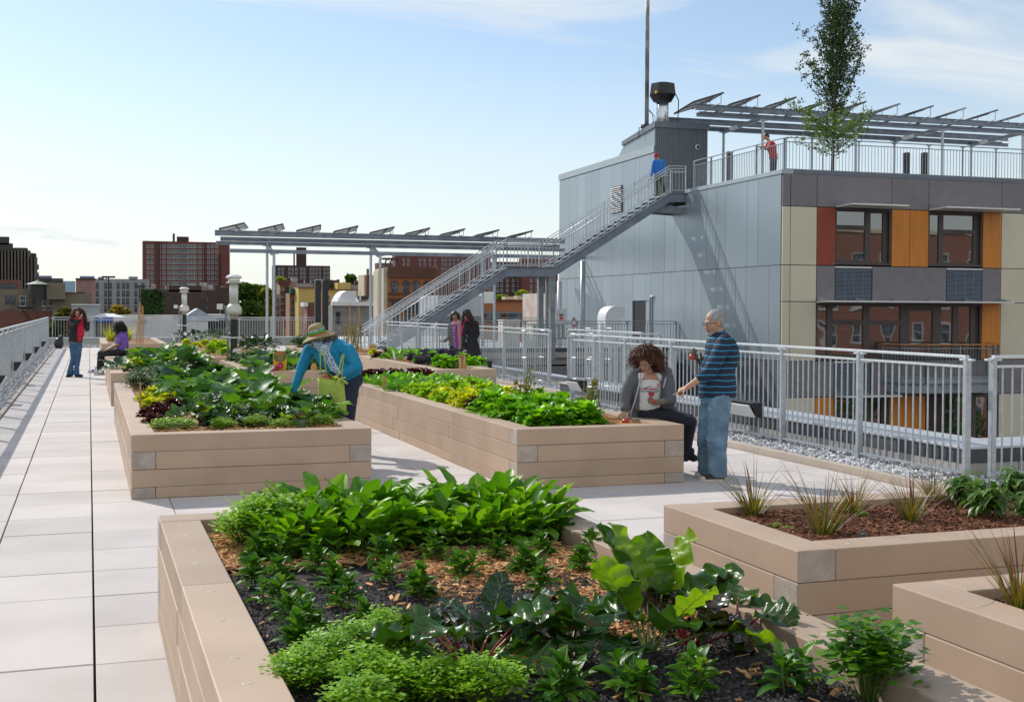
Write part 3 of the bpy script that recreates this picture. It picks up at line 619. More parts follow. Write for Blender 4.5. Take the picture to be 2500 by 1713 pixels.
# ------------------------------------------------------------------ on the roof
def BW(s, t, z): return BC + bu * s + bv * t + V((0, 0, z))
def bpts(l): return [tuple(BW(s, t, 0)[:2]) for s, t in l]
f1 = fence('railing along the roof edge above the coloured front', bpts([(.33 + 1.36 * k, .33) for k in range(10)]), H=1.08, z=6.28, thick=.05, sub=.14, rail=(.05, .03), mt=[GALV2, GALV2], bot=.06)
f2 = fence('railing along the roof edge above the grey metal wall, the red-shirted man leaning on it', bpts([(.33, .45), (.33, 2.3), (.33, 4.1), (.33, 5.7), (.33, 7.1)]), H=1.08, z=6.28, thick=.06, sub=.17, rail=(.05, .03), mt=[GALV2, GALV2], bot=.06)
def canopy(name, label, O, du, L_, D_, posts, zs=(5.08, 4.84, 4.61, 4.46), postbase=0., low=None):
    r = empty(name, label, 'solar canopy', O, atan2(du.y, du.x))
    b = MB()   # local: x along the canopy, y back
    for y0 in ((0.,) if low else (0., D_)):
        zt = zs[0] - (.0 if y0 == 0 else .0)
        b.box(0, y0 - .06, zs[1], L_, y0 - .05, zs[0]); b.box(0, y0 - .12, zs[0] - .02, L_, y0 + .01, zs[0]); b.box(0, y0 - .12, zs[1], L_, y0 + .01, zs[1] + .02)
        b.box(.25, y0 + .1, zs[2] + .02, L_ - .2, y0 + .12, zs[1] - .03); b.box(.25, y0 + .04, zs[2] + .06, L_ - .2, y0 + .18, zs[2] + .075)
        b.box(0.05, y0 - .06, zs[3], L_, y0 - .05, zs[2]); b.box(0.05, y0 - .12, zs[2] - .02, L_, y0 + .01, zs[2]); b.box(0.05, y0 - .12, zs[3], L_, y0 + .01, zs[3] + .02)
    b.build('main_beam', mat('weathered_beam', (.24, .27, .31), .45, (.15, .18, .235), 2., metal=.35, lo=.3, hi=.7, wear=(1.5, .6, (.4, .43, .46))), r)
    b = MB()
    if low: b.box(.45, -D_ - .1, low[1], L_ + 4, -D_, low[0]); b.build('main_beam', MATS['weathered_beam'], r)
    for x in posts:
        b = MB(); b.hexa([(x - .06, .0, zs[3] + .02), (x + .06, .0, zs[3] + .02), (x + .06, (-D_ if low else D_) - .0, (low[1] if low else zs[3]) - .08), (x - .06, (-D_ if low else D_), (low[1] if low else zs[3]) - .08), (x - .06, .0, zs[3] + .15), (x + .06, .0, zs[3] + .15), (x + .06, (-D_ if low else D_), (low[0] if low else zs[3] + .12) - .03), (x - .06, (-D_ if low else D_), (low[0] if low else zs[3] + .12) - .03)])
        b.build('cross_beam', GALV2, r)
    for px in posts:
        for y0 in (-.02, (-D_ if low else D_) - .02):
            zt = zs[3] if y0 > -.1 or not low else low[1]; x_ = px + (.08 if low and y0 < -.1 else 0)
            b = MB(); b.tube([(x_, y0, postbase), (x_, y0, zt - .03)], .06, 10); b.box(x_ - .18, y0 - .1, zt - .03, x_ + .18, y0 + .1, zt - .001)
            b.build('post', GALV, r, smooth=False)
    return r
PVM = mat('dark_solar_cell', (.012, .013, .02), .15, (.01, .011, .017), 3.); PVB = mat('white_backsheet', (.7, .72, .74), .5); PVF = mat('black_panel_frame', (.012, .012, .014), .4)
def panels(r, n, pitch, first, zb, az, ln, wd, tilt, y0):
    """tilted panel rows on a canopy; each row is one part with a white underside"""
    b = MB(); ax = V((sin(az), cos(az), 0)); wx = V((cos(az) * cos(tilt), -sin(az) * cos(tilt), sin(tilt))); nz = ax.cross(wx); nz = nz if nz.z > 0 else -nz
    def slab(p, a, c, t, m): b.hexa([p, p + a, p + a + c, p + c, p + t, p + a + t, p + a + c + t, p + c + t], m)
    nrow = 2
    for k in range(nrow):
        p = ax * (ln * k / nrow + .01); a = wx * wd; c = ax * (ln / nrow - .02)
        slab(p + nz * .0, a, c, nz * .028, 1); slab(p + nz * .03, a, c, nz * .012, 0)
        for q, (aa, cc) in ((p, (a, ax * .035)), (p + c - ax * .035, (a, ax * .035)), (p + ax * .035, (wx * .035, c - ax * .07)), (p + a - wx * .035 + ax * .035, (wx * .035, c - ax * .07))): slab(q - nz * .02, aa, cc, nz * .065, 2)
        slab(p + wx * wd * .62 - nz * .045, wx * .05, c, nz * .024, 2)
        h = (p + a).z
        b.tube([p + a * .93 + ax * .1 - nz * .01, p + a * .93 + ax * .1 + V((0, 0, -h * .93))], .016, 5, 3); b.beam(p + a * .93 + ax * .1 + V((0, 0, -h * .93)), p + a * .6 + ax * .1 + V((0, 0, -h * .95)), .03, .03, 3)
    me = b.mesh('solar_panel', [PVM, PVB, PVF, GALV])
    for k in range(n):
        o = bpy.data.objects.new('solar_panel', me); col.objects.link(o); o.parent = r; o.location = (first + pitch * k, y0, zb)
LC = canopy('solar_canopy', 'low canopy of tilted solar panels on steel posts beyond the far railing', V((5.12, 53.5, 0)), V((1, 0, 0)), 16.2, 1.5, [W(x, 700, 53.5).x - 5.12 for x in (652, 905, 1178)], low=(4.22, 4.06))
panels(LC, 9, 1.66, .16, 5.12, radians(10), 3.2, 1.12, radians(14), -.1)
HC = canopy('solar_canopy', 'tall canopy of tilted solar panels standing on the roof beside the tree', BW(1.2, 8.9, 0), bu, 17.6, 3.4, (3.0, 7.3, 11.5, 15.6), zs=(9.85, 9.62, 9.5, 9.36), postbase=5.99)
panels(HC, 10, 1.62, -.1, 9.90, radians(10) , 3.0, 1.3, radians(18), -.1)
b = MB(); b.box(0, 0, 0, .24, .24, 2.4)
pst = tag(b.build('square_post', mat('black_steel', (.014, .014, .015), .4), bevel=.01), 'square black steel post, left one of the pair behind the bending woman', 'post', 'black steel posts'); pst.location = W(770, 700, 50) * 1; pst.location.z = .0; pst.scale = (1, 1, 1.21)
q = W(788, 700, 50); dup(pst, (q.x, 50, 0), label='square black steel post, right one of the pair behind the bending woman'); 
for x, y0, lb in ((1785, 369, 'short black post on the roof left of the red-shirted man'), (2217, 372, 'black post on the roof just right of the tree, left of two'), (2261, 372, 'black post on the roof right of the tree, right of two')):
    p = W(x, y0, 39 if x < 2000 else 37.5); dup(pst, (p.x - .1, p.y, 5.99), scale=(.75, .75, (p.z - 5.99) / 2.4), label=lb)
# stack with black cap, mast
p = BW(.72, 10.9, 0)
r = empty('chimney_stack', 'shiny steel flue with a faceted black cap on the stair bulkhead roof', 'chimney', (p.x, p.y, 9.0))
b = MB(); b.lathe([(.25, 0), (.25, 1.35)], n=20); b.lathe([(.256, .5), (.256, .54)], n=20); b.build('flue', mat('bright_steel', (.7, .72, .74), .25, (.6, .62, .64), 3., metal=.9), r, smooth=True)
b = MB(); b.lathe([(.28, 1.2), (.4, 1.24), (.56, 1.5), (.5, 1.95), (.18, 2.02), (.0, 2.04)], n=8); b.box(-.47, -.36, 1.5, -.40, -.26, 1.6, 1); b.build('cap', [mat('black_cap', (.010, .010, .011), .4), mat('yellow_label', (.75, .5, .02), .5)], r)
b = MB(); b.tube([(.52, -.1, 1.6), (.68, -.1, 1.3), (.66, -.1, .7), (.62, -.1, .2)], .02, 6); b.build('cable', BLACK, r, smooth=True)
p = BW(.2, 11.3, 0)
r = empty('antenna_mast', 'tall thin weathered mast standing on the stair bulkhead', 'mast', (p.x, p.y, 9.0))
b = MB(); b.tube([(0, 0, .2), (0, 0, 7.5)], .085, 10); b.build('pole', mat('weathered_zinc', (.36, .35, .34), .5, (.18, .17, .165), 3., metal=.3, stretch=(1, 1, .4), lo=.45, hi=.55), r, smooth=True)
b = MB(); b.lathe([(.05, 0), (.26, .22), (.24, .32), (.1, .36)], n=10); b.tube([(.12, 0, .25), (.3, 0, .5), (.25, 0, .8), (.1, 0, .95)], .015, 5); b.tube([(-.2, 0, .2), (-.34, 0, .2), (-.36, 0, -.25)], .018, 5); b.tube([(.15, 0, .3), (.4, 0, .3), (.36, 0, .7), (.09, 0, .9)], .012, 5); b.build('base', BLACK, r)
# ------------------------------------------------------------------ steel stair
ST = empty('steel_staircase', 'galvanised steel stair climbing over the equipment roof to the upper roof', 'staircase', BW(0, 7.15, 0), BANG)
W_ = 1.35; LOW = (-12.25, 0.0); ML = (-7.05, 3.26); MR = (-5.27, 3.27); TP = (-.68, 6.13); TR = (0.0, 6.15)
b = MB()
def slope(b, p, q, y, h=.34, t=.05):
    d = V((q[0] - p[0], 0, q[1] - p[1])).normalized(); n = V((-d.z, 0, d.x))
    a0, a1 = V((p[0], y, p[1])), V((q[0], y, q[1]))
    b.hexa([a0 + V((0, -t / 2, -h)), a1 + V((0, -t / 2, -h)), a1 + V((0, t / 2, -h)), a0 + V((0, t / 2, -h)), a0 + V((0, -t / 2, 0)), a1 + V((0, -t / 2, 0)), a1 + V((0, t / 2, 0)), a0 + V((0, t / 2, 0))])
    for dz in (0, -h + .02): b.hexa([a0 + V((0, -t * 1.6, dz - .02)), a1 + V((0, -t * 1.6, dz - .02)), a1 + V((0, -t / 2, dz - .02)), a0 + V((0, -t / 2, dz - .02)), a0 + V((0, -t * 1.6, dz)), a1 + V((0, -t * 1.6, dz)), a1 + V((0, -t / 2, dz)), a0 + V((0, -t / 2, dz))])
for y in (0, W_):
    s = MB()
    for p, q in ((LOW, ML), (ML, MR), (MR, TP), (TP, TR)): slope(s, p, q, y)
    s.build('stringer', MATS['weathered_beam'], ST)
b = MB()
for (p, q) in ((LOW, ML), (MR, TP)):
    n = 18 if p is LOW else 16
    for k in range(n):
        f = (k + .5) / n; x = p[0] + (q[0] - p[0]) * f; z = p[1] + (q[1] - p[1]) * f; b.box(x - .14, .03, z - .035, x + .15, W_ - .03, z + .0)
    b.build('treads', GALV, ST); b = MB()
b = MB(); b.box(ML[0], .03, 3.2, MR[0], W_ - .03, 3.25); b.box(TP[0], .03, 6.08, TR[0] + .0, W_ - .03, 6.12); b.box(0.0, .0, 5.9, .05, 2.8, 6.1); b.build('landing', GALV2, ST)
def stairrail(y, segs, h=1.02):
    b = MB(); hr = MB()
    for (p, q) in segs:
        a0, a1 = V((p[0], y, p[1])), V((q[0], y, q[1])); U = V((0, 0, 1))
        n = max(2, round(abs(q[0] - p[0]) / .14))
        for k in range(n + 1):
            c = a0.lerp(a1, k / n)
            if k % 9 == 0 or k == n: b.beam(c + U * -.2, c + U * h, .045, .03, 0, (1, 0, 0))
            else: b.tube([c + U * .1, c + U * (h - .1)], .009, 5, 0, cap=False)
        for z in (h, h - .1, .1): b.beam(a0 + U * z, a1 + U * z, .045, .028)
        hr.tube([a0 + V((0, .07, .8)), a1 + V((0, .07, .8))], .022, 8)
    b.build('stair_railing', GALV, ST); hr.build('grab_rail', GALVR, ST, smooth=True)
stairrail(0, ((LOW, ML), (ML, MR), (MR, TP), (TP, TR))); stairrail(W_, ((LOW, ML), (ML, MR), (MR, TP), (TP, TR)))
b = MB(); hr = V((0, 0, 1))
b = MB(); b.tube([(LOW[0] + .9, -.02, 1.02 + .55), (LOW[0] - .15, -.02, .9)], .025, 8); b.build('grab_rail', GALVR, ST, smooth=True)
for (x, y) in ((-5.3, .05), (-5.05, 1.2), (-5.35, 1.25)):
    b = MB(); b.beam((x, y, -.1), (x - .0, y, 2.95), .2, .18, 0, (0, 1, 0)); b.build('support_post', GALV2, ST)
for p_, q_ in (((-1.2, .2, 5.55), (0.0, .2, 5.5)), ((-1.2, 1.15, 5.55), (0, 1.15, 5.5)), ((-4.0, .1, 3.9), (-4, 1.25, 3.9))): b = MB(); b.beam(p_, q_, .1, .25); b.build('bracket', GALV2, ST)
# lone posts by the wall foot
for x, Y, zt, lb in ((1423, 43.2, 3.6, 'tall galvanised post standing in front of the grey wall'), (1366, 46.5, 2.9, 'pale galvanised riser post at the far corner of the grey wall')):
    p = W(x, 700, Y); b = MB(); b.tube([(0, 0, -.1), (0, 0, zt)], .1, 12)
    tag(b.build('steel_post', GALV, loc=(p.x, Y, 0), smooth=True), lb, 'post')
# ------------------------------------------------------------------ roof equipment
p = W(1500, 830, 44.6)
r = empty('air_duct', 'white curved ventilation duct against the grey wall', 'duct', (p.x, 44.6, -.02))
b = MB(); prof = [(-.58, 0)]; 
for k in range(9): a = pi - pi / 2 * k / 8; prof.append((-.12 + .46 * cos(a), 1.4 + .5 * sin(a)))
prof += [(.26, 1.9), (.26, 1.42), (.1, 1.42), (.1, 0)]
b.prism([(x, -.42, z) for x, z in prof], (0, .84, 0)); b.build('duct_body', mat('white_duct', (.72, .73, .76), .45, (.68, .69, .72), 2.), r, bevel=.02, fix=True)
for x0, x1, yt, yb, Y, c, lb in ((1228, 1270, 782, 874, 45, (.62, .60, .55), 'tall cream equipment cabinet behind the railings under the stair'), (1300, 1333, 791, 870, 44, (.60, .62, .52), 'pale greenish equipment cabinet with a red switch beside the stair post')):
    a, e = W(x0, yt, Y), W(x1, yt, Y)
    r = empty('equipment_cabinet', lb, 'cabinet', (a.x, Y, -.02)); ww = e.x - a.x; hh = a.z
    b = MB(); b.box(0, 0, .12, ww, .6, hh); b.box(-.03, -.03, hh, ww + .03, .63, hh + .04); b.build('casing', mat('cab_%d' % x0, c, .5, tuple(q * .92 for q in c), 2.), r, bevel=.01)
    b = MB(); b.box(.05, -.012, .2, ww / 2 - .01, .0, hh - .06); b.box(ww / 2 + .01, -.012, .2, ww - .05, 0, hh - .06); b.box(0.05, .05, 0, .15, .55, .12, 1); b.box(ww - .15, .05, 0, ww - .05, .55, .12, 1); b.box(ww * .6, -.03, hh - .3, ww * .72, -.012, hh - .2, 2); b.box(ww * .3, -.03, .3, ww * .42, -.012, .55, 3 if x0 > 1290 else 0)
    b.build('door', [mat('cabd_%d' % x0, tuple(q * .9 for q in c), .5), BLACK, mat('red_switch', (.5, .03, .03), .5), mat('yellow_valve', (.75, .5, .03), .5)], r)
p = W(1370, 800, 45.6); p0 = W(1357, 752, 45.6); p1 = W(1384, 792, 45.6)
r = empty('inverter_box', 'grey electrical box with black display and red logo by the grey wall', 'electrical box', (p0.x, 45.6, -.02)); ww, h0, h1 = p1.x - p0.x, p1.z, p0.z
b = MB(); b.box(0, 0, h0, ww, .25, h1); b.build('casing', mat('inverter_grey', (.55, .57, .59), .45), r, bevel=.012)
b = MB(); b.box(ww * .33, -.012, h0 + (h1 - h0) * .58, ww * .67, -.001, h0 + (h1 - h0) * .66); b.build('display', BLACK, r)
b = MB(); x, z, s = ww * .36, h0 + (h1 - h0) * .32, ww * .13
for i in range(2):
    for j in range(2): b.box(x + i * s * 1.1, -.01, z + j * s * 1.1, x + i * s * 1.1 + s, -.001, z + j * s * 1.1 + s)
b.build('logo', mat('logo_red', (.6, .05, .04), .5), r)
b = MB(); b.box(-.1, .0, .55, 1.0, .3, .62); [b.box(q, .1, 0, q + .06, .2, .55) for q in (0, .85)]; b.box(.1, .06, .62, .2, .2, h0); b.box(.3, .06, .62, .4, .2, h0); b.build('stand', GALV2, r)
p = W(1402, 775, 45.6)
r = empty('gas_meter', 'small gauge manifold with a pink-rimmed meter beside the electrical box', 'meter', (p.x, 45.6, 0))
b = MB(); b.box(-.1, 0, 1.05, .1, .1, 1.35, 0); b.box(-.08, -.02, 1.12, .05, 0, 1.28, 1); b.box(-.1, -.02, 1.03, .08, 0, 1.1, 2); b.ball((0, .05, 1.38), (.06, .05, .05), 8, 6, 2); b.build('meter_head', [mat('meter_grey', (.3, .3, .32), .5), WHITE, mat('meter_pink', (.5, .08, .15), .5)], r)
b = MB(); b.tube([(-.3, .05, .62), (-.3, .05, .95), (-.05, .05, .95), (.12, .05, .85), (.12, .05, .62)], .03, 6); b.tube([(0, .05, .62), (0, .05, 1.05)], .025, 6); b.ball((-.1, .05, .8), .06, 6, 5); b.ball((.05, .05, .78), .06, 6, 5); b.tube([(-.45, .05, 1.2), (-.1, .05, 1.2)], .02, 6); b.build('pipework', mat('dull_brass', (.3, .26, .18), .4, metal=.6), r)
# ================================================================== CITY BEYOND
WFR = mat('white_window_frame', (.62, .62, .6), .5); WGL = mat('far_window_glass', (.035, .042, .055), .35, (.12, .14, .17), .9, spec=.4, lo=.45, hi=.6)
WFD = mat('dark_window_frame', (.06, .055, .05), .5)
F = 1.
def bldg(name, label, x0, x1, yt, Y, dep, m, zb=-20., cat='building', group=None, side=None, parapet=.5, Xs=None):
    """block whose front stands at distance Y and spans photo columns x0..x1 up to row yt"""
    xm = (x0 + x1) / 2; a, e = W(x0, yt, Y).x, W(x1, yt, Y).x; zt = W(xm, yt, Y).z
    dep = min(dep * F, 9.); parapet *= min(F, 2)
    r = empty(name, label, cat, (a, Y, 0), group=group)
    b = MB(); w_ = e - a; b.box(0, 0, zb, w_, dep, zt - parapet * .5)
    b.box(0, 0, zt - parapet * .5, w_, .35, zt); b.box(0, dep - .35, zt - parapet * .5, w_, dep, zt); b.box(0, .35, zt - parapet * .5, .35, dep - .35, zt); b.box(w_ - .35, .35, zt - parapet * .5, w_, dep - .35, zt)
    b.build('wall', [m], r)
    r['w'] = w_; r['zt'] = zt
    return r
def winmesh(w_, h, fr=WFR, sill=True, split=True, f=.1):
    b = MB(); b.box(0, -.06, 0, w_, .0, f, 0); b.box(0, -.06, h - f, w_, 0, h, 0); b.box(0, -.06, f, f, 0, h - f, 0); b.box(w_ - f, -.06, f, w_, 0, h - f, 0)
    if split: b.box(f, -.05, h * .5 - f * .4, w_ - f, 0, h * .5 + f * .4, 0)
    b.box(f, -.02, f, w_ - f, .0, h - f, 1)
    if sill: b.box(-.1, -.12, -.12, w_ + .1, 0, -.001, 0)
    return b.mesh('window', [fr, WGL])
def windows(r, me, pts, side=None, limit=96):
    """window parts at local (x, z) on the front, or (y, z) on the left side"""
    for k, (x, z) in enumerate(pts[:limit]):
        o = bpy.data.objects.new('window', me); col.objects.link(o); o.parent = r
        if side == 'L': o.rotation_euler = (0, 0, -pi / 2); o.location = (0, x, z)
        elif side == 'R': o.rotation_euler = (0, 0, pi / 2); o.location = (r['w'], x, z)
        else: o.location = (x, 0, z)
    if len(pts) > limit:
        vs, fs, mi = [], [], []
        for x, z in pts[limit:]:
            i = len(vs); vs += [(v.co.x + x, v.co.y, v.co.z + z) for v in me.vertices]
            for p in me.polygons: fs.append(tuple(i + q for q in p.vertices)); mi.append(p.material_index)
        m2 = bpy.data.meshes.new('windows'); m2.from_pydata(vs, [], fs); [m2.materials.append(q) for q in me.materials]; m2.polygons.foreach_set('material_index', mi)
        o = bpy.data.objects.new('windows', m2); col.objects.link(o); o.parent = r; o['kind'] = 'stuff'
def grid(xs, zs): return [(x, z) for z in zs for x in xs]
def px_win(r, Y, xs, ys, h=None):
    """photo columns/rows of window lower-left corners -> local points"""
    return [(W(x, y, Y).x - r.location.x, W(x, y, Y).z) for y in ys for x in xs]
def extra(r, name, m, bx, bevel=0.):
    b = MB(); b.box(*bx); return b.build(name, m, r)
def pbox(r, name, m, x0, x1, y0, y1, Y, d0=0., d1=2.):
    """a further block of building r given by photo columns and rows, d0..d1 behind its front"""
    d0 = max(-7., min(d0 * F, 7.)); d1 = min(d1 * F, 9.)
    a, e = W(x0, y1, Y + d0), W(x1, y0, Y + d0); ox, oy = r.location.x, r.location.y
    b = MB(); b.box(a.x - ox, d0, a.z, e.x - ox, d1, e.z); return b.build(name, m, r)
BRK = brick('red_tower_brick', (.17, .055, .042), (.14, .046, .037), (.15, .07, .06), .6); BRKD = brick('dark_tower_brick', (.075, .036, .036), (.06, .03, .03), (.07, .04, .04), .6)
BRN = mat('brown_brick_wall', (.085, .055, .045), .9, (.065, .043, .036), .35, wear=(.12, .5, (.11, .08, .07))); TAN = mat('stained_tan_wall', (.215, .18, .13), .9, (.17, .14, .10), .25, wear=(.3, .5, (.12, .10, .075)))
GRYW = mat('grey_painted_wall', (.33, .33, .335), .9, (.27, .27, .275), .3, wear=(.5, .5, (.2, .2, .2))); PINK = mat('faded_pink_wall', (.36, .20, .19), .9, (.29, .16, .155), .4, wear=(.5, .4, (.42, .3, .28)))
YEL = mat('mustard_yellow_wall', (.58, .41, .13), .85, (.53, .37, .115), .3); CRM = mat('cream_stucco_side', (.62, .53, .38), .85, (.55, .46, .33), .4)
ORB = brick('orange_brick', (.36, .145, .05), (.29, .11, .04), (.3, .17, .09), 1.6); DKB = mat('dark_brown_cornice', (.13, .055, .035), .85, (.09, .04, .028), 1.)
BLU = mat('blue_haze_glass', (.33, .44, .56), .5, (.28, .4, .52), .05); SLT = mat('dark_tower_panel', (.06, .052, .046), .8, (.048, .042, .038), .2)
REDB = brick('low_red_brick', (.2, .075, .05), (.16, .06, .042), (.16, .09, .07), 1.5); WHTP = mat('peeling_white_paint', (.66, .65, .63), .9, (.6, .58, .56), .5, wear=(.55, .95, (.2, .13, .11)))
# --- red tower with many windows
Y = 650.; F = 2.167; r = bldg('tower_block', 'tall red brick tower with white-framed windows, tallest on the left skyline', 349, 561, 590, Y, 40, BRK)
w_ = r['w']
b = MB(); b.prism([(w_ * .16, -.1, -20), (w_ * .30, 2.5, -20), (w_ * .30, 4, -20), (w_ * .16, 4, -20)], (0, 0, 1)); 
pbox(r, 'rooftop_box', BRKD, 432, 461, 578, 591, Y, 5, 14); pbox(r, 'chimney', BRKD, 422, 427, 570, 591, Y, 6, 8); pbox(r, 'step', BRK, 541, 561.2, 618, 760, Y, -3, .0)
b = MB(); 
for x in (388, 500): q = W(x, 600, Y).x - r.location.x; b.box(q - .4, -.8, -20, q + .4, 0, r['zt'] - .5)
b.build('pier', BRKD, r)
me = winmesh(1.35, 1.75); pts = []
for i in range(9): pts += px_win(r, Y, (358, 368, 386, 397, 409, 418, 425.5, 434, 440, 446, 452, 459, 467, 474, 485, 496, 506, 516, 526), (604.5 + 13.0 * i,))
pts = [p for k, p in enumerate(pts)]
R(2).shuffle(pts); windows(r, me, pts)
# --- dark tower behind the canopy posts
Y = 900.; F = 2.727; r = bldg('tower_block', 'dark brown tower with a thick central chimney seen under the low solar canopy', 668, 806, 648, Y, 30, BRKD)
pbox(r, 'chimney', BRKD, 724, 748, 604, 650, Y, 6, 12); pbox(r, 'flue', BRKD, 717, 720, 616, 650, Y, 6, 7)
me = winmesh(1.5, 1.9); windows(r, me, px_win(r, Y, (679, 688, 704, 712, 721, 733, 741, 756, 763, 771, 779, 790, 798), (659, 668.5, 678, 687)))
# --- housing slabs behind the stair
Y = 800.; F = 2.581; r = bldg('tower_block', 'long red brick housing slab rising behind the lower stair flight', 965, 1198, 625, Y, 18, BRK)
me = winmesh(1.5, 1.9); windows(r, me, px_win(r, Y, (983, 994, 1023, 1034, 1047, 1060, 1078, 1086, 1096, 1106, 1116, 1126, 1142, 1153, 1168, 1184), (637, 648, 659, 670, 681, 692)))
Y = 850.; F = 2.429; r = bldg('tower_block', 'lower wing of the red brick housing left of the arched building roof', 922, 968, 642, Y, 18, BRK); windows(r, me, px_win(r, Y, (928, 936, 946, 956), (652, 662)))
Y = 720.; F = 2.483; r = bldg('tower_block', 'dark red brick housing block framed under the stair landing', 1203, 1362, 640, Y, 18, BRKD)
pbox(r, 'wall', BRK, 1274, 1362, 632, 800, Y, -2.5, 0)
windows(r, me, px_win(r, Y, (1212, 1222, 1236, 1250, 1262), (652, 664, 676, 688, 700, 712))); windows(r, me, [(x, z) for x, z in px_win(r, Y - 6.3, (1282, 1294, 1308, 1322, 1336, 1350), (646, 660, 674, 688, 702, 714))])
for k in r.children:
    if k.name.startswith('window') and k.location.x > r['w'] * .45: k.location.y = -6.22
# --- far left dark tower in steps
Y = 480.; F = 2.824; r = bldg('tower_block', 'dark ribbed concrete tower stepping down at the left edge', -60, 66, 604, Y, 20, SLT)
pbox(r, 'upper_step', SLT, -60, 31, 594, 606, Y, 3, 18); pbox(r, 'upper_step', SLT, -60, 22, 578, 596, Y, 5, 16); pbox(r, 'lower_step', SLT, 66, 87, 618, 760, Y, .5, 20); pbox(r, 'lower_step', SLT, 40, 66, 605, 620, Y, -.5, 0)
b = MB(); rg = R(4)
for x in range(-8, 86, 8):
    q = W(x, 640, Y).x - r.location.x; top = W(x, 612 if x < 66 else 628, Y).z; b.box(q, -2.2, -20, q + 1.6, 0, top)
b.build('concrete_rib', mat('rib_concrete', (.13, .11, .095), .85, (.10, .085, .075), .2), r)
b = MB()
for x in (12, 20, 45, 52, 61, 77):
    q = W(x, 640, Y).x - r.location.x
    for j in range(int((W(60, 612 if x < 66 else 630, Y).z + 8) / 2.9)): b.box(q, -1.5, -8 + j * 2.9, q + 2.6, -1.42, -8 + j * 2.9 + 1.9)
o = b.build('windows', WGL, r); o['kind'] = 'stuff'
# --- left middle ground
Y = 300.; F = 2.500; r = bldg('brick_building', 'low red brick building at the left edge under the dark tower', -40, 47, 683, Y, 10, REDB)
windows(r, winmesh(.7, 1.4, WFD), px_win(r, Y, (2, 8, 14, 20, 26, 32), (707,)))
Y = 430.; F = 3.071; r = bldg('brick_building', 'brown brick building with a dark opening right of the dark tower', 86, 153, 679, Y, 12, BRN)
pbox(r, 'opening', BLACK, 103, 121, 684, 711, Y, -.1, .0); windows(r, winmesh(.8, 1.3, WFD), px_win(r, Y, (128, 134, 141, 147), (690, 702, 712)))
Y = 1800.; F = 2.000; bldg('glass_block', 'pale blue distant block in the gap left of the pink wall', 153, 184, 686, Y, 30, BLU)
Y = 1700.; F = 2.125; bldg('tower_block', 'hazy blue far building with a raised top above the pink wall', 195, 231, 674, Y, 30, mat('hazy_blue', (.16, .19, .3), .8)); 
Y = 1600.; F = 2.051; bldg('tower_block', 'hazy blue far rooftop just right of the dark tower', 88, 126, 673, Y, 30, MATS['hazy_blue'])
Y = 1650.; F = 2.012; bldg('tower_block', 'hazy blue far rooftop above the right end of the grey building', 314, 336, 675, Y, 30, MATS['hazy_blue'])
Y = 330.; F = 2.640; r = bldg('brick_building', 'faded pink rendered wall between the tan block and the grey building', 185, 233, 681, Y, 12, PINK); pbox(r, 'coping', BRN, 184, 234, 679.5, 681.5, Y, -.2, .5)
Y = 430.; F = 3.644; r = bldg('apartment_house', 'pale grey painted house with dark sash windows on the left skyline', 232, 364, 681, Y, 14, GRYW); 
pbox(r, 'parapet_step', GRYW, 240, 254, 676, 683, Y, 0, 3); pbox(r, 'parapet_step', GRYW, 316, 332, 675, 683, Y, 0, 3); pbox(r, 'parapet_step', GRYW, 258, 262, 677, 683, Y, 2, 3)
me = winmesh(.95, 1.9, WFD); windows(r, me, px_win(r, Y, (234, 254.5, 266, 285, 298, 308, 328, 345), (704, 723, 742, 760)))
Y = 255.; F = 2.684; r = bldg('apartment_house', 'stained tan block with fire escape and white sash windows at far left', -50, 129, 706, Y, 16, TAN)
pbox(r, 'parapet_step', TAN, 57, 104, 704, 707, Y, 0, 2); pbox(r, 'brick_base', REDB, -50, 128, 759, 830, Y, -.15, 0)
me = winmesh(1.15, 2.0, WFR); windows(r, me, px_win(r, Y, (48, 104, 114), (747, 781))); me = winmesh(.9, 1.6, WFD); windows(r, me, px_win(r, Y, (12, 26, 78), (741, 775)))
b = MB(); a = W(43, 742, Y); e = W(87, 742, Y); ox = r.location.x
b.box(a.x - ox, -1.1, a.z - .6, e.x - ox, -.05, a.z - .5); b.beam((a.x - ox, -1.1, a.z + .35), (e.x - ox, -1.1, a.z + .35), .06, .06)
for k in range(15): x = a.x - ox + (e.x - a.x) * k / 14; b.beam((x, -1.1, a.z - .5), (x, -1.1, a.z + .35), .03, .03)
b.beam((a.x - ox + .8, -.6, a.z - .6), (e.x - ox - .5, -.6, a.z - 4.2), .5, .12); b.build('fire_escape', BLACK, r)
Y = 254.; F = 2.702; r = bldg('apartment_house', 'blank tan wall right of the fire-escape block', 127, 224, 714, Y, 14, TAN); pbox(r, 'parapet_step', TAN, 188, 207, 709, 716, Y, 0, 3); pbox(r, 'tile_coping', mat('terracotta_coping', (.3, .15, .1), .8), 127, 188, 713, 714.5, Y, -.1, .5)
p = W(92, 709, 252); r = empty('water_tank', 'small rooftop tank with a pale conical cap on the tan block', 'water tank', (p.x, 252, 0))
b = MB(); zz = W(92, 705, 252).z; z0 = W(92, 694, 252).z; z1 = W(92, 686, 252).z; b.lathe([(1.6, zz - 2), (1.6, z0)], n=14); b.build('tank', BLACK, r); b = MB(); b.lathe([(2.2, z0), (1.3, z0 + .3), (.3, z1), (.2, z1 + .3)], n=14); b.build('cap', mat('verdigris_cap', (.36, .38, .3), .6, (.2, .24, .18), 3.), r)
b = MB(); b.box(1.6, -.5, zz - 2, 5, 3, z0 + .3); b.build('shed', TAN, r)
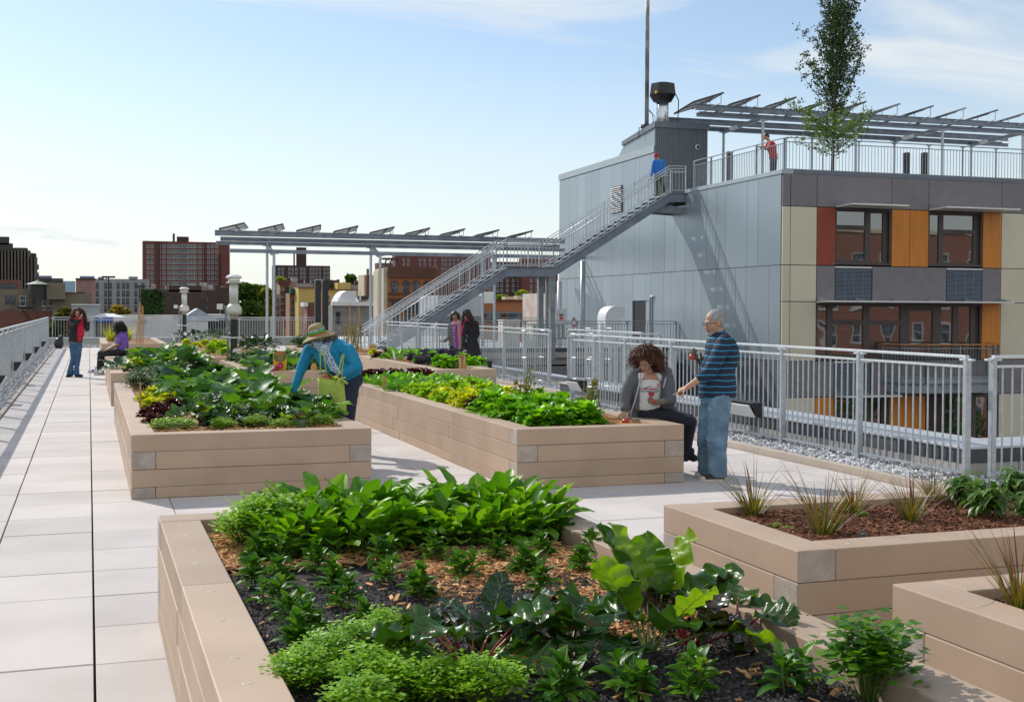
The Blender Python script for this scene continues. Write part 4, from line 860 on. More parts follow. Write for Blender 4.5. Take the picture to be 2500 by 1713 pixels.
# --- dark low building with ivy
Y = 400.; F = 3.077; r = bldg('brick_building', 'dark brown low building with green ivy on its left end', 346, 585, 708, Y, 16, BRN)
pbox(r, 'raised_wall', BRN, 412, 492, 697, 712, Y, 0, 8); pbox(r, 'raised_wall', BRN, 525, 585, 701, 712, Y, .2, 8)
b = MB(); rg = R(8); ox = r.location.x
for k in range(2600):
    x = rg.uniform(346, 398); y = rg.uniform(709, 772)
    if x > 380 and y < 715 + (x - 380) * .4 and rg.random() < .5: continue
    if x > 388 - abs(y - 735) * .25 and rg.random() < .75: continue
    p = W(x, y, Y) - V((ox, Y, 0)); s = rg.uniform(.35, .9); q = V((rg.uniform(-1, 1), rg.uniform(-.5, .2), rg.uniform(-1, 1))).normalized() * s; q2 = V((rg.uniform(-1, 1), -.4, rg.uniform(-1, 1))).normalized() * s
    p.y = -.1 - rg.random() * .3; b.quad(p - q, p - q2, p + q, p + q2, 0, rg.uniform(-1, 1))
stuff(b.build('ivy', mat('ivy_leaf', (.045, .10, .02), .6, (.03, .075, .015), 1., tint=.4), r))
me = winmesh(.8, 1.7, WFD); windows(r, me, px_win(r, Y, (503,), (737, 758)))
b = MB()
for x0, x1, y0 in ((371, 380, 694), (404, 420, 698), (430, 446, 696), (460, 478, 693), (490, 505, 690), (507, 520, 695), (540, 552, 699)):
    a, e = W(x0, 709, Y + 4), W(x1, y0, Y + 4); b = MB(); b.box(a.x - ox, 4, a.z - 1, e.x - ox, 6, e.z); b.build('rooftop_unit', mat('pale_clutter', (.5, .5, .48), .8, (.3, .2, .16), .6), r)
# --- white peeling low roof wall, shed, awning
Y = 110.; F = 1.410; r = bldg('warehouse', 'long low wall of peeling white paint beyond the far railing', 262, 508, 770, Y, 10, WHTP, zb=-12)
b = MB(); a = W(480, 770, Y); ox = r.location.x; b.prism([(a.x - ox - 1.6, -.05, a.z - .5), (a.x - ox + 2, -.05, a.z - .5), (a.x - ox + .1, -.05, a.z + .62)], (0, 3, 0)); b.build('gable', mat('pale_blue_gable', (.42, .47, .55), .7), r, fix=True)
Y = 111.; F = 1.414; r = bldg('warehouse', 'low pale roof with dark openings right of the peeling white wall', 508, 660, 777, Y, 12, mat('grey_brown_yard_wall', (.2, .185, .17), .9, (.13, .12, .11), .4), zb=-12)
pbox(r, 'dark_opening', BLACK, 511, 550, 780, 800, Y, -.1, 0); pbox(r, 'pale_roof', ROOFM, 505, 560, 768, 778, Y, .5, 9)
Y = 100.; F = 1.389; r = bldg('stair_bulkhead', 'grey rendered rooftop bulkhead behind the woman in the red scarf', 175, 243, 744, Y, 4, mat('pale_grey_render', (.36, .38, .39), .85, (.31, .33, .34), .4), zb=-3); pbox(r, 'coping', WHITE, 174, 244.5, 742.5, 744.5, Y, -.1, .3); pbox(r, 'lower_wall', mat('pale_render', (.5, .52, .52), .8), 196, 231, 767, 830, Y, -.5, 0)
p = W(231, 785, 99); r = empty('awning', 'blue awning with a white slope beside the grey bulkhead', 'awning', (p.x, 99, 0)); 
a = W(230, 785, 99); e = W(276, 771, 99); b = MB(); b.box(0, 0, a.z, e.x - a.x, .05, W(231, 773, 99).z); b.build('valance', mat('blue_canvas', (.02, .09, .42), .7, (.016, .075, .36), 2.), r)
b = MB(); z1 = W(231, 773, 99).z; z2 = W(231, 767, 99).z; b.hexa([(0, 0, z1), (e.x - a.x + 1, 0, z1 - .1), (e.x - a.x, 2, z2), (0, 2, z2), (0, 0, z1 + .05), (e.x - a.x + 1, 0, z1 - .05), (e.x - a.x, 2, z2 + .05), (0, 2, z2 + .05)]); b.build('slope', WHITE, r)
b = MB(); b.box(.4, .1, a.z - 1.8, 1.8, .3, a.z); b.build('shutter', mat('brown_shutter', (.12, .085, .07), .8), r)
# --- middle: tenements, yellow walls, domed white roof
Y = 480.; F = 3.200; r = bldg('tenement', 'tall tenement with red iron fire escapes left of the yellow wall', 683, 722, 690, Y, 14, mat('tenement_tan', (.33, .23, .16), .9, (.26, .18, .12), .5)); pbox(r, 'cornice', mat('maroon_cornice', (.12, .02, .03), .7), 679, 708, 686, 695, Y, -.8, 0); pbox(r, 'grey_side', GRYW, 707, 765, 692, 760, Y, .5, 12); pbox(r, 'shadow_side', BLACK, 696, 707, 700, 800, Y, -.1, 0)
b = MB(); ox = r.location.x
for y in (712, 728, 744, 760, 776):
    a, e = W(684, y, Y), W(697, y, Y); b.box(a.x - ox, -1, a.z, e.x - ox, -.1, a.z + .15); b.beam((a.x - ox, -1, a.z + .1), (e.x - ox, -1, a.z - 1.8), .3, .1)
b.build('fire_escape', mat('fire_escape_red', (.16, .03, .03), .7), r); windows(r, winmesh(.8, 1.6, WFD), px_win(r, Y, (686, 692), (722, 738, 754, 770)))
Y = 430.; F = 3.071; r = bldg('tenement', 'narrow house with a dark green cornice beside the yellow wall', 707, 730, 716, Y, 10, mat('tenement_orange', (.36, .2, .12), .9, (.3, .16, .09), .6)); pbox(r, 'green_cornice', mat('green_copper', (.01, .085, .07), .7), 709, 729, 705, 717, Y, -.9, 0); windows(r, winmesh(.8, 1.6, mat('teal_frame', (.02, .16, .14), .6)), px_win(r, Y, (712, 719), (744, 760, 776)))
Y = 465.; F = 3.207; r = bldg('brick_building', 'dull red and cream house fronts between the canopy posts and the tenement', 664, 684, 718, Y, 12, mat('dull_red_house', (.2, .09, .08), .9, (.3, .26, .22), .12)); windows(r, winmesh(.8, 1.6, WFD), px_win(r, Y, (668, 676), (738, 756, 774)))
Y = 420.; F = 3.281; r = bldg('warehouse', 'plain mustard yellow wall left of the black steel posts', 729, 800, 702, Y, 14, YEL); pbox(r, 'coping', mat('red_coping', (.32, .07, .04), .8), 728, 801, 701, 702.7, Y, -.15, .6)
Y = 440.; F = 3.333; r = bldg('warehouse', 'wide mustard yellow wall right of the black steel posts with small windows', 798, 890, 707, Y, 14, YEL); pbox(r, 'raised_wall', YEL, 824, 856, 690, 709, Y, 0, 10); pbox(r, 'shed', GRYW, 856, 880, 696, 709, Y, 1, 6); pbox(r, 'roof_hut', BLACK, 793, 824, 684, 708, Y, 4, 10); windows(r, winmesh(.8, 1.5, WFR), px_win(r, Y, (801, 818, 836), (731,)))
pbox(r, 'coping', MATS['red_coping'], 798, 824, 705.5, 707.5, Y, -.15, .6); pbox(r, 'coping', MATS['red_coping'], 856, 890, 706, 707.7, Y, -.15, .6)
Y = 520.; F = 3.355; r = bldg('brick_building', 'long dark roofline with white vent pipes behind the yellow walls', 705, 890, 691, Y, 10, mat('dark_red_roofline', (.14, .06, .05), .9, (.25, .1, .07), .15))
pbox(r, 'penthouse', GRYW, 712, 727, 677, 692, Y, 2, 6); pbox(r, 'penthouse', BRN, 793, 812, 683, 692, Y, 2, 6); pbox(r, 'penthouse', ROOFM, 771, 793, 682, 692, Y, 3, 6); pbox(r, 'chimney', BRN, 824, 829, 682, 692, Y, 2, 3)
b = MB(); ox = r.location.x
for x in (745, 760, 815, 841, 868, 884): a = W(x, 692, Y); b.tube([(a.x - ox, 2, a.z - .3), (a.x - ox, 2, a.z + 1.1)], .16, 6)
b.build('vent_pipe', WHITE, r)
Y = 300.; F = 2.857; r = bldg('brick_building', 'small brick house with a white cornice left of the black posts', 749, 776, 738, Y, 8, REDB, zb=-14); pbox(r, 'cornice', WHITE, 741, 752, 738, 748, Y, -.6, 1); pbox(r, 'striped_corner', mat('pink_white_quoins', (.5, .2, .18), .8, (.6, .5, .48), .9), 744, 750, 748, 800, Y, -.1, 0)
Y = 310.; F = 2.870; r = bldg('brick_building', 'salmon red brick house right of the black posts', 798, 814, 735, Y, 8, mat('salmon_brick', (.38, .12, .085), .9), zb=-14); windows(r, winmesh(.6, 1.6, WFD), px_win(r, Y, (804, 808), (770, 790)))
Y = 260.; F = 2.600; r = bldg('warehouse', 'grey cement building with a silvery white domed roof', 812, 912, 745, Y, 10, mat('grey_cement', (.26, .255, .24), .9, (.2, .195, .18), .5), zb=-14)
pbox(r, 'white_eave', WHITE, 811, 913, 737, 746, Y, -.2, .4); pbox(r, 'dark_window', BLACK, 820, 831, 761, 790, Y, -.05, 0); ox = r.location.x
prof = [(823, 741), (824, 735), (828, 726), (835, 716), (845, 709.5), (869, 709.5), (869, 741)]
b = MB(); b.prism([(W(x, y, Y + 1).x - ox, 1, W(x, y, Y + 1).z) for x, y in prof], (0, 7, 0)); b.build('dome_roof', mat('silver_roof_paint', (.66, .68, .72), .5, (.58, .6, .64), .8), r, fix=True)
pbox(r, 'roof_unit', WHITE, 876, 908, 726, 741, Y, 2, 5); pbox(r, 'roof_unit', BRN, 875, 900, 722, 731, Y, 1.5, 2); b = MB(); a = W(884, 722, Y); b.tube([(a.x - ox, 2, a.z - 1), (a.x - ox, 2, a.z + 1.2)], .18, 8); b.build('vent_pipe', WHITE, r)
Y = 380.; F = 2.754; r = bldg('apartment_house', 'narrow cream wall with a dark red chimney left of the arched building', 889, 916, 671, Y, 8, CRM); pbox(r, 'chimney', mat('dark_red_chimney', (.16, .045, .03), .8), 897, 901, 656, 790, Y, -.6, 0)
Y = 230.; F = 2.054; r = bldg('arched_building', 'ornate orange brick building with round-arched windows and a cream side wall', 948, 1068, 653, Y, 20, ORB)
pbox(r, 'cornice_band', DKB, 947, 1066, 653, 677, Y, -.25, 0); pbox(r, 'side_wall', CRM, 936, 948.2, 655, 830, Y, .3, 4); pbox(r, 'side_wall', CRM, 922, 937, 661, 830, Y, 2.5, 6); pbox(r, 'string_course', DKB, 947, 1068, 715, 718, Y, -.2, 0); pbox(r, 'string_course', DKB, 947, 1068, 728, 733, Y, -.2, 0); pbox(r, 'chimney', REDB, 1067, 1078, 651, 690, Y, .5, 4)
ox = r.location.x
for x in (955.5, 984, 1008, 1034.5):
    a, e = W(x, 715, Y), W(x + 15, 695, Y); cx = (a.x + e.x) / 2 - ox; rr = (e.x - a.x) / 2
    b = MB(); pts = [(cx - rr, -.1, a.z), (cx + rr, -.1, a.z)] + [(cx + rr * cos(t * pi / 10), -.1, e.z + rr * sin(t * pi / 10)) for t in range(11)]; b.prism(pts, (0, .1, 0), 1)
    ring = [(cx + rr * 1.35 * cos(t * pi / 12), e.z + rr * 1.35 * sin(t * pi / 12)) for t in range(13)]; inn = [(cx + rr * cos(t * pi / 12), e.z + rr * sin(t * pi / 12)) for t in range(13)]
    for t in range(12): b.hexa([(ring[t][0], -.2, ring[t][1]), (ring[t + 1][0], -.2, ring[t + 1][1]), (inn[t + 1][0], -.2, inn[t + 1][1]), (inn[t][0], -.2, inn[t][1]), (ring[t][0], 0, ring[t][1]), (ring[t + 1][0], 0, ring[t + 1][1]), (inn[t + 1][0], 0, inn[t + 1][1]), (inn[t][0], 0, inn[t][1])], 0)
    b.box(cx - .04, -.13, a.z, cx + .04, -.101, e.z + rr * .9, 2); b.box(cx - rr, -.13, e.z - .05, cx + rr, -.101, e.z + .05, 2)
    b.build('arched_window', [DKB, WGL, WFD], r, fix=True)
windows(r, winmesh(1.5, 2.6, WFD), px_win(r, Y, (956, 985, 1009, 1035), (762, 800)))
b = MB()
for y in (742, 790): a, e = W(955, y, Y), W(1050, y, Y); b.box(a.x - ox, -1.1, a.z - .1, e.x - ox, -.2, a.z)
b.build('fire_escape', BLACK, r)
b = MB(); a = W(934, 655, Y + 6); e = W(972, 630, Y + 6)
for x in (937, 950, 965): q = W(x, 655, Y + 6); b.beam((q.x - ox, 6, q.z), (q.x - ox + .6, 6, e.z), .25, .25)
b.box(a.x - ox, 5.5, e.z - .3, e.x - ox, 8, e.z); b.beam((a.x - ox + .5, 6, a.z), (e.x - ox - .8, 6, e.z), .12, .12); b.beam((e.x - ox - .6, 6, a.z), (a.x - ox + .8, 6, e.z), .12, .12); b.build('roof_scaffold', BLACK, r)
Y = 150.; F = 1.786; r = bldg('warehouse', 'pale blue-grey block wall seen through the lower stair flight', 1069, 1176, 721, Y, 10, mat('pale_block_wall', (.47, .49, .52), .85, (.4, .42, .45), .5), zb=-12); pbox(r, 'raised_wall', WHITE, 1181, 1205, 712, 740, Y, 3, 6); pbox(r, 'lower_band', mat('dark_grey_band', (.16, .16, .165), .8), 1069, 1176, 772, 800, Y, -.3, 0)
Y = 210.; F = 2.386; r = bldg('shop_building', 'low orange brick shop with big dark windows behind the two women', 1172, 1292, 733, Y, 14, brick('bright_orange_brick', (.44, .155, .055), (.36, .12, .045), (.4, .2, .1), 2.2), zb=-12); pbox(r, 'string_course', mat('stone_course', (.2, .19, .18), .8), 1172, 1292, 760, 766, Y, -.3, 0); pbox(r, 'coping', DKB, 1171, 1293, 731.5, 734, Y, -.2, .5)
for x0, x1 in ((1188, 1222), (1235, 1271)): pbox(r, 'shop_window', WGL, x0, x1, 765.8, 784, Y, -.32, -.3)
pbox(r, 'pier', MATS['stone_course'], 1272, 1291, 766, 800, Y, -.25, 0)
b = MB(); ox = r.location.x
for x0, x1, y0 in ((1233, 1255, 724), (1262, 1272, 722), (1272, 1290, 724)): a, e = W(x0, 733, Y + 8), W(x1, y0, Y + 8); b = MB(); b.box(a.x - ox, 8, a.z - .6, e.x - ox, 10, e.z); b.build('rooftop_unit', CRM, r)
Y = 220.; F = 2.391; r = bldg('shop_building', 'dark red house with a white gutter right of the orange shop', 1290, 1362, 755, Y, 10, mat('deep_red_wall', (.16, .018, .016), .7, (.12, .014, .013), .6), zb=-12); pbox(r, 'gutter', WHITE, 1290, 1362, 752, 756, Y, -.3, .3); pbox(r, 'roof_unit', BLACK, 1316, 1338, 738, 752, Y, 2, 5)
b = MB(); ox = r.location.x; a, e = W(1292, 752, Y), W(1308, 741, Y); b.prism([(a.x - ox, .5, a.z), (e.x - ox, .5, a.z), (e.x - ox, .5, e.z)], (0, 3, 0)); b.build('gable', mat('red_gable', (.4, .06, .05), .7), r, fix=True)
Y = 300.; F = 2.857; r = bldg('shop_building', 'dark slate-roofed house with a cream cornice behind the stair posts', 1296, 1364, 718, Y, 10, mat('dark_slate', (.045, .042, .05), .7), zb=-12); pbox(r, 'cornice', CRM, 1290, 1364, 733, 745, Y, -.4, 0)
Y = 100.; F = 1.429; r = bldg('house', 'pink and cream house front glimpsed at the far corner of the grey wall', 1356, 1372, 715, Y, 6, mat('pale_pink_house', (.55, .38, .33), .8, (.6, .55, .5), .9), zb=-8)
# --- lamps and poles
def lamp(label, x, y0, Y, arm):
    p = W(x, y0, Y); r = empty('street_lamp', label, 'street lamp', (p.x, Y, -20)); h = p.z + 20
    b = MB(); b.tube([(0, 0, 0), (0, 0, h)], .12, 8); b.build('pole', BLACK, r)
    b = MB()
    for s in arm: b.box(min(0, s), -.5, h - .3, max(0, s), .5, h)
    b.build('lamp_head', BLACK, r)
lamp('tall dark double-headed parking lamp left of the seated girl', 265, 674, 230, (-1.15, 1.15)); lamp('dark parking lamp with one head by the ivy', 340, 697, 250, (-.7, 1.2)); lamp('farther dark lamp half hidden by the small vent pipe', 427, 722, 260, (-.9, .8)); lamp('thin pale lamp post in front of the tan block', 91, 720, 240, (-.3, .3))
p = W(537, 754, 300); r = empty('street_lamp', 'curved-arm street lamp in front of the green trees', 'street lamp', (p.x, 300, -20)); b = MB(); h = p.z + 20; b.tube([(0, 0, 0), (0, 0, h - .5), (.4, 0, h), (3.6, 0, h + .2)], .14, 6); b.build('pole', GALV2, r); b = MB(); b.box(2.8, -.2, h + .02, 4.2, .2, h + .35); b.build('lamp_head', GALV2, r)
# ------------------------------------------------------------------ trees
def leafcloud(b, c, rx, ry, rz, n, s, rg, m=0):
    for k in range(n):
        d = V((rg.gauss(0, 1), rg.gauss(0, 1), rg.gauss(0, 1))).normalized() * rg.uniform(.35, 1.0)
        p = V((c[0] + d.x * rx, c[1] + d.y * ry, c[2] + d.z * rz)); q = V((rg.uniform(-1, 1), rg.uniform(-1, 1), rg.uniform(-.7, .7))).normalized() * s * rg.uniform(.6, 1.2); u = q.cross(V((rg.uniform(-1, 1), rg.uniform(-1, 1), rg.uniform(-1, 1)))).normalized() * s * rg.uniform(.4, .8)
        b.quad(p - q, p - u, p + q, p + u, m, rg.uniform(-1, 1))
BARK = mat('grey_bark', (.11, .09, .075), .9, (.07, .058, .05), 12.)
def tree(label, x0, x1, y0, Y, m, seed, n=2600, name='tree', s=None, zb=-20., group='trees beyond the railings'):
    s = s or Y * .0034
    rg = R(seed); a, e = W(x0, y0, Y), W(x1, y0, Y); cx = (a.x + e.x) / 2; rr = (e.x - a.x) / 2; top = a.z
    r = empty(name, label, 'tree', (cx, Y, zb), group=group); H = top - zb
    b = MB(); b.tube([(0, 0, 0), (.1, 0, H * .35), (-.1, 0, H * .6), (0, 0, H * .85)], [.35, .28, .2, .06], 8)
    tips = []
    for k in range(9):
        an = rg.uniform(0, 6.28); z = H * rg.uniform(.4, .7); l = rr * rg.uniform(.5, .85); q = V((cos(an) * l, sin(an) * l, z + l * rg.uniform(.5, 1))); b.tube([(0, 0, z), q * .5 + V((0, 0, z * .5)), q], [.14, .09, .03], 5); tips.append(q)
    b.build('trunk', BARK, r)
    b = MB(); nc = 26
    for k in range(nc):
        an = rg.uniform(0, 6.28); q = sqrt(rg.random()) * rr * .8; z = top - zb - rr * .35 - rg.random() * min(H * .8, rr * 3.)
        if z > H - rr * .9: q *= sqrt(max(.05, (H - z) / (rr * .9)))
        leafcloud(b, (q * cos(an), q * sin(an), min(z, H - rr * .2)), rr * .34, rr * .34, rr * .26, n // nc, s, rg)
    b.build('crown', m, r)
TG = mat('tree_leaf_green', (.075, .15, .018), .6, (.045, .105, .012), .4, tint=.5, trans=.3); TY = mat('tree_leaf_yellow', (.24, .24, .02), .6, (.16, .19, .016), .5, tint=.45, trans=.3); TO = mat('tree_leaf_golden', (.30, .21, .02), .6, (.22, .19, .02), .8, tint=.45, trans=.3); TL = mat('tree_leaf_lime', (.22, .30, .02), .6, (.15, .23, .015), .5, tint=.4, trans=.3)
tree('large green tree between the ivy building and the canopy posts', 572, 636, 682, 380, TG, 1, 5200); tree('yellowing tree beside the left canopy post', 618, 662, 697, 392, TY, 2, 3600); tree('small lime tree above the tenement roofs left of the dark tower', 664, 708, 672, 560, TL, 3, 1800)
tree('dark green tree behind the left corner of the far railing', 118, 182, 750, 200, mat('tree_leaf_dark', (.06, .09, .02), .6, (.1, .11, .02), .8, tint=.5, trans=.25), 4, 4000); tree('sparse golden tree behind the dark double-headed lamp', 258, 328, 739, 215, TO, 5, 1500, s=.6); tree('lime tree left of the pair under the stair landing', 1206, 1243, 715, 600, TL, 6, 2200); tree('lime tree right of the pair under the stair landing', 1258, 1318, 706, 610, TL, 7, 3200); tree('small dark rooftop tree above the yellow walls', 847, 865, 669, 524, TG, 8, 700, zb=9.)
for x0, x1, y, lb, k in ((698, 714, 679, 'pink blossoming rooftop shrub above the tenement cornice', 1), (729, 739, 682, 'pink blossoming rooftop shrub right of the grey penthouse', 2), (866, 878, 686, 'pink blossoming rooftop shrub near the arched building', 3)):
    tree(lb, x0, x1, y, 518, mat('pink_blossom', (.36, .12, .22), .7, (.2, .1, .1), .8, tint=.4), 20 + k, 320, 'shrub', 1.0, 10., 'pink rooftop shrubs')
# --- brick buildings across the street behind the viewer (seen mirrored in the window panes)
for x, y, w2, h, lb in ((22, -30, 26, 26.5, 'red brick apartment house across the street behind the viewer'), (52, -26, 24, 25.5, 'second red brick apartment house across the street behind the viewer')):
    r = empty('apartment_house', lb, 'building', (x, y, 0)); r['w'] = w2
    b = MB(); b.box(0, -10, -20, w2, 0, h - 17); b.box(-.2, -.2, h - 17, w2 + .2, .2, h - 16.6, 1); b.build('wall', [brick('reflected_brick', (.26, .085, .045), (.21, .065, .038), (.5, .42, .36), 2.2), CRM], r)
    me = winmesh(1.3, 1.9)
    for i in range(8):
        for j in range(7):
            o = bpy.data.objects.new('window', me); col.objects.link(o); o.parent = r; o.location = (1.8 + i * 3 + 1.3, .0, -14 + j * 3.2); o.rotation_euler = (0, 0, pi)
for k, (x, y) in enumerate(((30, 2), (36, 0), (43, 3), (50, 1))):
    rg = R(70 + k); r = empty('tree', 'courtyard tree below the colourful front, mirrored in its lower windows', 'tree', (x, y, -14), group='courtyard trees'); b = MB(); b.tube([(0, 0, 0), (0, 0, 9)], [.2, .08], 6); b.build('trunk', BARK, r); b = MB()
    for q in range(14): leafcloud(b, (rg.uniform(-1.8, 1.8), rg.uniform(-1.8, 1.8), rg.uniform(6, 12)), 1.1, 1.1, .9, 110, .22, rg)
    b.build('crown', TG, r)
# ================================================================== PLANTS
def leafm(name, c, c2, trans=.3, rough=.42, tint=.35, bump=.0, bs=60., spec=.5):
    return mat(name, c, rough, c2, 7., tint=tint, trans=trans, bump=bump, bscale=bs, spec=spec)
L_SPIN = leafm('spinach_leaf', (.075, .20, .016), (.05, .155, .012), .28, .45, bump=.3)
L_MUST = leafm('mustard_leaf', (.13, .31, .012), (.09, .24, .01), .36, .45)
L_PARS = leafm('parsley_leaf', (.26, .47, .012), (.19, .38, .01), .4, .5)
L_CHARD = leafm('chard_leaf', (.045, .125, .014), (.028, .085, .012), .26, .28, bump=.55, bs=34.)
L_CHARDL = leafm('young_chard_leaf', (.16, .30, .012), (.11, .23, .012), .4, .35, bump=.4, bs=34.)
L_KALE = leafm('kale_leaf', (.03, .07, .035), (.02, .05, .03), .1, .45, bump=1., bs=45.)
L_COLL = leafm('collard_leaf', (.09, .235, .02), (.06, .175, .022), .32, .48, bump=.2)
L_COLB = leafm('blue_collard_leaf', (.05, .14, .045), (.035, .11, .042), .22, .48, bump=.2)
L_YEL = leafm('yellow_lettuce_leaf', (.52, .56, .012), (.40, .48, .012), .38, .5)
L_LIME = leafm('lime_lettuce_leaf', (.30, .50, .012), (.21, .40, .012), .38, .5)
L_LETT = leafm('green_lettuce_leaf', (.16, .40, .012), (.11, .31, .01), .38, .4)
L_REDL = leafm('red_lettuce_leaf', (.085, .012, .018), (.045, .008, .014), .22, .35)
L_CABB = leafm('red_cabbage_leaf', (.075, .075, .125), (.05, .05, .095), .05, .5)
L_TOM = leafm('tomato_leaf', (.15, .19, .02), (.24, .17, .02), .3, .6)
L_GRASS = leafm('grass_blade', (.11, .15, .02), (.2, .13, .03), .25, .5)
L_GRAST = leafm('red_grass_tip', (.16, .06, .03), (.1, .035, .025), .2, .5)
L_GRASY = leafm('yellow_grass_blade', (.42, .45, .03), (.32, .38, .03), .3, .5)
L_PEREN = leafm('perennial_leaf', (.085, .18, .02), (.05, .13, .016), .28, .4)
RIBR = mat('crimson_stalk', (.26, .012, .02), .4, (.2, .01, .02), 9.); RIBO = mat('orange_stalk', (.42, .13, .02), .4); RIBG = mat('pale_green_rib', (.30, .38, .12), .5, (.24, .32, .1), 9.); STEMG = mat('green_stem', (.10, .17, .03), .5)
def leaf(b, p, az, el, Ln, Wd, curl=.9, pet=.3, ruf=.0, fr=9, cup=.25, nl=6, nw=4, m=0, ms=1, rg=R(0), shape=.8, t=0., tip=.6, rib=.0, sr=.006, twist=0., puck=0.):
    """one leaf: petiole then blade along a midrib that bends down by curl"""
    p = V(p); h = V((cos(az), sin(az), 0)); side = V((-sin(az), cos(az), 0)); z = V((0, 0, 1))
    pts = []; q = p.copy(); n = nl + 2; e = el
    if pet > 0:
        st = pet * Ln
        for k in range(3): pts.append(q.copy()); q += (h * cos(e) + z * sin(e)) * st / 2.; e -= curl * .08
        q = pts[-1].copy(); b.tube(pts, [sr, sr * .85, sr * .7], 4, ms, 0, cap=False)
    rows = []; ph = rg.uniform(0, 6.28); ph2 = rg.uniform(0, 6.28)
    for k in range(nl + 1):
        u = k / nl; d = h * cos(e) + z * sin(e); nrm = (z * cos(e) - h * sin(e))
        sd = (side * cos(twist * u) + nrm * sin(twist * u)); nm = (nrm * cos(twist * u) - side * sin(twist * u))
        wv = Wd * .5 * (sin(pi * min(1, u ** shape * .97 + .03)) ** tip if u < 1 else .04)
        row = []
        for j in range(nw + 1):
            v = 2 * j / nw - 1; av = abs(v)
            off = cup * wv * av * av + ruf * Wd * av * av * sin(fr * u * 2 * pi * .5 + ph + (ph2 if v > 0 else 0)) + ruf * .3 * Wd * rg.uniform(-1, 1) * av
            if puck: off += puck * Wd * sin(u * 2 * pi * 5 - av * 2.2) * sin(min(1, av * 1.02) * pi) * (1 if u < .93 else .3)
            row.append(q + sd * (wv * v) + nm * off + d * (ruf * .4 * Wd * av * sin(fr * u * 4 + ph2)))
        rows.append(row)
        q = q + d * (Ln * (1 - pet)) / nl; e -= curl / nl
    i0 = len(b.v)
    for r_ in rows: b.v += [tuple(x) for x in r_]
    w1 = nw + 1
    for k in range(nl):
        for j in range(nw):
            b.f.append((i0 + k * w1 + j, i0 + k * w1 + j + 1, i0 + (k + 1) * w1 + j + 1, i0 + (k + 1) * w1 + j)); b.m.append(m); b.t.append(t)
    if rib > 0:
        c = nw // 2; b.tube([rows[k][c] - V((0, 0, .001)) for k in range(nl)], [rib * (1 - k / nl * .8) for k in range(nl)], 4, ms, 0, cap=False)
        for k in range(2, nl - 1, max(1, nl // 6)):
            for s in (0, nw): b.tube([rows[k][c], rows[min(k + nl // 8 + 1, nl)][(c + s) // 2], rows[min(k + nl // 5 + 1, nl)][s]], [rib * .4, rib * .3, rib * .1], 3, ms, 0, cap=False)
def spinach(seed):
    rg = R(seed); b = MB()
    for k in range(rg.randint(4, 6)):
        a0 = rg.uniform(0, 6.28); rr = rg.uniform(0, .055); c = V((cos(a0) * rr, sin(a0) * rr, 0)); hh = rg.uniform(.04, .12)
        b.tube([c, c * 1.3 + V((0, 0, hh))], .004, 4, 1, cap=False)
        for j in range(11):
            zz = hh * (.25 + .75 * j / 10); leaf(b, c * (1 + .3 * j / 10) + V((0, 0, zz)), j * 2.4 + a0 + rg.uniform(-.4, .4), .15 + 1.1 * j / 10 + rg.uniform(-.2, .2), rg.uniform(.075, .115) * (1.15 - .4 * j / 10), rg.uniform(.032, .045), rg.uniform(.2, .9), .18, .03, 3, rg.uniform(.3, .9), 4, 2, 0, 1, rg, .75, rg.uniform(-1, 1), .8, sr=.0022)
    return b
def leafy(seed, n=30, h=.3, L_=(.15, .22), Wd=(.06, .09), spread=.1, el=(.7, 1.45), pet=.45, ruf=.03, cup=.3, nl=5, shape=.75, curl=(.3, 1.2), sr=.003, tip=.7, nw=4, z0=0.):
    rg = R(seed); b = MB()
    for k in range(n):
        a = rg.uniform(0, 6.28); r_ = spread * sqrt(rg.random()); e = rg.uniform(*el) - .5 * r_ / max(spread, .01) * .5
        leaf(b, (cos(a) * r_, sin(a) * r_, z0), a + rg.uniform(-.7, .7), e, rg.uniform(*L_), rg.uniform(*Wd), rg.uniform(*curl), pet, ruf, rg.uniform(3, 6), cup, nl, nw, 0, 1, rg, shape, rg.uniform(-1, 1), tip, sr=sr)
    return b
def parsley(seed, n=120, r0=.15, h=.2, s=.019):
    rg = R(seed); b = MB()
    for k in range(n):
        a = rg.uniform(0, 6.28); q = r0 * sqrt(rg.random()); top = V((cos(a) * q, sin(a) * q, h * rg.uniform(.55, 1.05) * (1 - .45 * (q / r0) ** 2))); bs = top * .25; bs.z = 0
        b.tube([bs, bs.lerp(top, .6) + V((0, 0, .02)), top], .0018, 3, 1, cap=False); t = rg.uniform(-1, 1)
        for j in range(12):
            aa = rg.uniform(0, 6.28); o = top + V((cos(aa), sin(aa), rg.uniform(-.9, .6))) * s * rg.uniform(.2, 2.2); d = V((cos(aa), sin(aa), rg.uniform(-.3, .5))).normalized() * s * rg.uniform(.7, 1.2); sd = V((-sin(aa), cos(aa), rg.uniform(-.4, .4))) * s * .55
            i = len(b.v); m_ = o + d * .55
            b.v += [tuple(o), tuple(m_ - sd - d * .1), tuple(o + d * .75 - sd * .45), tuple(o + d * 1.15), tuple(o + d * .75 + sd * .45), tuple(m_ + sd - d * .1)]
            b.f += [(i, i + 1, i + 2), (i, i + 2, i + 3, i + 4), (i, i + 4, i + 5)]; b.m += [0, 0, 0]; b.t += [t, t * .7, t]
    return b
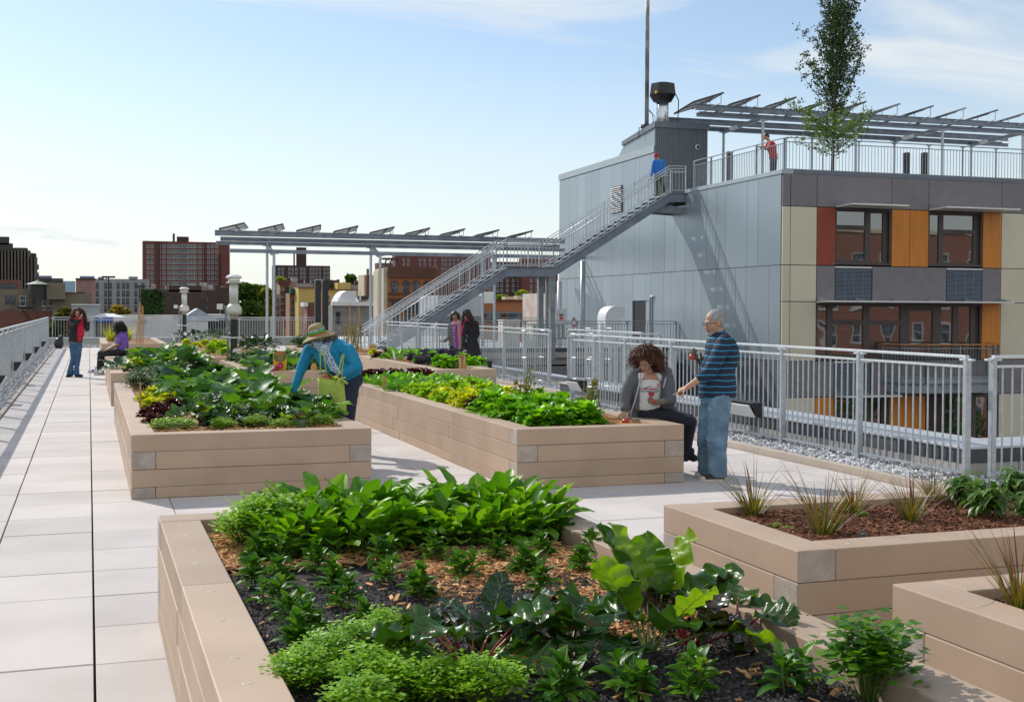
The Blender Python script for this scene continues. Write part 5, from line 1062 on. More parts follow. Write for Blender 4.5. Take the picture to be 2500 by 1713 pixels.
def lettuce(seed, n=72, r0=.13, h=.2, ruf=.16, L_=(.07, .11), Wd=(.06, .09)):
    rg = R(seed); b = MB()
    for k in range(n):
        u = rg.random(); a = rg.uniform(0, 6.28); q = r0 * .6 * sqrt(u); e = 1.35 - 1.1 * sqrt(u) + rg.uniform(-.2, .2)
        leaf(b, (cos(a) * q * .7, sin(a) * q * .7, h * .42 * (1 - u) + .01), a + rg.uniform(-.4, .4), e, rg.uniform(*L_) * (.8 + .4 * u), rg.uniform(*Wd), rg.uniform(.2, 1.1), .1, ruf, rg.uniform(5, 9), .3, 5, 6, 0, 1, rg, .62, rg.uniform(-1, 1), .55, sr=.002)
    return b
def grass(seed, n=70, h=.38, m_tip=True, spread=.05, wd=.006, out=.8):
    rg = R(seed); b = MB()
    for k in range(n):
        a = rg.uniform(0, 6.28); q = rg.random() * spread; p = V((cos(a) * q, sin(a) * q, 0)); l = h * rg.uniform(.45, 1.15); lean = rg.uniform(.1, out); bend = rg.uniform(.1, .9); d = V((cos(a + rg.uniform(-.5, .5)), sin(a + rg.uniform(-.5, .5)), 0)); s = V((-d.y, d.x, 0)) * wd * rg.uniform(.6, 1.2); t = rg.uniform(-1, 1)
        prev = None; N = 5; tipm = 1 if rg.random() < .45 else 0
        for j in range(N + 1):
            u = j / N; c = p + d * (l * (lean * u + bend * .35 * u * u)) + V((0, 0, l * (u - .35 * bend * u * u) * (1 - .25 * lean))); ww = s * (1 - u * .95)
            cur = (c - ww, c + ww)
            if prev: b.quad(prev[0], prev[1], cur[1], cur[0], tipm if (m_tip and u > .55) else 0, t)
            prev = cur
    return b
def perennial(seed):
    rg = R(seed); b = MB()
    for k in range(13):
        a = rg.uniform(0, 6.28); l = rg.uniform(.12, .2); lean = rg.uniform(.1, .8); top = V((cos(a) * l * lean, sin(a) * l * lean, l)); b.tube([(0, 0, 0), top * .5 + V((0, 0, .02)), top], .003, 4, 1, cap=False)
        for j in range(8): leaf(b, top * (.45 + .55 * j / 7), j * 2.2 + a, rg.uniform(-.1, .7), rg.uniform(.08, .13), rg.uniform(.03, .042), rg.uniform(.8, 1.8), .1, .02, 3, .25, 4, 2, 0, 1, rg, .7, rg.uniform(-1, 1), .8, sr=.002)
    return b
def chard(name, label, loc, seed, n, L_, Wd, mats, group=None, azs=None, els=None, pet=.42, curl=(.5, 1.6), ruf=.11, scale=1.):
    """big chard: every leaf a part of its own"""
    rg = R(seed); r = empty(name, label, 'plant', loc, group=group)
    for k in range(n):
        a = azs[k] if azs else k * 2.4 + rg.uniform(-.4, .4); e = els[k] if els else rg.uniform(.4, 1.4); b = MB(); mm = rg.choice(mats); nl = 20
        leaf(b, (cos(a) * .02, sin(a) * .02, 0), a, e, rg.uniform(*L_) * scale, rg.uniform(*Wd) * scale, rg.uniform(*curl), pet, ruf, rg.uniform(5, 9), rg.uniform(.1, .45), nl, 8, 0, 1, rg, .72, rg.uniform(-1, 1), .6, rib=.0042 * scale, sr=.008 * scale, twist=rg.uniform(-.8, .8), puck=rg.uniform(.05, .10))
        o = b.build('leaf', mm, r, smooth=True)
        sub = o.modifiers.new('s', 'SUBSURF'); sub.levels = sub.render_levels = 1
    return r
PROT = {}
def plant(kind, gen, mats, seeds):
    PROT[kind] = [(gen(s), mats) for s in seeds]
    PROT[kind] = [b.mesh(kind, m, True) for b, m in PROT[kind]]
def put(kind, p, label, rg, s=1., cat='plant', group=None, rz=None, k=None):
    me = rg.choice(PROT[kind]) if k is None else PROT[kind][k % len(PROT[kind])]
    o = bpy.data.objects.new(kind, me); col.objects.link(o); o.location = p; o.rotation_euler = (rg.uniform(-.08, .08), rg.uniform(-.08, .08), rg.uniform(0, 6.28) if rz is None else rz); q = s * rg.uniform(.92, 1.08); o.scale = (q, q, q * rg.uniform(.92, 1.1))
    return tag(o, label, cat, group)
plant('spinach_plant', spinach, [L_SPIN, STEMG], range(6))
plant('leafy_green', lambda s: leafy(s, 74, .3, (.15, .33), (.062, .10), .1, (.5, 1.5), .55, .05, .35, 5, .6, (.3, 1.1), .003, .55), [L_MUST, STEMG], range(5))
plant('parsley_plant', parsley, [L_PARS, STEMG], range(4))
plant('celery_plant', lambda s: parsley(s, 60, .13, .3, .045), [leafm('celery_leaf', (.10, .25, .014), (.07, .19, .012), .35), STEMG], range(2))
plant('collard_plant', lambda s: leafy(s, 17, .4, (.3, .46), (.2, .3), .05, (.25, 1.3), .4, .05, .28, 7, .7, (.4, 1.5), .006, .55, 6), [L_COLL, RIBG], range(5))
plant('blue_collard_plant', lambda s: leafy(s, 15, .4, (.28, .42), (.18, .27), .05, (.3, 1.3), .4, .06, .28, 7, .7, (.4, 1.4), .006, .55, 6), [L_COLB, RIBG], range(20, 23))
plant('dark_collard_plant', lambda s: leafy(s, 18, .45, (.32, .5), (.11, .18), .06, (.5, 1.4), .4, .06, .3, 6, .7, (.5, 1.6), .006, .6, 4), [leafm('dark_collard_leaf', (.02, .06, .02), (.014, .045, .018), .12, .35), RIBG], range(30, 33))
plant('yellow_lettuce', lettuce, [L_YEL, RIBG], range(4))
plant('lime_lettuce', lettuce, [L_LIME, RIBG], range(10, 14))
plant('green_lettuce', lambda s: lettuce(s, 64, .17, .34, .13, (.11, .18), (.10, .15)), [L_LETT, RIBG], range(4))
plant('red_lettuce', lettuce, [L_REDL, mat('red_rib', (.1, .02, .03), .5)], range(4))
plant('red_cabbage', lambda s: leafy(s, 20, .2, (.16, .26), (.16, .22), .04, (.1, 1.35), .12, .07, .5, 5, .6, (.1, .7), .006, .5, 6, .02), [L_CABB, mat('cabbage_rib', (.2, .15, .2), .5)], range(3))
plant('arugula_plant', lambda s: leafy(s, 40, .2, (.12, .22), (.045, .075), .08, (.4, 1.4), .4, .06), [leafm('arugula_leaf', (.14, .36, .016), (.095, .28, .012), .34), STEMG], range(3))
plant('herb_plant', lambda s: parsley(s, 60, .14, .13, .022), [leafm('herb_leaf', (.25, .42, .012), (.18, .34, .012), .36), STEMG], range(3))
plant('dark_herb', lambda s: parsley(s, 80, .2, .24, .03), [leafm('dark_herb_leaf', (.05, .12, .018), (.035, .09, .014), .25), STEMG], range(2))
plant('grass_tuft', lambda s: grass(s), [L_GRASS, L_GRAST], range(4))
plant('fountain_grass', lambda s: grass(s, 190, .62, False, .1, .009, .75), [L_GRASY, L_GRASY], range(2))
plant('perennial_plant', perennial, [L_PEREN, STEMG], range(3))
rg = R(77)
Z1 = .508
# ---- spinach in the big foreground planter, row by row so that each has its place
rows = [[(1202, 1365), (1260, 1326), (1376, 1322)], [(904, 1330), (1020, 1330), (1156, 1330)], [(617, 1380), (675, 1378), (766, 1400), (931, 1376), (1055, 1369), (1322, 1361), (1438, 1353)], [(628, 1425), (683, 1430), (811, 1438), (954, 1423), (1136, 1407), (1276, 1403), (1411, 1400)], [(660, 1478), (714, 1508), (850, 1485), (1024, 1462), (1330, 1450)], [(757, 1558), (880, 1543), (720, 1580)], [(1365, 1712), (1527, 1698), (1717, 1696), (1929, 1688)]]
rn = ['the rearmost row, close under the leafy hedge', 'the second row from the back', 'the third row from the back', 'the fourth row from the back', 'the fifth row from the back', 'the sixth row, behind the parsley', 'the nearest row at the bottom edge']
for i, rw in enumerate(rows):
    for j, (x, y) in enumerate(sorted(rw)):
        p = G(x, y, Z1); put('spinach_plant', p, 'spinach plant, %s from left in %s' % (ORD[j], rn[i]), rg, .88 if i < 6 else 1.0, group='spinach plants in the foreground planter')
# ---- tall leafy hedge
k = 0
for i, Y in enumerate((6.2, 6.42, 6.64)):
    for j in range(7):
        x = 1.02 + .205 * j + .07 * (i % 2)
        put('leafy_green', (x + rg.uniform(-.03, .03), Y + rg.uniform(-.05, .05), Z1), 'tall bright green leafy plant, %s from left in the %s row of the foreground hedge' % (ORD[j], ('front', 'middle', 'back')[i]), rg, .98 + .06 * i, group='leafy greens forming the hedge in the foreground planter')
for j, (x, y) in enumerate(((610, 1335), (660, 1325), (715, 1335), (762, 1325))):
    put('parsley_plant', G(x, y, Z1), 'light green parsley clump by the back left of the foreground planter, %s from left' % ORD[j], rg, 1.22, group='parsley clumps at the back left of the foreground planter')
for j, (x, y) in enumerate(((735, 1690), (800, 1655), (866, 1625), (905, 1705), (950, 1585), (985, 1660), (1010, 1716), (1105, 1716), (880, 1760), (1180, 1730))):
    put('parsley_plant', G(x, y, Z1), 'bright parsley clump at the bottom of the foreground planter, %s from left' % ORD[sorted((735, 800, 866, 905, 950, 985, 1010, 1105, 880, 1180)).index(x)], rg, .8, group='parsley clumps at the bottom of the foreground planter')
put('celery_plant', G(2120, 1712, Z1), 'leafy celery plant at the bottom right of the foreground planter', rg, .95)
# ---- chard
CR = [[L_CHARD, RIBR]]; CO_ = [[L_CHARD, RIBO], [L_CHARD, RIBR]]; CG = [[L_CHARDL, RIBG], [L_CHARD, RIBG]]
GC = 'chard plants in the foreground planter'
chard('chard_plant', 'big dark chard with orange and red ribs, leftmost of the foreground chards', G(1150, 1640, Z1), 3, 14, (.32, .46), (.14, .2), CO_, GC)
chard('kale_plant', 'blistered blue-green kale standing just behind the leftmost chard', G(1195, 1590, Z1), 9, 6, (.26, .4), (.09, .13), [[L_KALE, RIBG]], els=[1.3, 1.2, 1.0, 1.35, .9, 1.1], ruf=.12)
chard('chard_plant', 'chard with one broad glossy pale-veined leaf facing the viewer, middle of the foreground chards', G(1390, 1600, Z1), 5, 10, (.32, .44), (.19, .26), [[L_CHARD, RIBG], [L_CHARD, RIBR], [L_CHARD, RIBG]], GC, els=[.9, .5, 1.1, .7, .35, 1.2, .6, .8, .3, 1.0])
chard('chard_plant', 'tallest chard with upright yellow-green backlit leaves', G(1585, 1590, Z1), 6, 10, (.38, .52), (.17, .23), [[L_CHARDL, RIBG], [L_CHARDL, RIBG], [L_CHARD, RIBG]], GC, azs=[2.6, 1.9, .6, 3.4, 4.6, 5.5, 1.2, .1, 4.0, 5.0], els=[1.35, 1.42, 1.25, 1.1, .7, .5, 1.3, .9, .4, .9], curl=(.2, .8))
chard('chard_plant', 'very dark red-veined chard right of the tallest one', G(1690, 1575, Z1), 8, 11, (.28, .42), (.15, .21), [[leafm('purple_chard_leaf', (.035, .055, .02), (.045, .03, .024), .15, .25, bump=.5, bs=34.), RIBR]], GC)
chard('chard_plant', 'rightmost chard with crimson stalks leaning over the planter edge', G(1790, 1548, Z1), 12, 6, (.24, .34), (.12, .16), CR, GC, azs=[.2, -.5, 5.2, .9, 3.8, 4.5], els=[.65, .45, .8, .9, .7, .4])
b = MB()
for x, y, a in ((1935, 1560, .1), (1912, 1550, -.2), (1905, 1548, .25)):
    pass
for i, (x, y, h) in enumerate(((1936, 1575, .13), (1916, 1552, .085), (1904, 1553, .08))):
    b = MB(); b.hexa([(-.009, -.001, 0), (.009, -.001, 0), (.009, .001, 0), (-.009, .001, 0), (-.011, .02, h), (.007, .02, h), (.007, .022, h), (-.011, .022, h)])
    tag(b.build('plant_tag', mat('pale_plastic_tag', (.6, .66, .66), .4), loc=G(x, y, Z1)), 'pale plastic plant tag by the right edge of the foreground planter, %s' % ('the tall one', 'the middle short one', 'the left short one')[i], 'plant tag', 'plant tags in the foreground planter').rotation_euler = (0, (-.1, .3, -.3)[i], -.2)
# ---- second planter (hat woman): lettuces, collards, chards
Z2 = .555
def run(kind, pts, label, grp, z=Z2, s=1., order='from left', rgx=rg):
    srt = sorted(pts, key=lambda q: q[0])
    for q in pts: put(kind, G(q[0], q[1], z), label % ORD[min(srt.index(q), 15)], rgx, s * (q[2] if len(q) > 2 else 1), group=grp)
run('yellow_lettuce', [(352, 985), (372, 972), (395, 960), (420, 965), (440, 950), (404, 983), (370, 1000), (440, 975)], 'vivid yellow-green lettuce by the stake, %s from left in its patch', 'yellow lettuces at the left of the second planter', s=1.0)
run('red_lettuce', [(362, 1024), (385, 1008), (400, 1020), (420, 1000), (372, 1040)], 'deep red lettuce below the yellow patch, %s from left', 'red lettuces below the yellow patch', s=.95)
run('red_lettuce', [(365, 948), (410, 942), (440, 945)], 'deep red lettuce half hidden behind the yellow patch, %s from left', 'red lettuces behind the yellow patch')
run('dark_herb', [(345, 930), (380, 925), (415, 920), (335, 950)], 'dark feathery herb above the yellow patch, %s from left', 'dark herbs at the back left of the second planter')
def beds(spec, z, rgx):
    """rows of plants: (kind or kinds, X0, X1, Y0, Y1, dx, dy, scale, what)"""
    for kinds, X0, X1, Y0, Y1, dx, dy, s_, what, grp in spec:
        ny = max(1, round((Y1 - Y0) / dy)); nx = max(1, round((X1 - X0) / dx))
        for i in range(ny):
            for j in range(nx):
                x = X0 + (j + .5 + rgx.uniform(-.28, .28)) * (X1 - X0) / nx; y = Y0 + (i + .5 + rgx.uniform(-.28, .28)) * (Y1 - Y0) / ny
                put(rgx.choice(kinds), (x, y, z), '%s, %s row, %s from left' % (what, ORD[min(i, 15)], ORD[min(j, 15)]), rgx, s_ * rgx.uniform(.85, 1.15), group=grp)
beds([(['collard_plant', 'collard_plant', 'blue_collard_plant'], 1.25, 2.42, 12.75, 15.0, .36, .42, 1.0, 'leafy collard in the bending woman\'s planter', 'near collards of the second planter'), (['collard_plant', 'collard_plant', 'blue_collard_plant'], 1.0, 2.42, 15.0, 19.5, .4, .5, 1.05, 'collard in the far half of the long left planter', 'far collards of the second planter')], Z2, rg)
for j, (x, y, s_) in enumerate(((500, 1035, 1.05), (575, 1030, .95), (640, 1030, .9), (735, 1040, .95), (460, 1030, .8))):
    chard('chard_plant', 'glossy red-ribbed chard in the second planter front, %s from left' % ORD[(1, 2, 3, 4, 0)[j]], G(x, y, Z2), 40 + j, 8, (.3, .42), (.15, .22), [[L_CHARD, RIBO], [L_CHARDL, RIBO], [L_CHARD, RIBR]], 'chards along the front of the second planter', scale=s_)
run('herb_plant', [(395, 1050), (420, 1042), (450, 1048), (545, 1045), (625, 1040), (690, 1045), (775, 1030), (785, 1040)], 'low bright herb cushion on the front edge of the second planter, %s from left', 'herb cushions at the front of the second planter', s=.85)
# ---- third planter
beds([(['red_lettuce'], 4.18, 5.5, 19.3, 20.35, .24, .3, 1.25, 'dark red lettuce at the far end of the third planter', 'red lettuces at the far end of the third planter'), (['arugula_plant'], 4.16, 5.5, 16.6, 19.2, .23, .36, 1.25, 'fresh green arugula in the third planter', 'arugula of the third planter'), (['lime_lettuce', 'lime_lettuce', 'yellow_lettuce'], 4.16, 5.2, 13.6, 16.6, .24, .3, 1.25, 'frilly lime lettuce in the third planter', 'lime lettuces of the third planter'), (['spinach_plant'], 5.25, 5.5, 14.4, 16.6, .2, .3, .8, 'small spinach along the back edge of the third planter', 'spinach at the back edge of the third planter'), (['red_lettuce'], 4.16, 4.45, 13.15, 13.6, .24, .25, 1.1, 'dark red lettuce by the left edge of the third planter', 'red lettuces in the middle of the third planter'), (['green_lettuce'], 4.5, 5.2, 12.9, 13.7, .28, .3, .95, 'curly green lettuce beside the red ones in the third planter', 'green lettuces beside the red ones'), (['green_lettuce'], 4.2, 4.95, 11.45, 13.1, .27, .3, 1.05, 'curly green lettuce at near end of third planter', 'green lettuces at the near end of the third planter')], Z2, rg)
def tomato(label, p, s, seed, stakes=False):
    r = empty('tomato_plant', label, 'plant', p); rg2 = R(seed); b = MB(); b2 = MB()
    for k in range(7):
        a = rg2.uniform(0, 6.28); l = s * rg2.uniform(.6, 1.1); pts = [(0, 0, 0), (cos(a) * .06 * s, sin(a) * .06 * s, l * .5), (cos(a) * .2 * s, sin(a) * .2 * s, l)]; b2.tube(pts, .004, 4)
        for j in range(26): u = rg2.uniform(.15, 1); leaf(b, V(pts[0]).lerp(V(pts[2]), u) + V((rg2.uniform(-.03, .03), rg2.uniform(-.03, .03), 0)), rg2.uniform(0, 6.28), rg2.uniform(-.6, .8), rg2.uniform(.05, .09), rg2.uniform(.025, .04), 1., .2, .06, 4, .2, 3, 2, 0, 1, rg2, .7, rg2.uniform(-1, 1), .8, sr=.0015)
    b.build('leaves', [L_TOM, STEMG], r, smooth=True); b2.build('stems', STEMG, r); return r
tomato('sparse yellowing tomato plant beside the seated girl', G(1445, 1022, Z2), .42, 1); tomato('thin yellowed tomato plant behind the curly green lettuces', G(1280, 1000, Z2), .5, 2)
def cage(label, p, h=.95, r0=.15):
    r = empty('tomato_cage', label, 'plant cage', p); b = MB()
    for z, q in ((h, r0), (h * .66, r0 * .9), (h * .36, r0 * .8)): b.tube([(q * cos(t * pi / 12), q * sin(t * pi / 12), z) for t in range(25)], .0025, 4, cap=False)
    for t in range(3): a = t * 2.09 + .4; b.tube([(r0 * cos(a), r0 * sin(a), h), (r0 * .6 * cos(a), r0 * .6 * sin(a), 0)], .0025, 4, cap=False)
    b.build('wire_rings', mat('bright_wire', (.6, .62, .64), .35, metal=.6), r)
cage('wire tomato cage beside the seated girl', G(1460, 1022, Z2), 1.0); cage('wire tomato cage behind the curly green lettuces', G(1300, 998, Z2), .95); cage('wire tomato cage standing between the other two', G(1420, 985, Z2), .9)
# ---- right planters
Z4 = .543
for j, (x, y) in enumerate(((1840, 1262), (2010, 1306), (2085, 1255), (2225, 1272), (2275, 1225))): put('grass_tuft', G(x, y, Z4), 'wispy red-tipped grass tuft on the red bark, %s from left' % ORD[j], rg, (1.0, 1.15, .85, 1.05, .8)[j], group='grass tufts in the right corner planter')
for j, (x, y) in enumerate(((2360, 1235), (2405, 1270), (2475, 1230), (2500, 1265))): put('perennial_plant', G(x, y, Z4), 'leafy perennial on the red bark at the right, %s from left' % ORD[j], rg, (1.05, 1.1, 1.1, .7)[j], group='leafy perennials in the right corner planter')
for j, (x, y) in enumerate(((1895, 1290), (1925, 1295), (2105, 1260))): put('herb_plant', G(x, y, Z4), 'tiny green weed sprouting from the red bark, %s from left' % ORD[j], rg, .22, 'weed', 'weeds in the right corner planter')
put('grass_tuft', G(2490, 1490, Z4), 'reddish grass tuft in the nearest right planter, cut by the frame', rg, 1.05)
p = G(2110, 1303, Z4 + .03); b = MB(); b.hexa([(-.022, 0, -.03), (.022, 0, -.03), (.022, .002, -.03), (-.022, .002, -.03), (-.026, .015, .012), (.016, .015, .02), (.016, .017, .02), (-.026, .017, .012)]); b.box(-.018, .009, -.002, .012, .013, .005, 1)
tag(b.build('plant_tag', [mat('dark_blue_tag', (.02, .035, .09), .4), mat('yellow_tag_band', (.5, .45, .05), .5)], loc=p), 'small dark blue plant label at the front edge of the right corner planter', 'plant tag')
# ---- back planters
beds([(['collard_plant', 'collard_plant', 'blue_collard_plant'], 1.0, 2.15, 23.9, 29.0, .36, .55, 1.2, 'lush collard in the planter the purple-shirted girl sits on', 'collards of the girl\'s planter'), (['collard_plant', 'blue_collard_plant'], 3.0, 4.7, 22.9, 27.3, .4, .6, 1.05, 'collard around the yellow radish sign', 'collards around the radish sign')], .56, rg)
run('yellow_lettuce', [(330, 902), (375, 898), (425, 903)], 'round yellow lettuce at the front of the girl\'s planter, %s from left', 'yellow lettuces of the girl\'s planter', z=.56, s=1.35)
run('blue_collard_plant', [(290, 905), (400, 915)], 'blue-green collard at the front corner of the girl\'s planter, %s from left', 'blue collards of the girl\'s planter', z=.56)
run('fountain_grass', [(270, 832), (312, 830)], 'yellow-green fountain grass in the far left planter, %s from left', 'fountain grasses of the far left planter', z=.56, s=1.2)
run('dark_collard_plant', [(450, 828), (475, 826), (500, 824), (525, 826), (548, 828)], 'dark green collard in the farther vent-pipe planter, %s from left', 'dark collards behind the vent pipe', z=.56, s=1.15)
run('yellow_lettuce', [(480, 848), (500, 845), (525, 843), (545, 846), (455, 840)], 'yellow lettuce in the farther vent-pipe planter, %s from left', 'yellow lettuces behind the vent pipe', z=.56, s=1.4)
run('lime_lettuce', [(515, 862), (535, 855), (550, 866), (520, 852), (548, 855)], 'bright lime lettuce in the small planter behind the vent pipe, %s from left', 'lime lettuces behind the vent pipe', z=.56, s=1.5)
run('dark_collard_plant', [(600, 855), (625, 857), (645, 852), (612, 845), (640, 842)], 'upright dark kale in the small planter right of the vent pipe, %s from left', 'dark kale right of the vent pipe', z=.56, s=1.15)
run('red_lettuce', [(930, 872), (945, 868), (920, 876)], 'maroon lettuce at the left end of the cabbage planter, %s from left', 'maroon lettuces of the cabbage planter', z=.56, s=1.1)
run('yellow_lettuce', [(912, 866)], 'single yellow lettuce in the %s corner of the cabbage planter by the wooden sign', None, z=.56, s=1.)
run('arugula_plant', [(965, 870), (985, 868), (1005, 872), (1025, 866), (960, 878)], 'leafy arugula behind the white tag of the cabbage planter, %s from left', 'arugula of the cabbage planter', z=.56, s=1.5)
run('red_cabbage', [(1010, 880), (1035, 872), (1062, 872), (1090, 872), (1115, 872), (1045, 885), (1032, 890)], 'blue-purple cabbage in front of the two standing women, %s from left', 'red cabbages of the cabbage planter', z=.56, s=1.15)
run('green_lettuce', [(1025, 885), (1070, 895), (1090, 897), (1110, 898), (1150, 896), (1170, 893), (1085, 886), (1130, 885), (1055, 880)], 'curly green lettuce at the near end of the cabbage planter, %s from left', 'green lettuces of the cabbage planter', z=.56, s=.95)
run('dark_herb', [(735, 850), (752, 848)], 'leafy bush at the left of the staked tomato planter, %s from left', 'bushes of the tomato planter', z=.56, s=1.6)
for j, (x, y) in enumerate(((845, 853), (872, 858), (862, 850))): tomato('yellowing tomato plant tied to bamboo in the staked planter, %s' % ('left one', 'right one', 'middle one')[j], G(x, y, .56), .8, 11 + j)
# ================================================================== PEOPLE
def skinm(n, c): return mat(n, c, .5, tuple(v * .88 for v in c), 14., spec=.4)
SK1 = skinm('brown_skin', (.36, .19, .115)); SK2 = skinm('light_brown_skin', (.46, .26, .165)); SK3 = skinm('fair_skin', (.56, .33, .24)); SK4 = skinm('dark_skin', (.17, .085, .055))
EYEW = mat('eye_white', (.7, .68, .65), .3); EYED = mat('dark_iris', (.02, .012, .01), .2)
def cloth(n, c, c2=None, bump=.5, bs=30., rough=.85, sc_=18.): return mat(n, c, rough, c2 or tuple(v * .75 for v in c), sc_, bump=bump, bscale=bs)
DENIM = cloth('faded_blue_denim', (.17, .28, .36), (.08, .15, .23), .5, 25., sc_=6.); DENIMD = cloth('dark_indigo_denim', (.014, .02, .045), (.02, .03, .06)); DENIMB = cloth('mid_blue_denim', (.025, .075, .16), (.05, .12, .22), sc_=8.)
BLK = cloth('black_cloth', (.012, .012, .015), (.02, .02, .024)); GREYK = cloth('grey_knit', (.17, .17, .175), (.12, .12, .125), .6, 60., sc_=40.)
def pattern(n, cols, scale, detail=2., rough=.85):
    """cloth printed with irregular patches of several colours"""
    if n in MATS: return MATS[n]
    m = mat(n, cols[0], rough, bump=.5, bscale=30.); nt_ = m.node_tree; b = [q for q in nt_.nodes if q.type == 'BSDF_PRINCIPLED'][0]
    t_ = nn(nt_, 'ShaderNodeTexCoord'); no = nn(nt_, 'ShaderNodeTexNoise', i_Scale=scale, i_Detail=detail); nt_.links.new(t_.outputs['Object'], no.inputs['Vector'])
    cr = nn(nt_, 'ShaderNodeValToRGB'); cr.color_ramp.interpolation = 'CONSTANT'
    for k, c in enumerate(cols):
        e = cr.color_ramp.elements[k] if k < 2 else cr.color_ramp.elements.new(.5)
        e.position = 0 if k == 0 else .38 + .24 * (k - 1) / max(1, len(cols) - 2 + .001); e.color = tuple(c) + (1,)
    nt_.links.new(no.outputs[0], cr.inputs[0]); nt_.links.new(cr.outputs[0], b.inputs['Base Color']); return m
def stripes(n, c, s, period, width, axis=2):
    m = mat(n, c, .85, bump=.5, bscale=30.); nt_ = m.node_tree; b = [q for q in nt_.nodes if q.type == 'BSDF_PRINCIPLED'][0]; L_ = nt_.links.new
    t_ = nn(nt_, 'ShaderNodeTexCoord'); sp_ = nn(nt_, 'ShaderNodeSeparateXYZ'); L_(t_.outputs['Object'], sp_.inputs[0])
    no = nn(nt_, 'ShaderNodeTexNoise', i_Scale=7.); L_(t_.outputs['Object'], no.inputs['Vector']); ma = nn(nt_, 'ShaderNodeMath', operation='MULTIPLY_ADD'); ma.inputs[1].default_value = .03; L_(no.outputs[0], ma.inputs[0]); L_(sp_.outputs[axis], ma.inputs[2])
    mo = nn(nt_, 'ShaderNodeMath', operation='PINGPONG'); mo.inputs[1].default_value = period / 2; L_(ma.outputs[0], mo.inputs[0]); lt = nn(nt_, 'ShaderNodeMath', operation='LESS_THAN'); lt.inputs[1].default_value = width / 2; L_(mo.outputs[0], lt.inputs[0])
    mx = nn(nt_, 'ShaderNodeMix', data_type='RGBA'); L_(lt.outputs[0], mx.inputs[0]); src = b.inputs['Base Color'].links[0].from_socket; L_(src, mx.inputs[6]); mx.inputs[7].default_value = tuple(s) + (1,); L_(mx.outputs[2], b.inputs['Base Color']); return m
class Fig:
    """volumes that are fused into one continuous skin by a voxel remesh"""
    def __init__(s): s.b = MB()
    def rc(s, p, q, r1, r2=None, flat=1., wide=None, n=14, ends=True):
        p, q = V(p), V(q); r2 = r1 if r2 is None else r2; d = q - p; l = max(d.length, 1e-5); d = d / l
        a = V(wide) if wide is not None else d.orthogonal(); a = (a - d * a.dot(d)).normalized(); c = d.cross(a)
        prof = []
        if ends: prof += [(-r1 * cos(k * pi / 8), r1 * sin(k * pi / 8)) for k in range(0, 4)]
        prof += [(0, r1), (l, r2)]
        if ends: prof += [(l + r2 * sin(k * pi / 8), r2 * cos(k * pi / 8)) for k in range(1, 5)]
        b = s.b; i0 = len(b.v)
        for t, r in prof:
            r = max(r, 1e-4)
            for j in range(n): an = 2 * pi * j / n; b.v.append(tuple(p + d * t + a * (r * cos(an)) + c * (r * flat * sin(an))))
        for k in range(len(prof) - 1):
            for j in range(n): b.f.append((i0 + k * n + j, i0 + k * n + (j + 1) % n, i0 + (k + 1) * n + (j + 1) % n, i0 + (k + 1) * n + j))
        b.f.append(tuple(i0 + j for j in range(n))[::-1]); b.f.append(tuple(i0 + (len(prof) - 1) * n + j for j in range(n)))
    def cone(s, p, q, r1, r2, wide, flat1=1., flat2=None):
        """flat-ended elliptical frustum (hems and cuffs)"""
        p, q = V(p), V(q); d = (q - p).normalized(); a = V(wide); a = (a - d * a.dot(d)).normalized(); c = d.cross(a); b = s.b; i0 = len(b.v); n = 20; flat2 = flat1 if flat2 is None else flat2
        for o, r, fl in ((p, r1, flat1), (q, r2, flat2)):
            for j in range(n): an = 2 * pi * j / n; b.v.append(tuple(o + a * (r * cos(an)) + c * (r * fl * sin(an))))
        for j in range(n): b.f.append((i0 + j, i0 + (j + 1) % n, i0 + n + (j + 1) % n, i0 + n + j))
        b.f.append(tuple(i0 + j for j in range(n))[::-1]); b.f.append(tuple(i0 + n + j for j in range(n)))
    def ell(s, c, r, ax=None):
        A = ax or (V((1, 0, 0)), V((0, 1, 0)), V((0, 0, 1))); b = s.b; i0 = len(b.v); n, k = 14, 9; c = V(c)
        for i in range(k + 1):
            th = pi * i / k
            for j in range(n): ph = 2 * pi * j / n; b.v.append(tuple(c + A[0] * (r[0] * sin(th) * cos(ph)) + A[1] * (r[1] * sin(th) * sin(ph)) + A[2] * (-r[2] * cos(th))))
        for i in range(k):
            for j in range(n): b.f.append((i0 + i * n + j, i0 + i * n + (j + 1) % n, i0 + (i + 1) * n + (j + 1) % n, i0 + (i + 1) * n + j))
    def build(s, name, m, parent, vox=.007, smooth=3, fac=.5, wrinkle=0., wscale=9.):
        me = bpy.data.meshes.new(name); me.from_pydata(s.b.v, [], s.b.f); me.update()
        bm = bmesh.new(); bm.from_mesh(me); bmesh.ops.remove_doubles(bm, verts=bm.verts, dist=1e-6); bmesh.ops.recalc_face_normals(bm, faces=bm.faces); bm.to_mesh(me); bm.free()
        o = bpy.data.objects.new('tmp', me)
        md = o.modifiers.new('r', 'REMESH'); md.mode = 'VOXEL'; md.voxel_size = vox * 1.2; md.use_smooth_shade = True
        sm = o.modifiers.new('s', 'SMOOTH'); sm.iterations = smooth; sm.factor = fac
        m2 = baked(o)
        if wrinkle:
            for v in m2.vertices:
                c = v.co; nz = mnoise.noise(V((c.x * wscale, c.y * wscale, c.z * wscale * 1.8))) + .5 * mnoise.noise(V((c.x * wscale * 2.3, c.y * wscale * 2.3, c.z * wscale * 3.7)))
                v.co = c + v.normal * (nz * wrinkle)
        m2.name = name; m2.materials.clear(); m2.materials.append(m); m2.polygons.foreach_set('use_smooth', [True] * len(m2.polygons))
        o = bpy.data.objects.new(name, m2); col.objects.link(o); o.parent = parent; return o
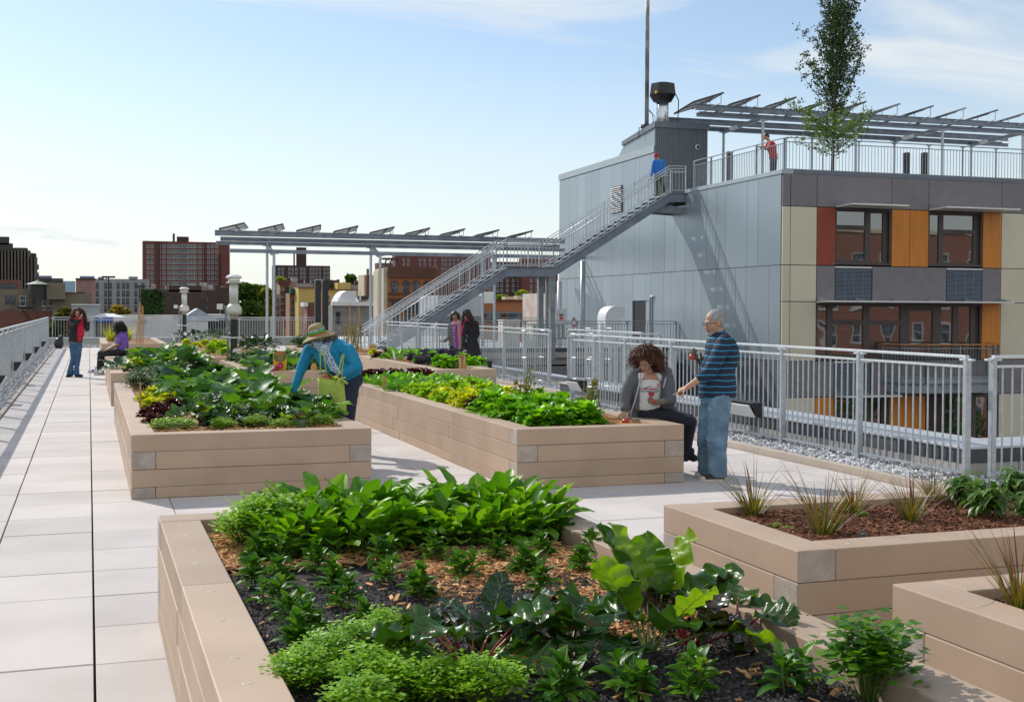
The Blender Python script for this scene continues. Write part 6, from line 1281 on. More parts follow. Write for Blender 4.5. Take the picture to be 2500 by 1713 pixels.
class Person:
    def __init__(s, label, loc, conv, group=None):
        s.root = empty('person', label, 'person', loc, -YAW, group); s.loc = V(loc); s.fw = V((sin(YAW), cos(YAW), 0)); s.rt = V((cos(YAW), -sin(YAW), 0)); s.conv = conv
    def __call__(s, X, Y, dy=0.):
        """crop coordinates -> local point on the upright plane dy behind the person's axis"""
        x, y = s.conv(X, Y); d = ray(x, y); t = ((s.loc - CO).dot(s.fw) + dy) / d.dot(s.fw); P = CO + d * t - s.loc
        return V((P.dot(s.rt), P.dot(s.fw), P.z))
def head(P, f, c, F, h=1., skin=None, hairfn=None, roll=0., brow=None, lips=(.35, .09, .085), eyes=True):
    """head volumes added to f around centre c looking along F; eyes, brows and lips as small children"""
    F = V(F).normalized(); Rt = F.cross(V((0, 0, 1))).normalized(); U = Rt.cross(F)
    if roll: U2 = U * cos(roll) + Rt * sin(roll); Rt = Rt * cos(roll) - U * sin(roll); U = U2
    at = lambda r, u, fo: c + Rt * (r * h) + U * (u * h) + F * (fo * h)
    A = (Rt, F, U); k = h
    f.ell(at(0, .035, -.012), (.076 * k, .094 * k, .092 * k), A); f.ell(at(0, -.03, .022), (.063 * k, .07 * k, .088 * k), A); f.ell(at(0, -.088, .055), (.034 * k, .03 * k, .03 * k), A)
    f.rc(at(0, .01, .086), at(0, -.026, .105), .009 * k, .014 * k); f.ell(at(0, .028, .074), (.05 * k, .018 * k, .013 * k), A)
    for sgn in (-1, 1): f.ell(at(sgn * .077, -.005, -.01), (.011 * k, .022 * k, .032 * k), A); f.ell(at(sgn * .038, -.028, .062), (.024 * k, .02 * k, .022 * k), A); f.ell(at(sgn * .011, -.03, .1), (.009 * k, .009 * k, .008 * k), A)
    if eyes == 2:                          # eyes cast down: lids with a dark lash line
        for sgn in (-1, 1):
            b = MB(); b.tube([at(sgn * .045, .0, .079), at(sgn * .032, -.005, .086), at(sgn * .018, -.001, .085)], .0026 * k, 5); b.build('eyelash', BLACK, P.root, smooth=True)
            if brow: b = MB(); b.tube([at(sgn * .05, .026, .078), at(sgn * .032, .033, .088), at(sgn * .014, .028, .094)], .0036 * k, 5); b.build('eyebrow', brow, P.root, smooth=True)
    elif eyes:
        for sgn in (-1, 1):
            b = MB(); q = at(sgn * .031, .006, .079); b.ball(q, .0115 * k, 10, 7, 0); b.ball(q + F * .0065 * k - U * .003 * k, .0068 * k, 8, 6, 1); b.build('eye', [EYEW, EYED], P.root, smooth=True)
            if brow: b = MB(); b.tube([at(sgn * .05, .026, .078), at(sgn * .032, .033, .088), at(sgn * .014, .028, .094)], .0045 * k, 5); b.build('eyebrow', brow, P.root, smooth=True)
    if lips:
        g = Fig(); g.ell(at(0, -.056, .09), (.023 * k, .011 * k, .0065 * k), A); g.ell(at(0, -.067, .088), (.019 * k, .011 * k, .007 * k), A); g.build('lips', mat('lips_%d' % int(lips[0] * 1000), lips, .45), P.root, .003, 2)
    return at
def core(f, nb, hip, *sh):
    f.rc(nb, V(nb).lerp(V(hip), .35), .06, .085); f.rc(V(nb).lerp(V(hip), .35), hip, .085, .09)
    for a in sh: f.rc(nb, a[0], .045, .045); [f.rc(a[i], a[i + 1], .042, .036) for i in range(len(a) - 1)]
def hand(f, w_, D, N, curl=(.5, .6, .7, .8), thumb=.5, s=1., side=1., r=.0085):
    """palm, four bent fingers of different length and a thumb leaving the side of the palm; D forearm direction, N palm normal"""
    D = V(D).normalized(); N = V(N); N = (N - D * N.dot(D)).normalized(); S = D.cross(N) * side
    w_ = V(w_)
    lens = (.072, .08, .074, .058); offs = (.030, .010, -.011, -.031)
    f.rc(w_, w_ + D * .03 * s, .024 * s, .022 * s, .75, S)
    for k in range(4):
        base = w_ + D * (.088 - abs(k - 1.2) * .004) * s + S * offs[k] * s
        f.rc(w_ + D * .02 * s + S * offs[k] * .55 * s, base, .0145 * s, .0115 * s)
        a = 0.; p = base
        for j, fr in enumerate((.45, .32, .23)):
            a += curl[k] * (.8, 1.05, .75)[j]; d = D * cos(a) + N * sin(a); q = p + d * lens[k] * fr * s; f.rc(p, q, r * s * (1.05 - .1 * j), r * s * (.97 - .1 * j), n=10); p = q
    t0 = w_ + D * .028 * s + S * .026 * s; d1 = (D * .55 + S * .75 + N * .3).normalized(); t1 = t0 + d1 * .042 * s; d2 = (D * (.8 - thumb * .3) + S * (.35 - thumb * .6) + N * (.35 + thumb * .5)).normalized(); t2 = t1 + d2 * .03 * s; d3 = (d2 - S * thumb * .4 + N * .1).normalized()
    f.rc(t0, t1, .0135 * s, .0105 * s); f.rc(t1, t2, .0105 * s, .0095 * s); f.rc(t2, t2 + d3 * .024 * s, .0092 * s, .008 * s)
def curls(P, name, m, c, r, n, ln, rg, cover=None, amp=.012, th=.0035, A=None, grav=.5, turns=3.):
    """mass of corkscrew curls springing from an ellipsoid"""
    b = MB(); c = V(c)
    A = A or (V((1, 0, 0)), V((0, 1, 0)), V((0, 0, 1)))
    for k in range(n):
        while True:
            d = V((rg.gauss(0, 1), rg.gauss(0, 1), rg.gauss(0, 1))).normalized()
            if cover is None or cover(d): break
        p = c + A[0] * d.x * r[0] + A[1] * d.y * r[1] + A[2] * d.z * r[2]; dd = (A[0] * d.x + A[1] * d.y + A[2] * d.z); l = ln * rg.uniform(.6, 1.2); s1 = dd.orthogonal().normalized(); s2 = dd.cross(s1); ph = rg.uniform(0, 6.28); pts = []
        N = int(5 * turns)
        for j in range(N + 1):
            u = j / N; q = p + dd * (l * u * (1 - .25 * u)) + V((0, 0, -grav * l * u * u)) + (s1 * cos(ph + u * turns * 6.28) + s2 * sin(ph + u * turns * 6.28)) * amp * min(1, u * 3); pts.append(q)
        b.tube(pts, [th * (1.1 - .5 * j / N) for j in range(N + 1)], 3, 0, rg.uniform(-1, 1), cap=False)
    return b.build(name, m, P.root, smooth=True)
def strands(P, name, m, pts, n, rg, spread, th=.004):
    """long straight hair: locks following a path, fanned out"""
    b = MB()
    for k in range(n):
        o = V((rg.uniform(-1, 1), rg.uniform(-1, 1), rg.uniform(-.2, .2))); e = rg.uniform(.75, 1.02); Q = [V(p) + o * sp_ for p, sp_ in zip(pts, spread)]; m_ = max(2, int(round(e * len(Q)))); b.tube(Q[:m_], [th] * (m_ - 1) + [th * .4], 4, 0, rg.uniform(-1, 1), cap=False)
    return b.build(name, m, P.root, smooth=True)
def shoe(P, heel, toe, m, sole=None, h=.075, wd=.048):
    f = Fig(); h_ = V(heel); t_ = V(toe); d = (t_ - h_); l = d.length; d /= l; up = V((0, 0, 1))
    f.rc(h_ + up * .035 + d * .035, h_ + d * l * .6 + up * .034, wd * .8, wd, .75); f.rc(h_ + d * l * .6 + up * .032, t_ - d * wd + up * .03, wd, wd * .85, .62); f.rc(h_ + d * .05 + up * .05, h_ + d * .06 + up * (h + .03), wd * .82, wd * .8)
    o = f.build('shoe', m, P.root, .006, 3)
    if sole:
        b = MB(); sd = d.cross(up).normalized(); n = 22; ring = []
        for k in range(n): a = 2 * pi * k / n; ring.append(h_ + d * (l * .5 + l * .51 * cos(a)) + sd * (wd * 1.06 * sin(a) * (1 + .12 * cos(a))))
        b.prism([(q.x, q.y, h_.z) for q in ring], (0, 0, .024)); b.build('sole', sole, o, fix=True)
    return o
RUB = mat('off_white_rubber', (.62, .58, .5), .6, (.45, .4, .32), 20.)
def K(x0, y0, s): return lambda X, Y: (x0 + X * s, y0 + Y * s)
HB = mat('auburn_curl', (.09, .032, .014), .45, (.16, .06, .02), 8., tint=.6, trans=.12); HBK = mat('black_brown_hair', (.018, .011, .009), .4, (.03, .018, .013), 10., tint=.5); HBR = mat('long_brown_hair', (.05, .022, .013), .38, (.03, .014, .01), 10., tint=.5); HGR = mat('grey_hair', (.36, .35, .34), .6, (.22, .21, .20), 40., tint=.4, bump=1., bscale=120.); HSI = mat('silver_wavy_hair', (.33, .30, .26), .5, (.2, .18, .155), 12., tint=.5)
# ---------------------------------------------------------------- man with striped shirt
P = Person('grey-haired man in a navy striped shirt and faded jeans pointing beside the planter', G(1742, 1169), K(1450, 740, .2827))
f = Fig(); F = V((-.90, -.36, -.22)); hc = P(1036, 172, -.01); at = head(P, f, hc, F, 1.02, brow=HGR, lips=(.3, .12, .1))
f.rc(hc + V((.03, .01, -.06)), P(1098, 300), .058, .068)
S = P(1128, 335, -.19); E = P(1005, 590, -.27); Wr = P(806, 727, -.24); f.rc(E, Wr, .046, .029); hd = (P(700, 768, -.22) - Wr)
hand(f, Wr, hd, V((0, .35, -1)), (.06, 1.15, 1.2, 1.25), .6, 1.05, 1.)
S2 = P(1050, 340, .18); E2 = P(985, 570, .27); W2 = P(925, 505, .14); f.rc(E2, W2, .045, .03); core(f, P(1098, 300), P(1060, 760), (S, E), (S2, E2))
f.build('body', SK2, P.root, .006)
f = Fig()
f.ell(P(1085, 400), (.155, .2, .2)); f.ell(P(1062, 590), (.195, .195, .24)); f.cone(P(1062, 640), P(1067, 812), .2, .198, (1, 0, 0), .95); f.rc(P(1130, 345, -.14), P(1060, 345, .14), .085); f.rc(P(1092, 285), P(1090, 350), .075, .12); f.ell(P(1150, 450), (.13, .19, .2))
f.rc(S, E, .085, .078); q = E.lerp(Wr, .34); f.rc(E, q, .078, .066, ends=True); f.rc(S2, E2, .082, .072); f.rc(E2, E2.lerp(W2, .6), .07, .055)
f.build('shirt', stripes('navy_striped_jersey', (.012, .018, .045), (.012, .22, .38), .062, .012), P.root, .008, 3, wrinkle=.006)
f = Fig()
f.ell(P(1055, 810), (.175, .17, .13)); f.rc(P(1085, 830, -.085), P(1062, 1160, -.1), .128, .11, .95, (1, 0, 0)); f.rc(P(1062, 1160, -.1), P(1065, 1330, -.1), .11, .1, .95, (1, 0, 0)); f.cone(P(1064, 1300, -.1), P(1068, 1503, -.1), .102, .098, (1, 0, 0), .85)
f.rc(P(1020, 830, .085), P(975, 1150, .1), .122, .1); f.rc(P(975, 1150, .1), P(965, 1350, .17), .1, .085); f.cone(P(968, 1300, .15), P(968, 1462, .2), .09, .085, (1, 0, 0), .9)
f.build('jeans', DENIM, P.root, .008, 3, wrinkle=.008, wscale=11)
b = MB(); q = P(1150, 870, -.2); 
shoe(P, P(1132, 1522, -.12) * V((1, 1, 0)) if False else V((P(1128, 1500, -.12).x, -.12, .0)), V((P(912, 1500, -.15).x, -.17, 0)), mat('black_canvas', (.014, .014, .015), .8), RUB); shoe(P, V((P(1050, 1450, .2).x, .2, 0)), V((P(872, 1450, .18).x, .16, 0)), MATS['black_canvas'], RUB)
for a, dy in ((V((P(912, 1500, -.15).x, -.17, 0)), 1), (V((P(872, 1450, .18).x, .16, 0)), 1)): b = MB(); b.ball(a + V((.032, .008, .03)), (.036, .04, .024), 10, 6); b.build('toe_cap', RUB, P.root, smooth=True)
f = Fig(); Rt = F.normalized().cross(V((0, 0, 1))).normalized(); f.ell(at(0, .055, -.022), (.085, .1, .088), (Rt, F.normalized(), V((0, 0, 1)))); f.ell(at(0, .0, -.06), (.079, .06, .07), (Rt, F.normalized(), V((0, 0, 1))))
f.build('hair', HGR, P.root, .006, 2, wrinkle=.003, wscale=40)
f = Fig(); f.ell(at(0, -.098, .06), (.036, .031, .028)); f.rc(at(-.055, -.075, .02), at(-.02, -.1, .065), .012); f.rc(at(.055, -.075, .02), at(.02, -.1, .065), .012); f.rc(at(-.02, -.044, .094), at(.02, -.044, .094), .006); f.build('beard', HGR, P.root, .005, 2)
b = MB()
for sgn in (-1, 1): b.tube([at(sgn * .032 + .022 * cos(t * pi / 8), .005 + .016 * sin(t * pi / 8), .102) for t in range(17)], .0022, 4, cap=False); b.tube([at(sgn * .054, .008, .1), at(sgn * .08, .012, .02), at(sgn * .082, .005, -.02)], .0025, 4)
b.tube([at(-.01, .008, .104), at(.01, .008, .104)], .0022, 4); b.build('glasses', mat('dark_spectacle_frame', (.03, .03, .05), .3), P.root)
f = Fig(); hand(f, W2, P(880, 478, .1) - W2, V((-.1, -.3, 1)), (.6, .6, .65, .65), .6, 1.32, -1., .013); f.rc(W2, E2.lerp(W2, .8), .036, .038); f.build('glove', mat('olive_garden_glove', (.13, .105, .06), .9, (.09, .072, .04), 12., bump=.5), P.root, .006, 2)
def tomatoo(label, p, r=.04, orange=0):
    b = MB(); b.ball((0, 0, 0), (r, r, r * .88), 16, 10); b.ball((0, 0, r * .84), (r * .1, r * .1, r * .12), 6, 4, 1)
    for k in range(5): a = k * 1.257; b.tri((0, 0, r * .88), (cos(a - .25) * r * .3, sin(a - .25) * r * .3, r * .86), (cos(a) * r * .62, sin(a) * r * .62, r * .74), 1)
    return tag(b.build('tomato', [mat('ripe_tomato', (.62, .035, .012), .2, (.5, .025, .01), 6., coat=.3) if not orange else mat('orange_tomato', (.7, .16, .01), .2, (.62, .12, .01), 6., coat=.3), STEMG], loc=p, smooth=True), label, 'tomato')
tomatoo('big red tomato held up in the man\'s gloved hand', P.root.matrix_world @ V((0, 0, 0)) if False else P.loc + P.rt * P(857, 462, .08).x + P.fw * .08 + V((0, 0, P(857, 462, .08).z)), .044)
# ---------------------------------------------------------------- seated girl with tomatoes
P = Person('seated girl with big curly hair, grey hoodie and printed white top on planter corner', (5.60, 12.0, 0), K(1450, 740, .2827))
seat = P(500, 960, 0)
f = Fig(); F = V((-.45, -.72, -.5)); hc = P(447, 512, -.06); at = head(P, f, hc, F, .88, brow=HBK, lips=(.5, .06, .08), roll=-.12, eyes=2)
f.rc(hc + V((.02, .05, -.05)), P(478, 620, .0), .046, .058)
f.ell(P(478, 650, -.03), (.13, .07, .07))
S = P(335, 640, 0); E = P(272, 800, -.05); Wr = P(265, 925, -.16); f.rc(S, E, .045, .04); f.rc(E, Wr, .04, .026); hand(f, Wr, P(256, 985, -.2) - Wr, V((.2, .5, -.3)), (.25, .3, .35, .4), .3, .95, -1.)
S2 = P(630, 640, .03); E2 = P(660, 835, -.08); W2 = P(578, 850, -.2); f.rc(S2, E2, .045, .04); f.rc(E2, W2, .04, .03); core(f, P(478, 630), P(490, 900), (S,), (S2,)); f.build('body', SK2, P.root, .006)
f = Fig(); f.ell(P(480, 720, -.03), (.125, .085, .14)); f.cone(P(480, 720, -.03), P(475, 925, -.04), .125, .125, (1, 0, 0), .68); f.rc(P(410, 640, -.03), P(550, 640, -.02), .055); f.build('top', cloth('white_jersey', (.72, .72, .70), (.6, .6, .6), .4, 40., sc_=30.), P.root, .007, 3, wrinkle=.004)
def decal(P, name, m, poly, base, n=V((0, -1, 0)), th=.004):
    b = MB(); b.prism([base + V((x, 0, z)) for x, z in poly], n * th); return b.build(name, m, P.root, fix=True)
def heart(s): return [(s * .062 * 16 * sin(t) ** 3 / 16, s * .055 * (13 * cos(t) - 5 * cos(2 * t) - 2 * cos(3 * t) - cos(4 * t)) / 13) for t in [k * 2 * pi / 24 for k in range(24)]]
REDP = mat('red_print', (.55, .02, .05), .7); BLKP = mat('grey_print', (.12, .12, .13), .8)
for k, (X, Y, w_, a) in enumerate(((425, 735, 60, .1), (470, 742, 90, -.1), (520, 735, 80, .12), (450, 760, 100, -.05), (515, 765, 90, .08), (470, 722, 60, .25), (545, 750, 50, -.2))):
    p = P(X, Y, -.122 - .0 * k); l = w_ * .00126 / 2; decal(P, 'print', REDP if k in (1, 2) else BLKP, [(-l, -.004 + a * -l), (l, -.004 + a * l), (l, .003 + a * l), (-l, .003 - a * l)], p)
decal(P, 'print', REDP, heart(.5), P(495, 788, -.125)); decal(P, 'print', REDP, heart(.2), P(557, 708, -.112))
HOOD = cloth('grey_marl_fleece', (.135, .14, .15), (.10, .105, .115), .5, 80., sc_=60.)
f = Fig(); f.rc(P(365, 635, .02), P(325, 660, .01), .075); f.rc(S, E, .078, .07); f.rc(E, E.lerp(Wr, .85), .066, .05); f.rc(P(590, 625, .05), P(632, 655, .03), .075); f.rc(S2, E2, .078, .07); f.rc(E2, E2.lerp(W2, .5), .065, .05)
f.rc(P(385, 640, -.02), P(375, 900, -.03), .05, .06, .9); f.rc(P(350, 700, .0), P(345, 960, .02), .05, .07); f.rc(P(600, 640, 0), P(618, 880, -.02), .055, .06); f.ell(P(480, 760, .05), (.17, .06, .24)); f.rc(P(420, 600, .08), P(600, 590, .07), .055); f.ell(P(620, 590, .08), (.075, .07, .06)); f.rc(P(640, 880, .03), P(700, 930, .05), .06, .04)
f.build('hoodie', HOOD, P.root, .007, 3, wrinkle=.005)
b = MB(); b.tube([P(398, 600, -.08), P(392, 700, -.105), P(355, 840, -.1), P(318, 950, -.09), P(318, 990, -.08)], .009, 6); b.tube([P(622, 640, -.06), P(600, 730, -.1)], .009, 6); b.build('zip_edge', mat('lilac_zip', (.55, .52, .66), .6), P.root, smooth=True)
f = Fig(); f.ell(P(500, 955, 0), (.17, .15, .11)); kn = P(835, 1030, -.12); kn2 = P(820, 1010, .1); f.rc(P(520, 960, -.05), kn, .095, .072); f.rc(P(520, 955, .08), kn2, .095, .072); f.rc(kn, P(790, 1330, -.02), .068, .05); f.rc(kn2, P(770, 1330, .1), .068, .05); f.build('trousers', cloth('black_denim', (.012, .014, .022), (.02, .023, .033)), P.root, .008, 3, wrinkle=.004)
f = Fig(); hand(f, W2, P(520, 865, -.22) - W2, V((-.2, -.35, 1)), (.7, .7, .7, .75), .4, 1.1, 1., .0105); f.rc(W2, W2.lerp(E2, .2), .034, .036); f.build('glove', mat('khaki_garden_glove', (.24, .2, .13), .9, (.17, .14, .085), 14., bump=.5), P.root, .006, 2)
rg = R(31); Fn = F.normalized()
curls(P, 'hair', HB, hc + V((.015, .05, .035)), (.095, .1, .1), 760, .16, rg, lambda d: (d.dot(Fn) < .45 or d.z > .12) and not (d.dot(Fn) > .1 and d.z < -.25), .013, .0042, grav=.4)
f = Fig(); f.ell(hc + V((.01, .025, .058)), (.12, .12, .1)); f.build('hair', mat('dark_hair_mass', (.04, .016, .009), .6), P.root, .01, 2)
shoe(P, P(800, 1345, 0), P(900, 1375, -.1), BLK)
def wp(P, v): return P.loc + P.rt * v.x + P.fw * v.y + V((0, 0, v.z))
tomatoo('small red tomato lying in the seated girl\'s gloved palm', wp(P, P(503, 850, -.24)), .034); tomatoo('red tomato on the mulch under the seated girl\'s fingers', G(1450 + 272 * .2827, 740 + 1020 * .2827, .585), .036)
# ---------------------------------------------------------------- bending woman with hat
P = Person('woman in a straw hat, turquoise sweater and blue scarf bending over the planter', (2.98, 14.55, 0), K(660, 760, .3326))
f = Fig(); F = V((-.86, -.36, -.42)); hc = P(352, 208, -.05); at = head(P, f, hc, F, .98, brow=HGR, lips=(.36, .12, .11), roll=.1)
f.rc(hc + V((.04, .02, -.04)), P(425, 255, 0), .05, .06)
S = P(285, 285, .06); E = P(228, 420, -.02); Wr = P(172, 575, -.1); f.rc(S, E, .045, .04); f.rc(E, Wr, .038, .027); hand(f, Wr, P(150, 625, -.12) - Wr, V((.3, .5, .2)), (.3, .35, .4, .4), .3, 1., 1.)
S2 = P(575, 290, -.12); E2 = P(632, 405, -.18); W2 = P(505, 476, -.24); f.rc(S2, E2, .045, .042); f.rc(E2, W2, .038, .027); hand(f, W2, P(480, 525, -.25) - W2, V((-.7, .5, 0)), (.25, .3, .35, .4), .4, 1., -1.); core(f, P(430, 265), P(580, 480), (S,), (S2,)); f.build('body', SK3, P.root, .006)
f = Fig()
f.ell(P(440, 310, -.02), (.2, .15, .17)); f.rc(P(430, 310, 0), P(560, 440, -.02), .185, .17, .85); f.cone(P(530, 410, -.02), P(588, 505, -.02), .18, .165, (.7, 0, .7), .9); f.rc(P(310, 290, .05), P(400, 270, .02), .075, .1); f.rc(P(500, 260, -.05), P(570, 290, -.12), .1, .085)
f.rc(S, E, .078, .066); f.rc(E, Wr, .06, .046); f.rc(S2, E2, .085, .078); f.rc(E2, W2.lerp(E2, .12), .07, .05); f.ell(P(590, 330, -.12), (.09, .09, .12))
f.build('sweater', cloth('turquoise_wool', (.008, .25, .44), (.006, .20, .37), .5, 70., sc_=20.), P.root, .008, 3, wrinkle=.006)
f = Fig(); f.ell(P(590, 500, 0), (.155, .16, .14)); f.rc(P(595, 520, -.07), P(585, 690, -.11), .108, .08); f.rc(P(585, 690, -.11), P(575, 880, -.02), .08, .06); f.rc(P(570, 520, .08), P(545, 690, .05), .105, .08); f.rc(P(545, 690, .05), P(535, 900, .12), .078, .06); f.build('jeans', DENIMD, P.root, .008, 3, wrinkle=.004)
shoe(P, V((P(600, 900, 0).x, -.02, 0)), V((P(470, 900, 0).x, -.08, 0)), BLK); shoe(P, V((P(560, 900, 0).x, .12, 0)), V((P(430, 900, 0).x, .06, 0)), BLK)
SCB = pattern('blue_printed_scarf', [(.02, .03, .12), (.02, .22, .36), (.5, .54, .58), (.05, .08, .3), (.3, .42, .52)], 38.)
f = Fig(); f.rc(P(335, 240, -.14), P(400, 275, -.17), .05, .06); f.rc(P(400, 200, .02), P(440, 250, -.02), .055, .06); f.rc(P(440, 250, -.05), P(385, 285, -.18), .065, .06); f.rc(P(360, 262, -.02), P(430, 240, .06), .07, .06); f.rc(P(395, 285, -.2), P(470, 420, -.26), .055, .05, .5, (1, 0, 0)); f.rc(P(470, 420, -.26), P(500, 455, -.27), .05, .045, .4, (1, 0, 0)); f.build('scarf', SCB, P.root, .007, 2, wrinkle=.006, wscale=22)
b = MB(); rg = R(3)
for k in range(60): X = rg.uniform(435, 525); p = P(X, 455 + (X - 480) * .3 + rg.uniform(-8, 8), -.27 + rg.uniform(-.02, .02)); b.tube([p, p + V((rg.uniform(-.02, .03), rg.uniform(-.02, .02), -.05)), p + V((rg.uniform(-.03, .04), rg.uniform(-.03, .02), -.1))], .004, 3, cap=False)
b.build('scarf_fringe', mat('dark_violet_fringe', (.03, .02, .07), .8), P.root)
up = V((-.27, -.16, .93)).normalized(); ax1 = up.orthogonal().normalized(); ax2 = up.cross(ax1); bc = P(347, 168, -.05)
STRAW = mat('olive_straw', (.34, .27, .12), .8, (.27, .21, .09), 40., bump=.6, bscale=120.)
def lth(prof, m, name, parent=None):
    b = MB(); n = 36; i0 = 0
    for r_, z in prof:
        for j in range(n): a = 2 * pi * j / n; b.v.append(tuple(bc + ax1 * (r_ * cos(a)) + ax2 * (r_ * sin(a)) + up * (z + (.02 * sin(2 * a) * (r_ - .11) / .1 if r_ > .11 else 0))))
    for k in range(len(prof) - 1):
        for j in range(n): b.f.append((k * n + j, k * n + (j + 1) % n, (k + 1) * n + (j + 1) % n, (k + 1) * n + j)); b.m.append(0); b.t.append(0)
    return b.build(name, m, parent or P.root, smooth=True, fix=True)
hat = lth([(.098, -.01), (.15, -.018), (.19, -.028), (.208, -.04), (.209, -.034), (.19, -.02), (.15, -.008), (.106, .004), (.104, .03), (.10, .07), (.092, .1), (.075, .122), (.045, .133), (.0, .136)], STRAW, 'hat')
lth([(.1075, .004), (.1068, .022), (.1058, .03)], mat('red_band', (.5, .05, .01), .7), 'hat_band', hat); lth([(.1068, .022), (.1058, .036), (.1046, .05)], mat('green_band', (.02, .42, .05), .7), 'hat_band', hat)
lth([(.1055, .05), (.1042, .062), (.1028, .074)], pattern('striped_band', [(.5, .5, .55), (.04, .2, .4), (.55, .5, .45), (.3, .08, .04), (.1, .45, .5)], 26., 0.), 'hat_band', hat)
rg = R(8); curls(P, 'hair', HSI, P(430, 185, .02), (.07, .07, .055), 260, .06, rg, lambda d: d.x > -.3, .012, .004, grav=.5, turns=1.5)
f = Fig(); f.ell(P(425, 180, .02), (.085, .08, .06)); f.ell(hc + V((.03, .03, .03)), (.085, .085, .085)); f.build('hair', mat('silver_hair_mass', (.25, .23, .2), .6, (.15, .14, .12), 25.), P.root, .008, 2)
b = MB(); b.ball(at(.083, -.045, -.0), .008, 8, 6); b.build('earring', mat('pearl', (.75, .72, .66), .25), P.root, smooth=True)
# bag with vegetables
bp = G(660 + 452 * .3326, 760 + 735 * .3326, .593); BGP = bp + V((.02, .06, 0))
r = empty('woven_bag', 'lime green woven bag standing on the planter edge in the woman\'s hand', 'bag', BGP, -YAW - .05)
WOV = mat('lime_woven_straw', (.42, .52, .09), .7, (.33, .44, .06), 30.)
nt_ = WOV.node_tree; bb = [q for q in nt_.nodes if q.type == 'BSDF_PRINCIPLED'][0]; t_ = nn(nt_, 'ShaderNodeTexCoord'); ck = nn(nt_, 'ShaderNodeTexVoronoi', i_Scale=52.); ck.distance = 'CHEBYCHEV'; ck.inputs['Randomness'].default_value = .15; nt_.links.new(t_.outputs['Object'], ck.inputs['Vector']); bmp = nn(nt_, 'ShaderNodeBump', i_Strength=.8); bmp.inputs['Distance'].default_value = .008; bmp.invert = True; nt_.links.new(ck.outputs['Distance'], bmp.inputs['Height']); nt_.links.new(bmp.outputs[0], bb.inputs['Normal'])
b = MB(); n = 32; prof = [(.0, .0, .001), (.148, .062, .0), (.158, .075, .03), (.152, .085, .15), (.146, .085, .3), (.15, .088, .365), (.142, .08, .365), (.138, .076, .3), (.14, .07, .05), (.0, .0, .045)]
for rx, ry, z in prof:
    for j in range(n): a = 2 * pi * j / n; ca, sa = cos(a), sin(a); b.v.append((rx * abs(ca) ** .6 * (1 if ca > 0 else -1) - .02 * z / .36, ry * abs(sa) ** .6 * (1 if sa > 0 else -1), z + .02 * (ca * .6) * z / .36 * -1))
for k in range(len(prof) - 1):
    for j in range(n): b.f.append((k * n + j, k * n + (j + 1) % n, (k + 1) * n + (j + 1) % n, (k + 1) * n + j)); b.m.append(0); b.t.append(0)
b.build('bag_body', WOV, r, smooth=True, fix=True)
for y, dx in ((-.082, 0), (.082, -.02)):
    b = MB(); b.tube([(-.11 + dx, y, .33), (-.14 + dx, y, .5), (-.135 + dx, y * .8, .66), (-.12 + dx, y * .7, .68), (-.1 + dx, y * .8, .64), (-.06 + dx, y, .38)] if y > 0 else [(.045, y, .32), (.09, y, .48), (.125, y * .9, .64), (.142, y * .9, .655), (.135, y * .9, .6), (.11, y, .33)], .0075, 6); b.build('strap', WOV, r, smooth=True)
Mb = Matrix.Translation(BGP) @ Matrix.Rotation(-YAW - .05, 4, 'Z')
tomatoo('orange tomato on top of the woven bag', Mb @ V((-.075, -.04, .405)), .028, 1); tomatoo('yellow-orange tomato at the rim of the woven bag', Mb @ V((-.045, -.06, .365)), .026, 1)
b = MB(); b.ball((0, 0, 0), .02, 10, 8); tag(b.build('radish', mat('pink_radish', (.5, .03, .11), .3, (.42, .02, .08), 8.), loc=Mb @ V((-.055, -.05, .385)), smooth=True), 'pink radish between the tomatoes in the woven bag', 'radish')
b = MB(); rg = R(4)
for k in range(26): a = rg.uniform(2.2, 4.2); l = rg.uniform(.1, .2); b.tube([(rg.uniform(-.06, .06), rg.uniform(-.03, .03), 0), (cos(a) * l * .5, sin(a) * l * .3, .07), (cos(a) * l + .02, sin(a) * l * .6, .05)], [.005, .004, .002], 4, cap=False)
tag(b.build('spring_onions', STEMG, loc=Mb @ V((-.02, .02, .37)), smooth=True), 'bunch of dark green onion tops spilling left out of the woven bag', 'vegetable')
b = leafy(5, 16, .1, (.08, .13), (.05, .07), .03, (.3, 1.3), .1, .06); tag(b.build('lettuce_head', [leafm('pale_lettuce', (.42, .5, .12), (.3, .42, .08), .3), RIBG], loc=Mb @ V((.05, -.01, .34)), smooth=True), 'pale green lettuce head in the woven bag', 'vegetable')
# ---------------------------------------------------------------- standing woman with red scarf
P = Person('standing woman with long curly hair, black jacket, red scarf and jeans gesturing at left', G(186, 920), K(130, 730, .2217))
f = Fig(); F = V((.25, -.95, .1)); hc = P(272, 150, 0); at = head(P, f, hc, F, .95, brow=HBK, lips=(.4, .06, .06)); f.rc(hc - V((0, 0, .06)), P(270, 215), .05, .055)
S = P(195, 235, 0); E = P(225, 305, -.16); Wr = P(285, 232, -.24); f.rc(E, Wr, .04, .028); hand(f, Wr, P(305, 180, -.25) - Wr, V((1, .1, .2)), (.2, .2, .25, .3), .3, 1.05, 1.)
S2 = P(350, 235, 0); E2 = P(375, 330, -.1); W2 = P(385, 262, -.2); f.rc(E2, W2, .04, .028); hand(f, W2, P(388, 210, -.22) - W2, V((-1, .1, .2)), (.3, .3, .35, .45), .3, 1.05, -1.); core(f, P(270, 222), P(245, 480), (S, E), (S2, E2)); f.build('body', SK2, P.root, .008)
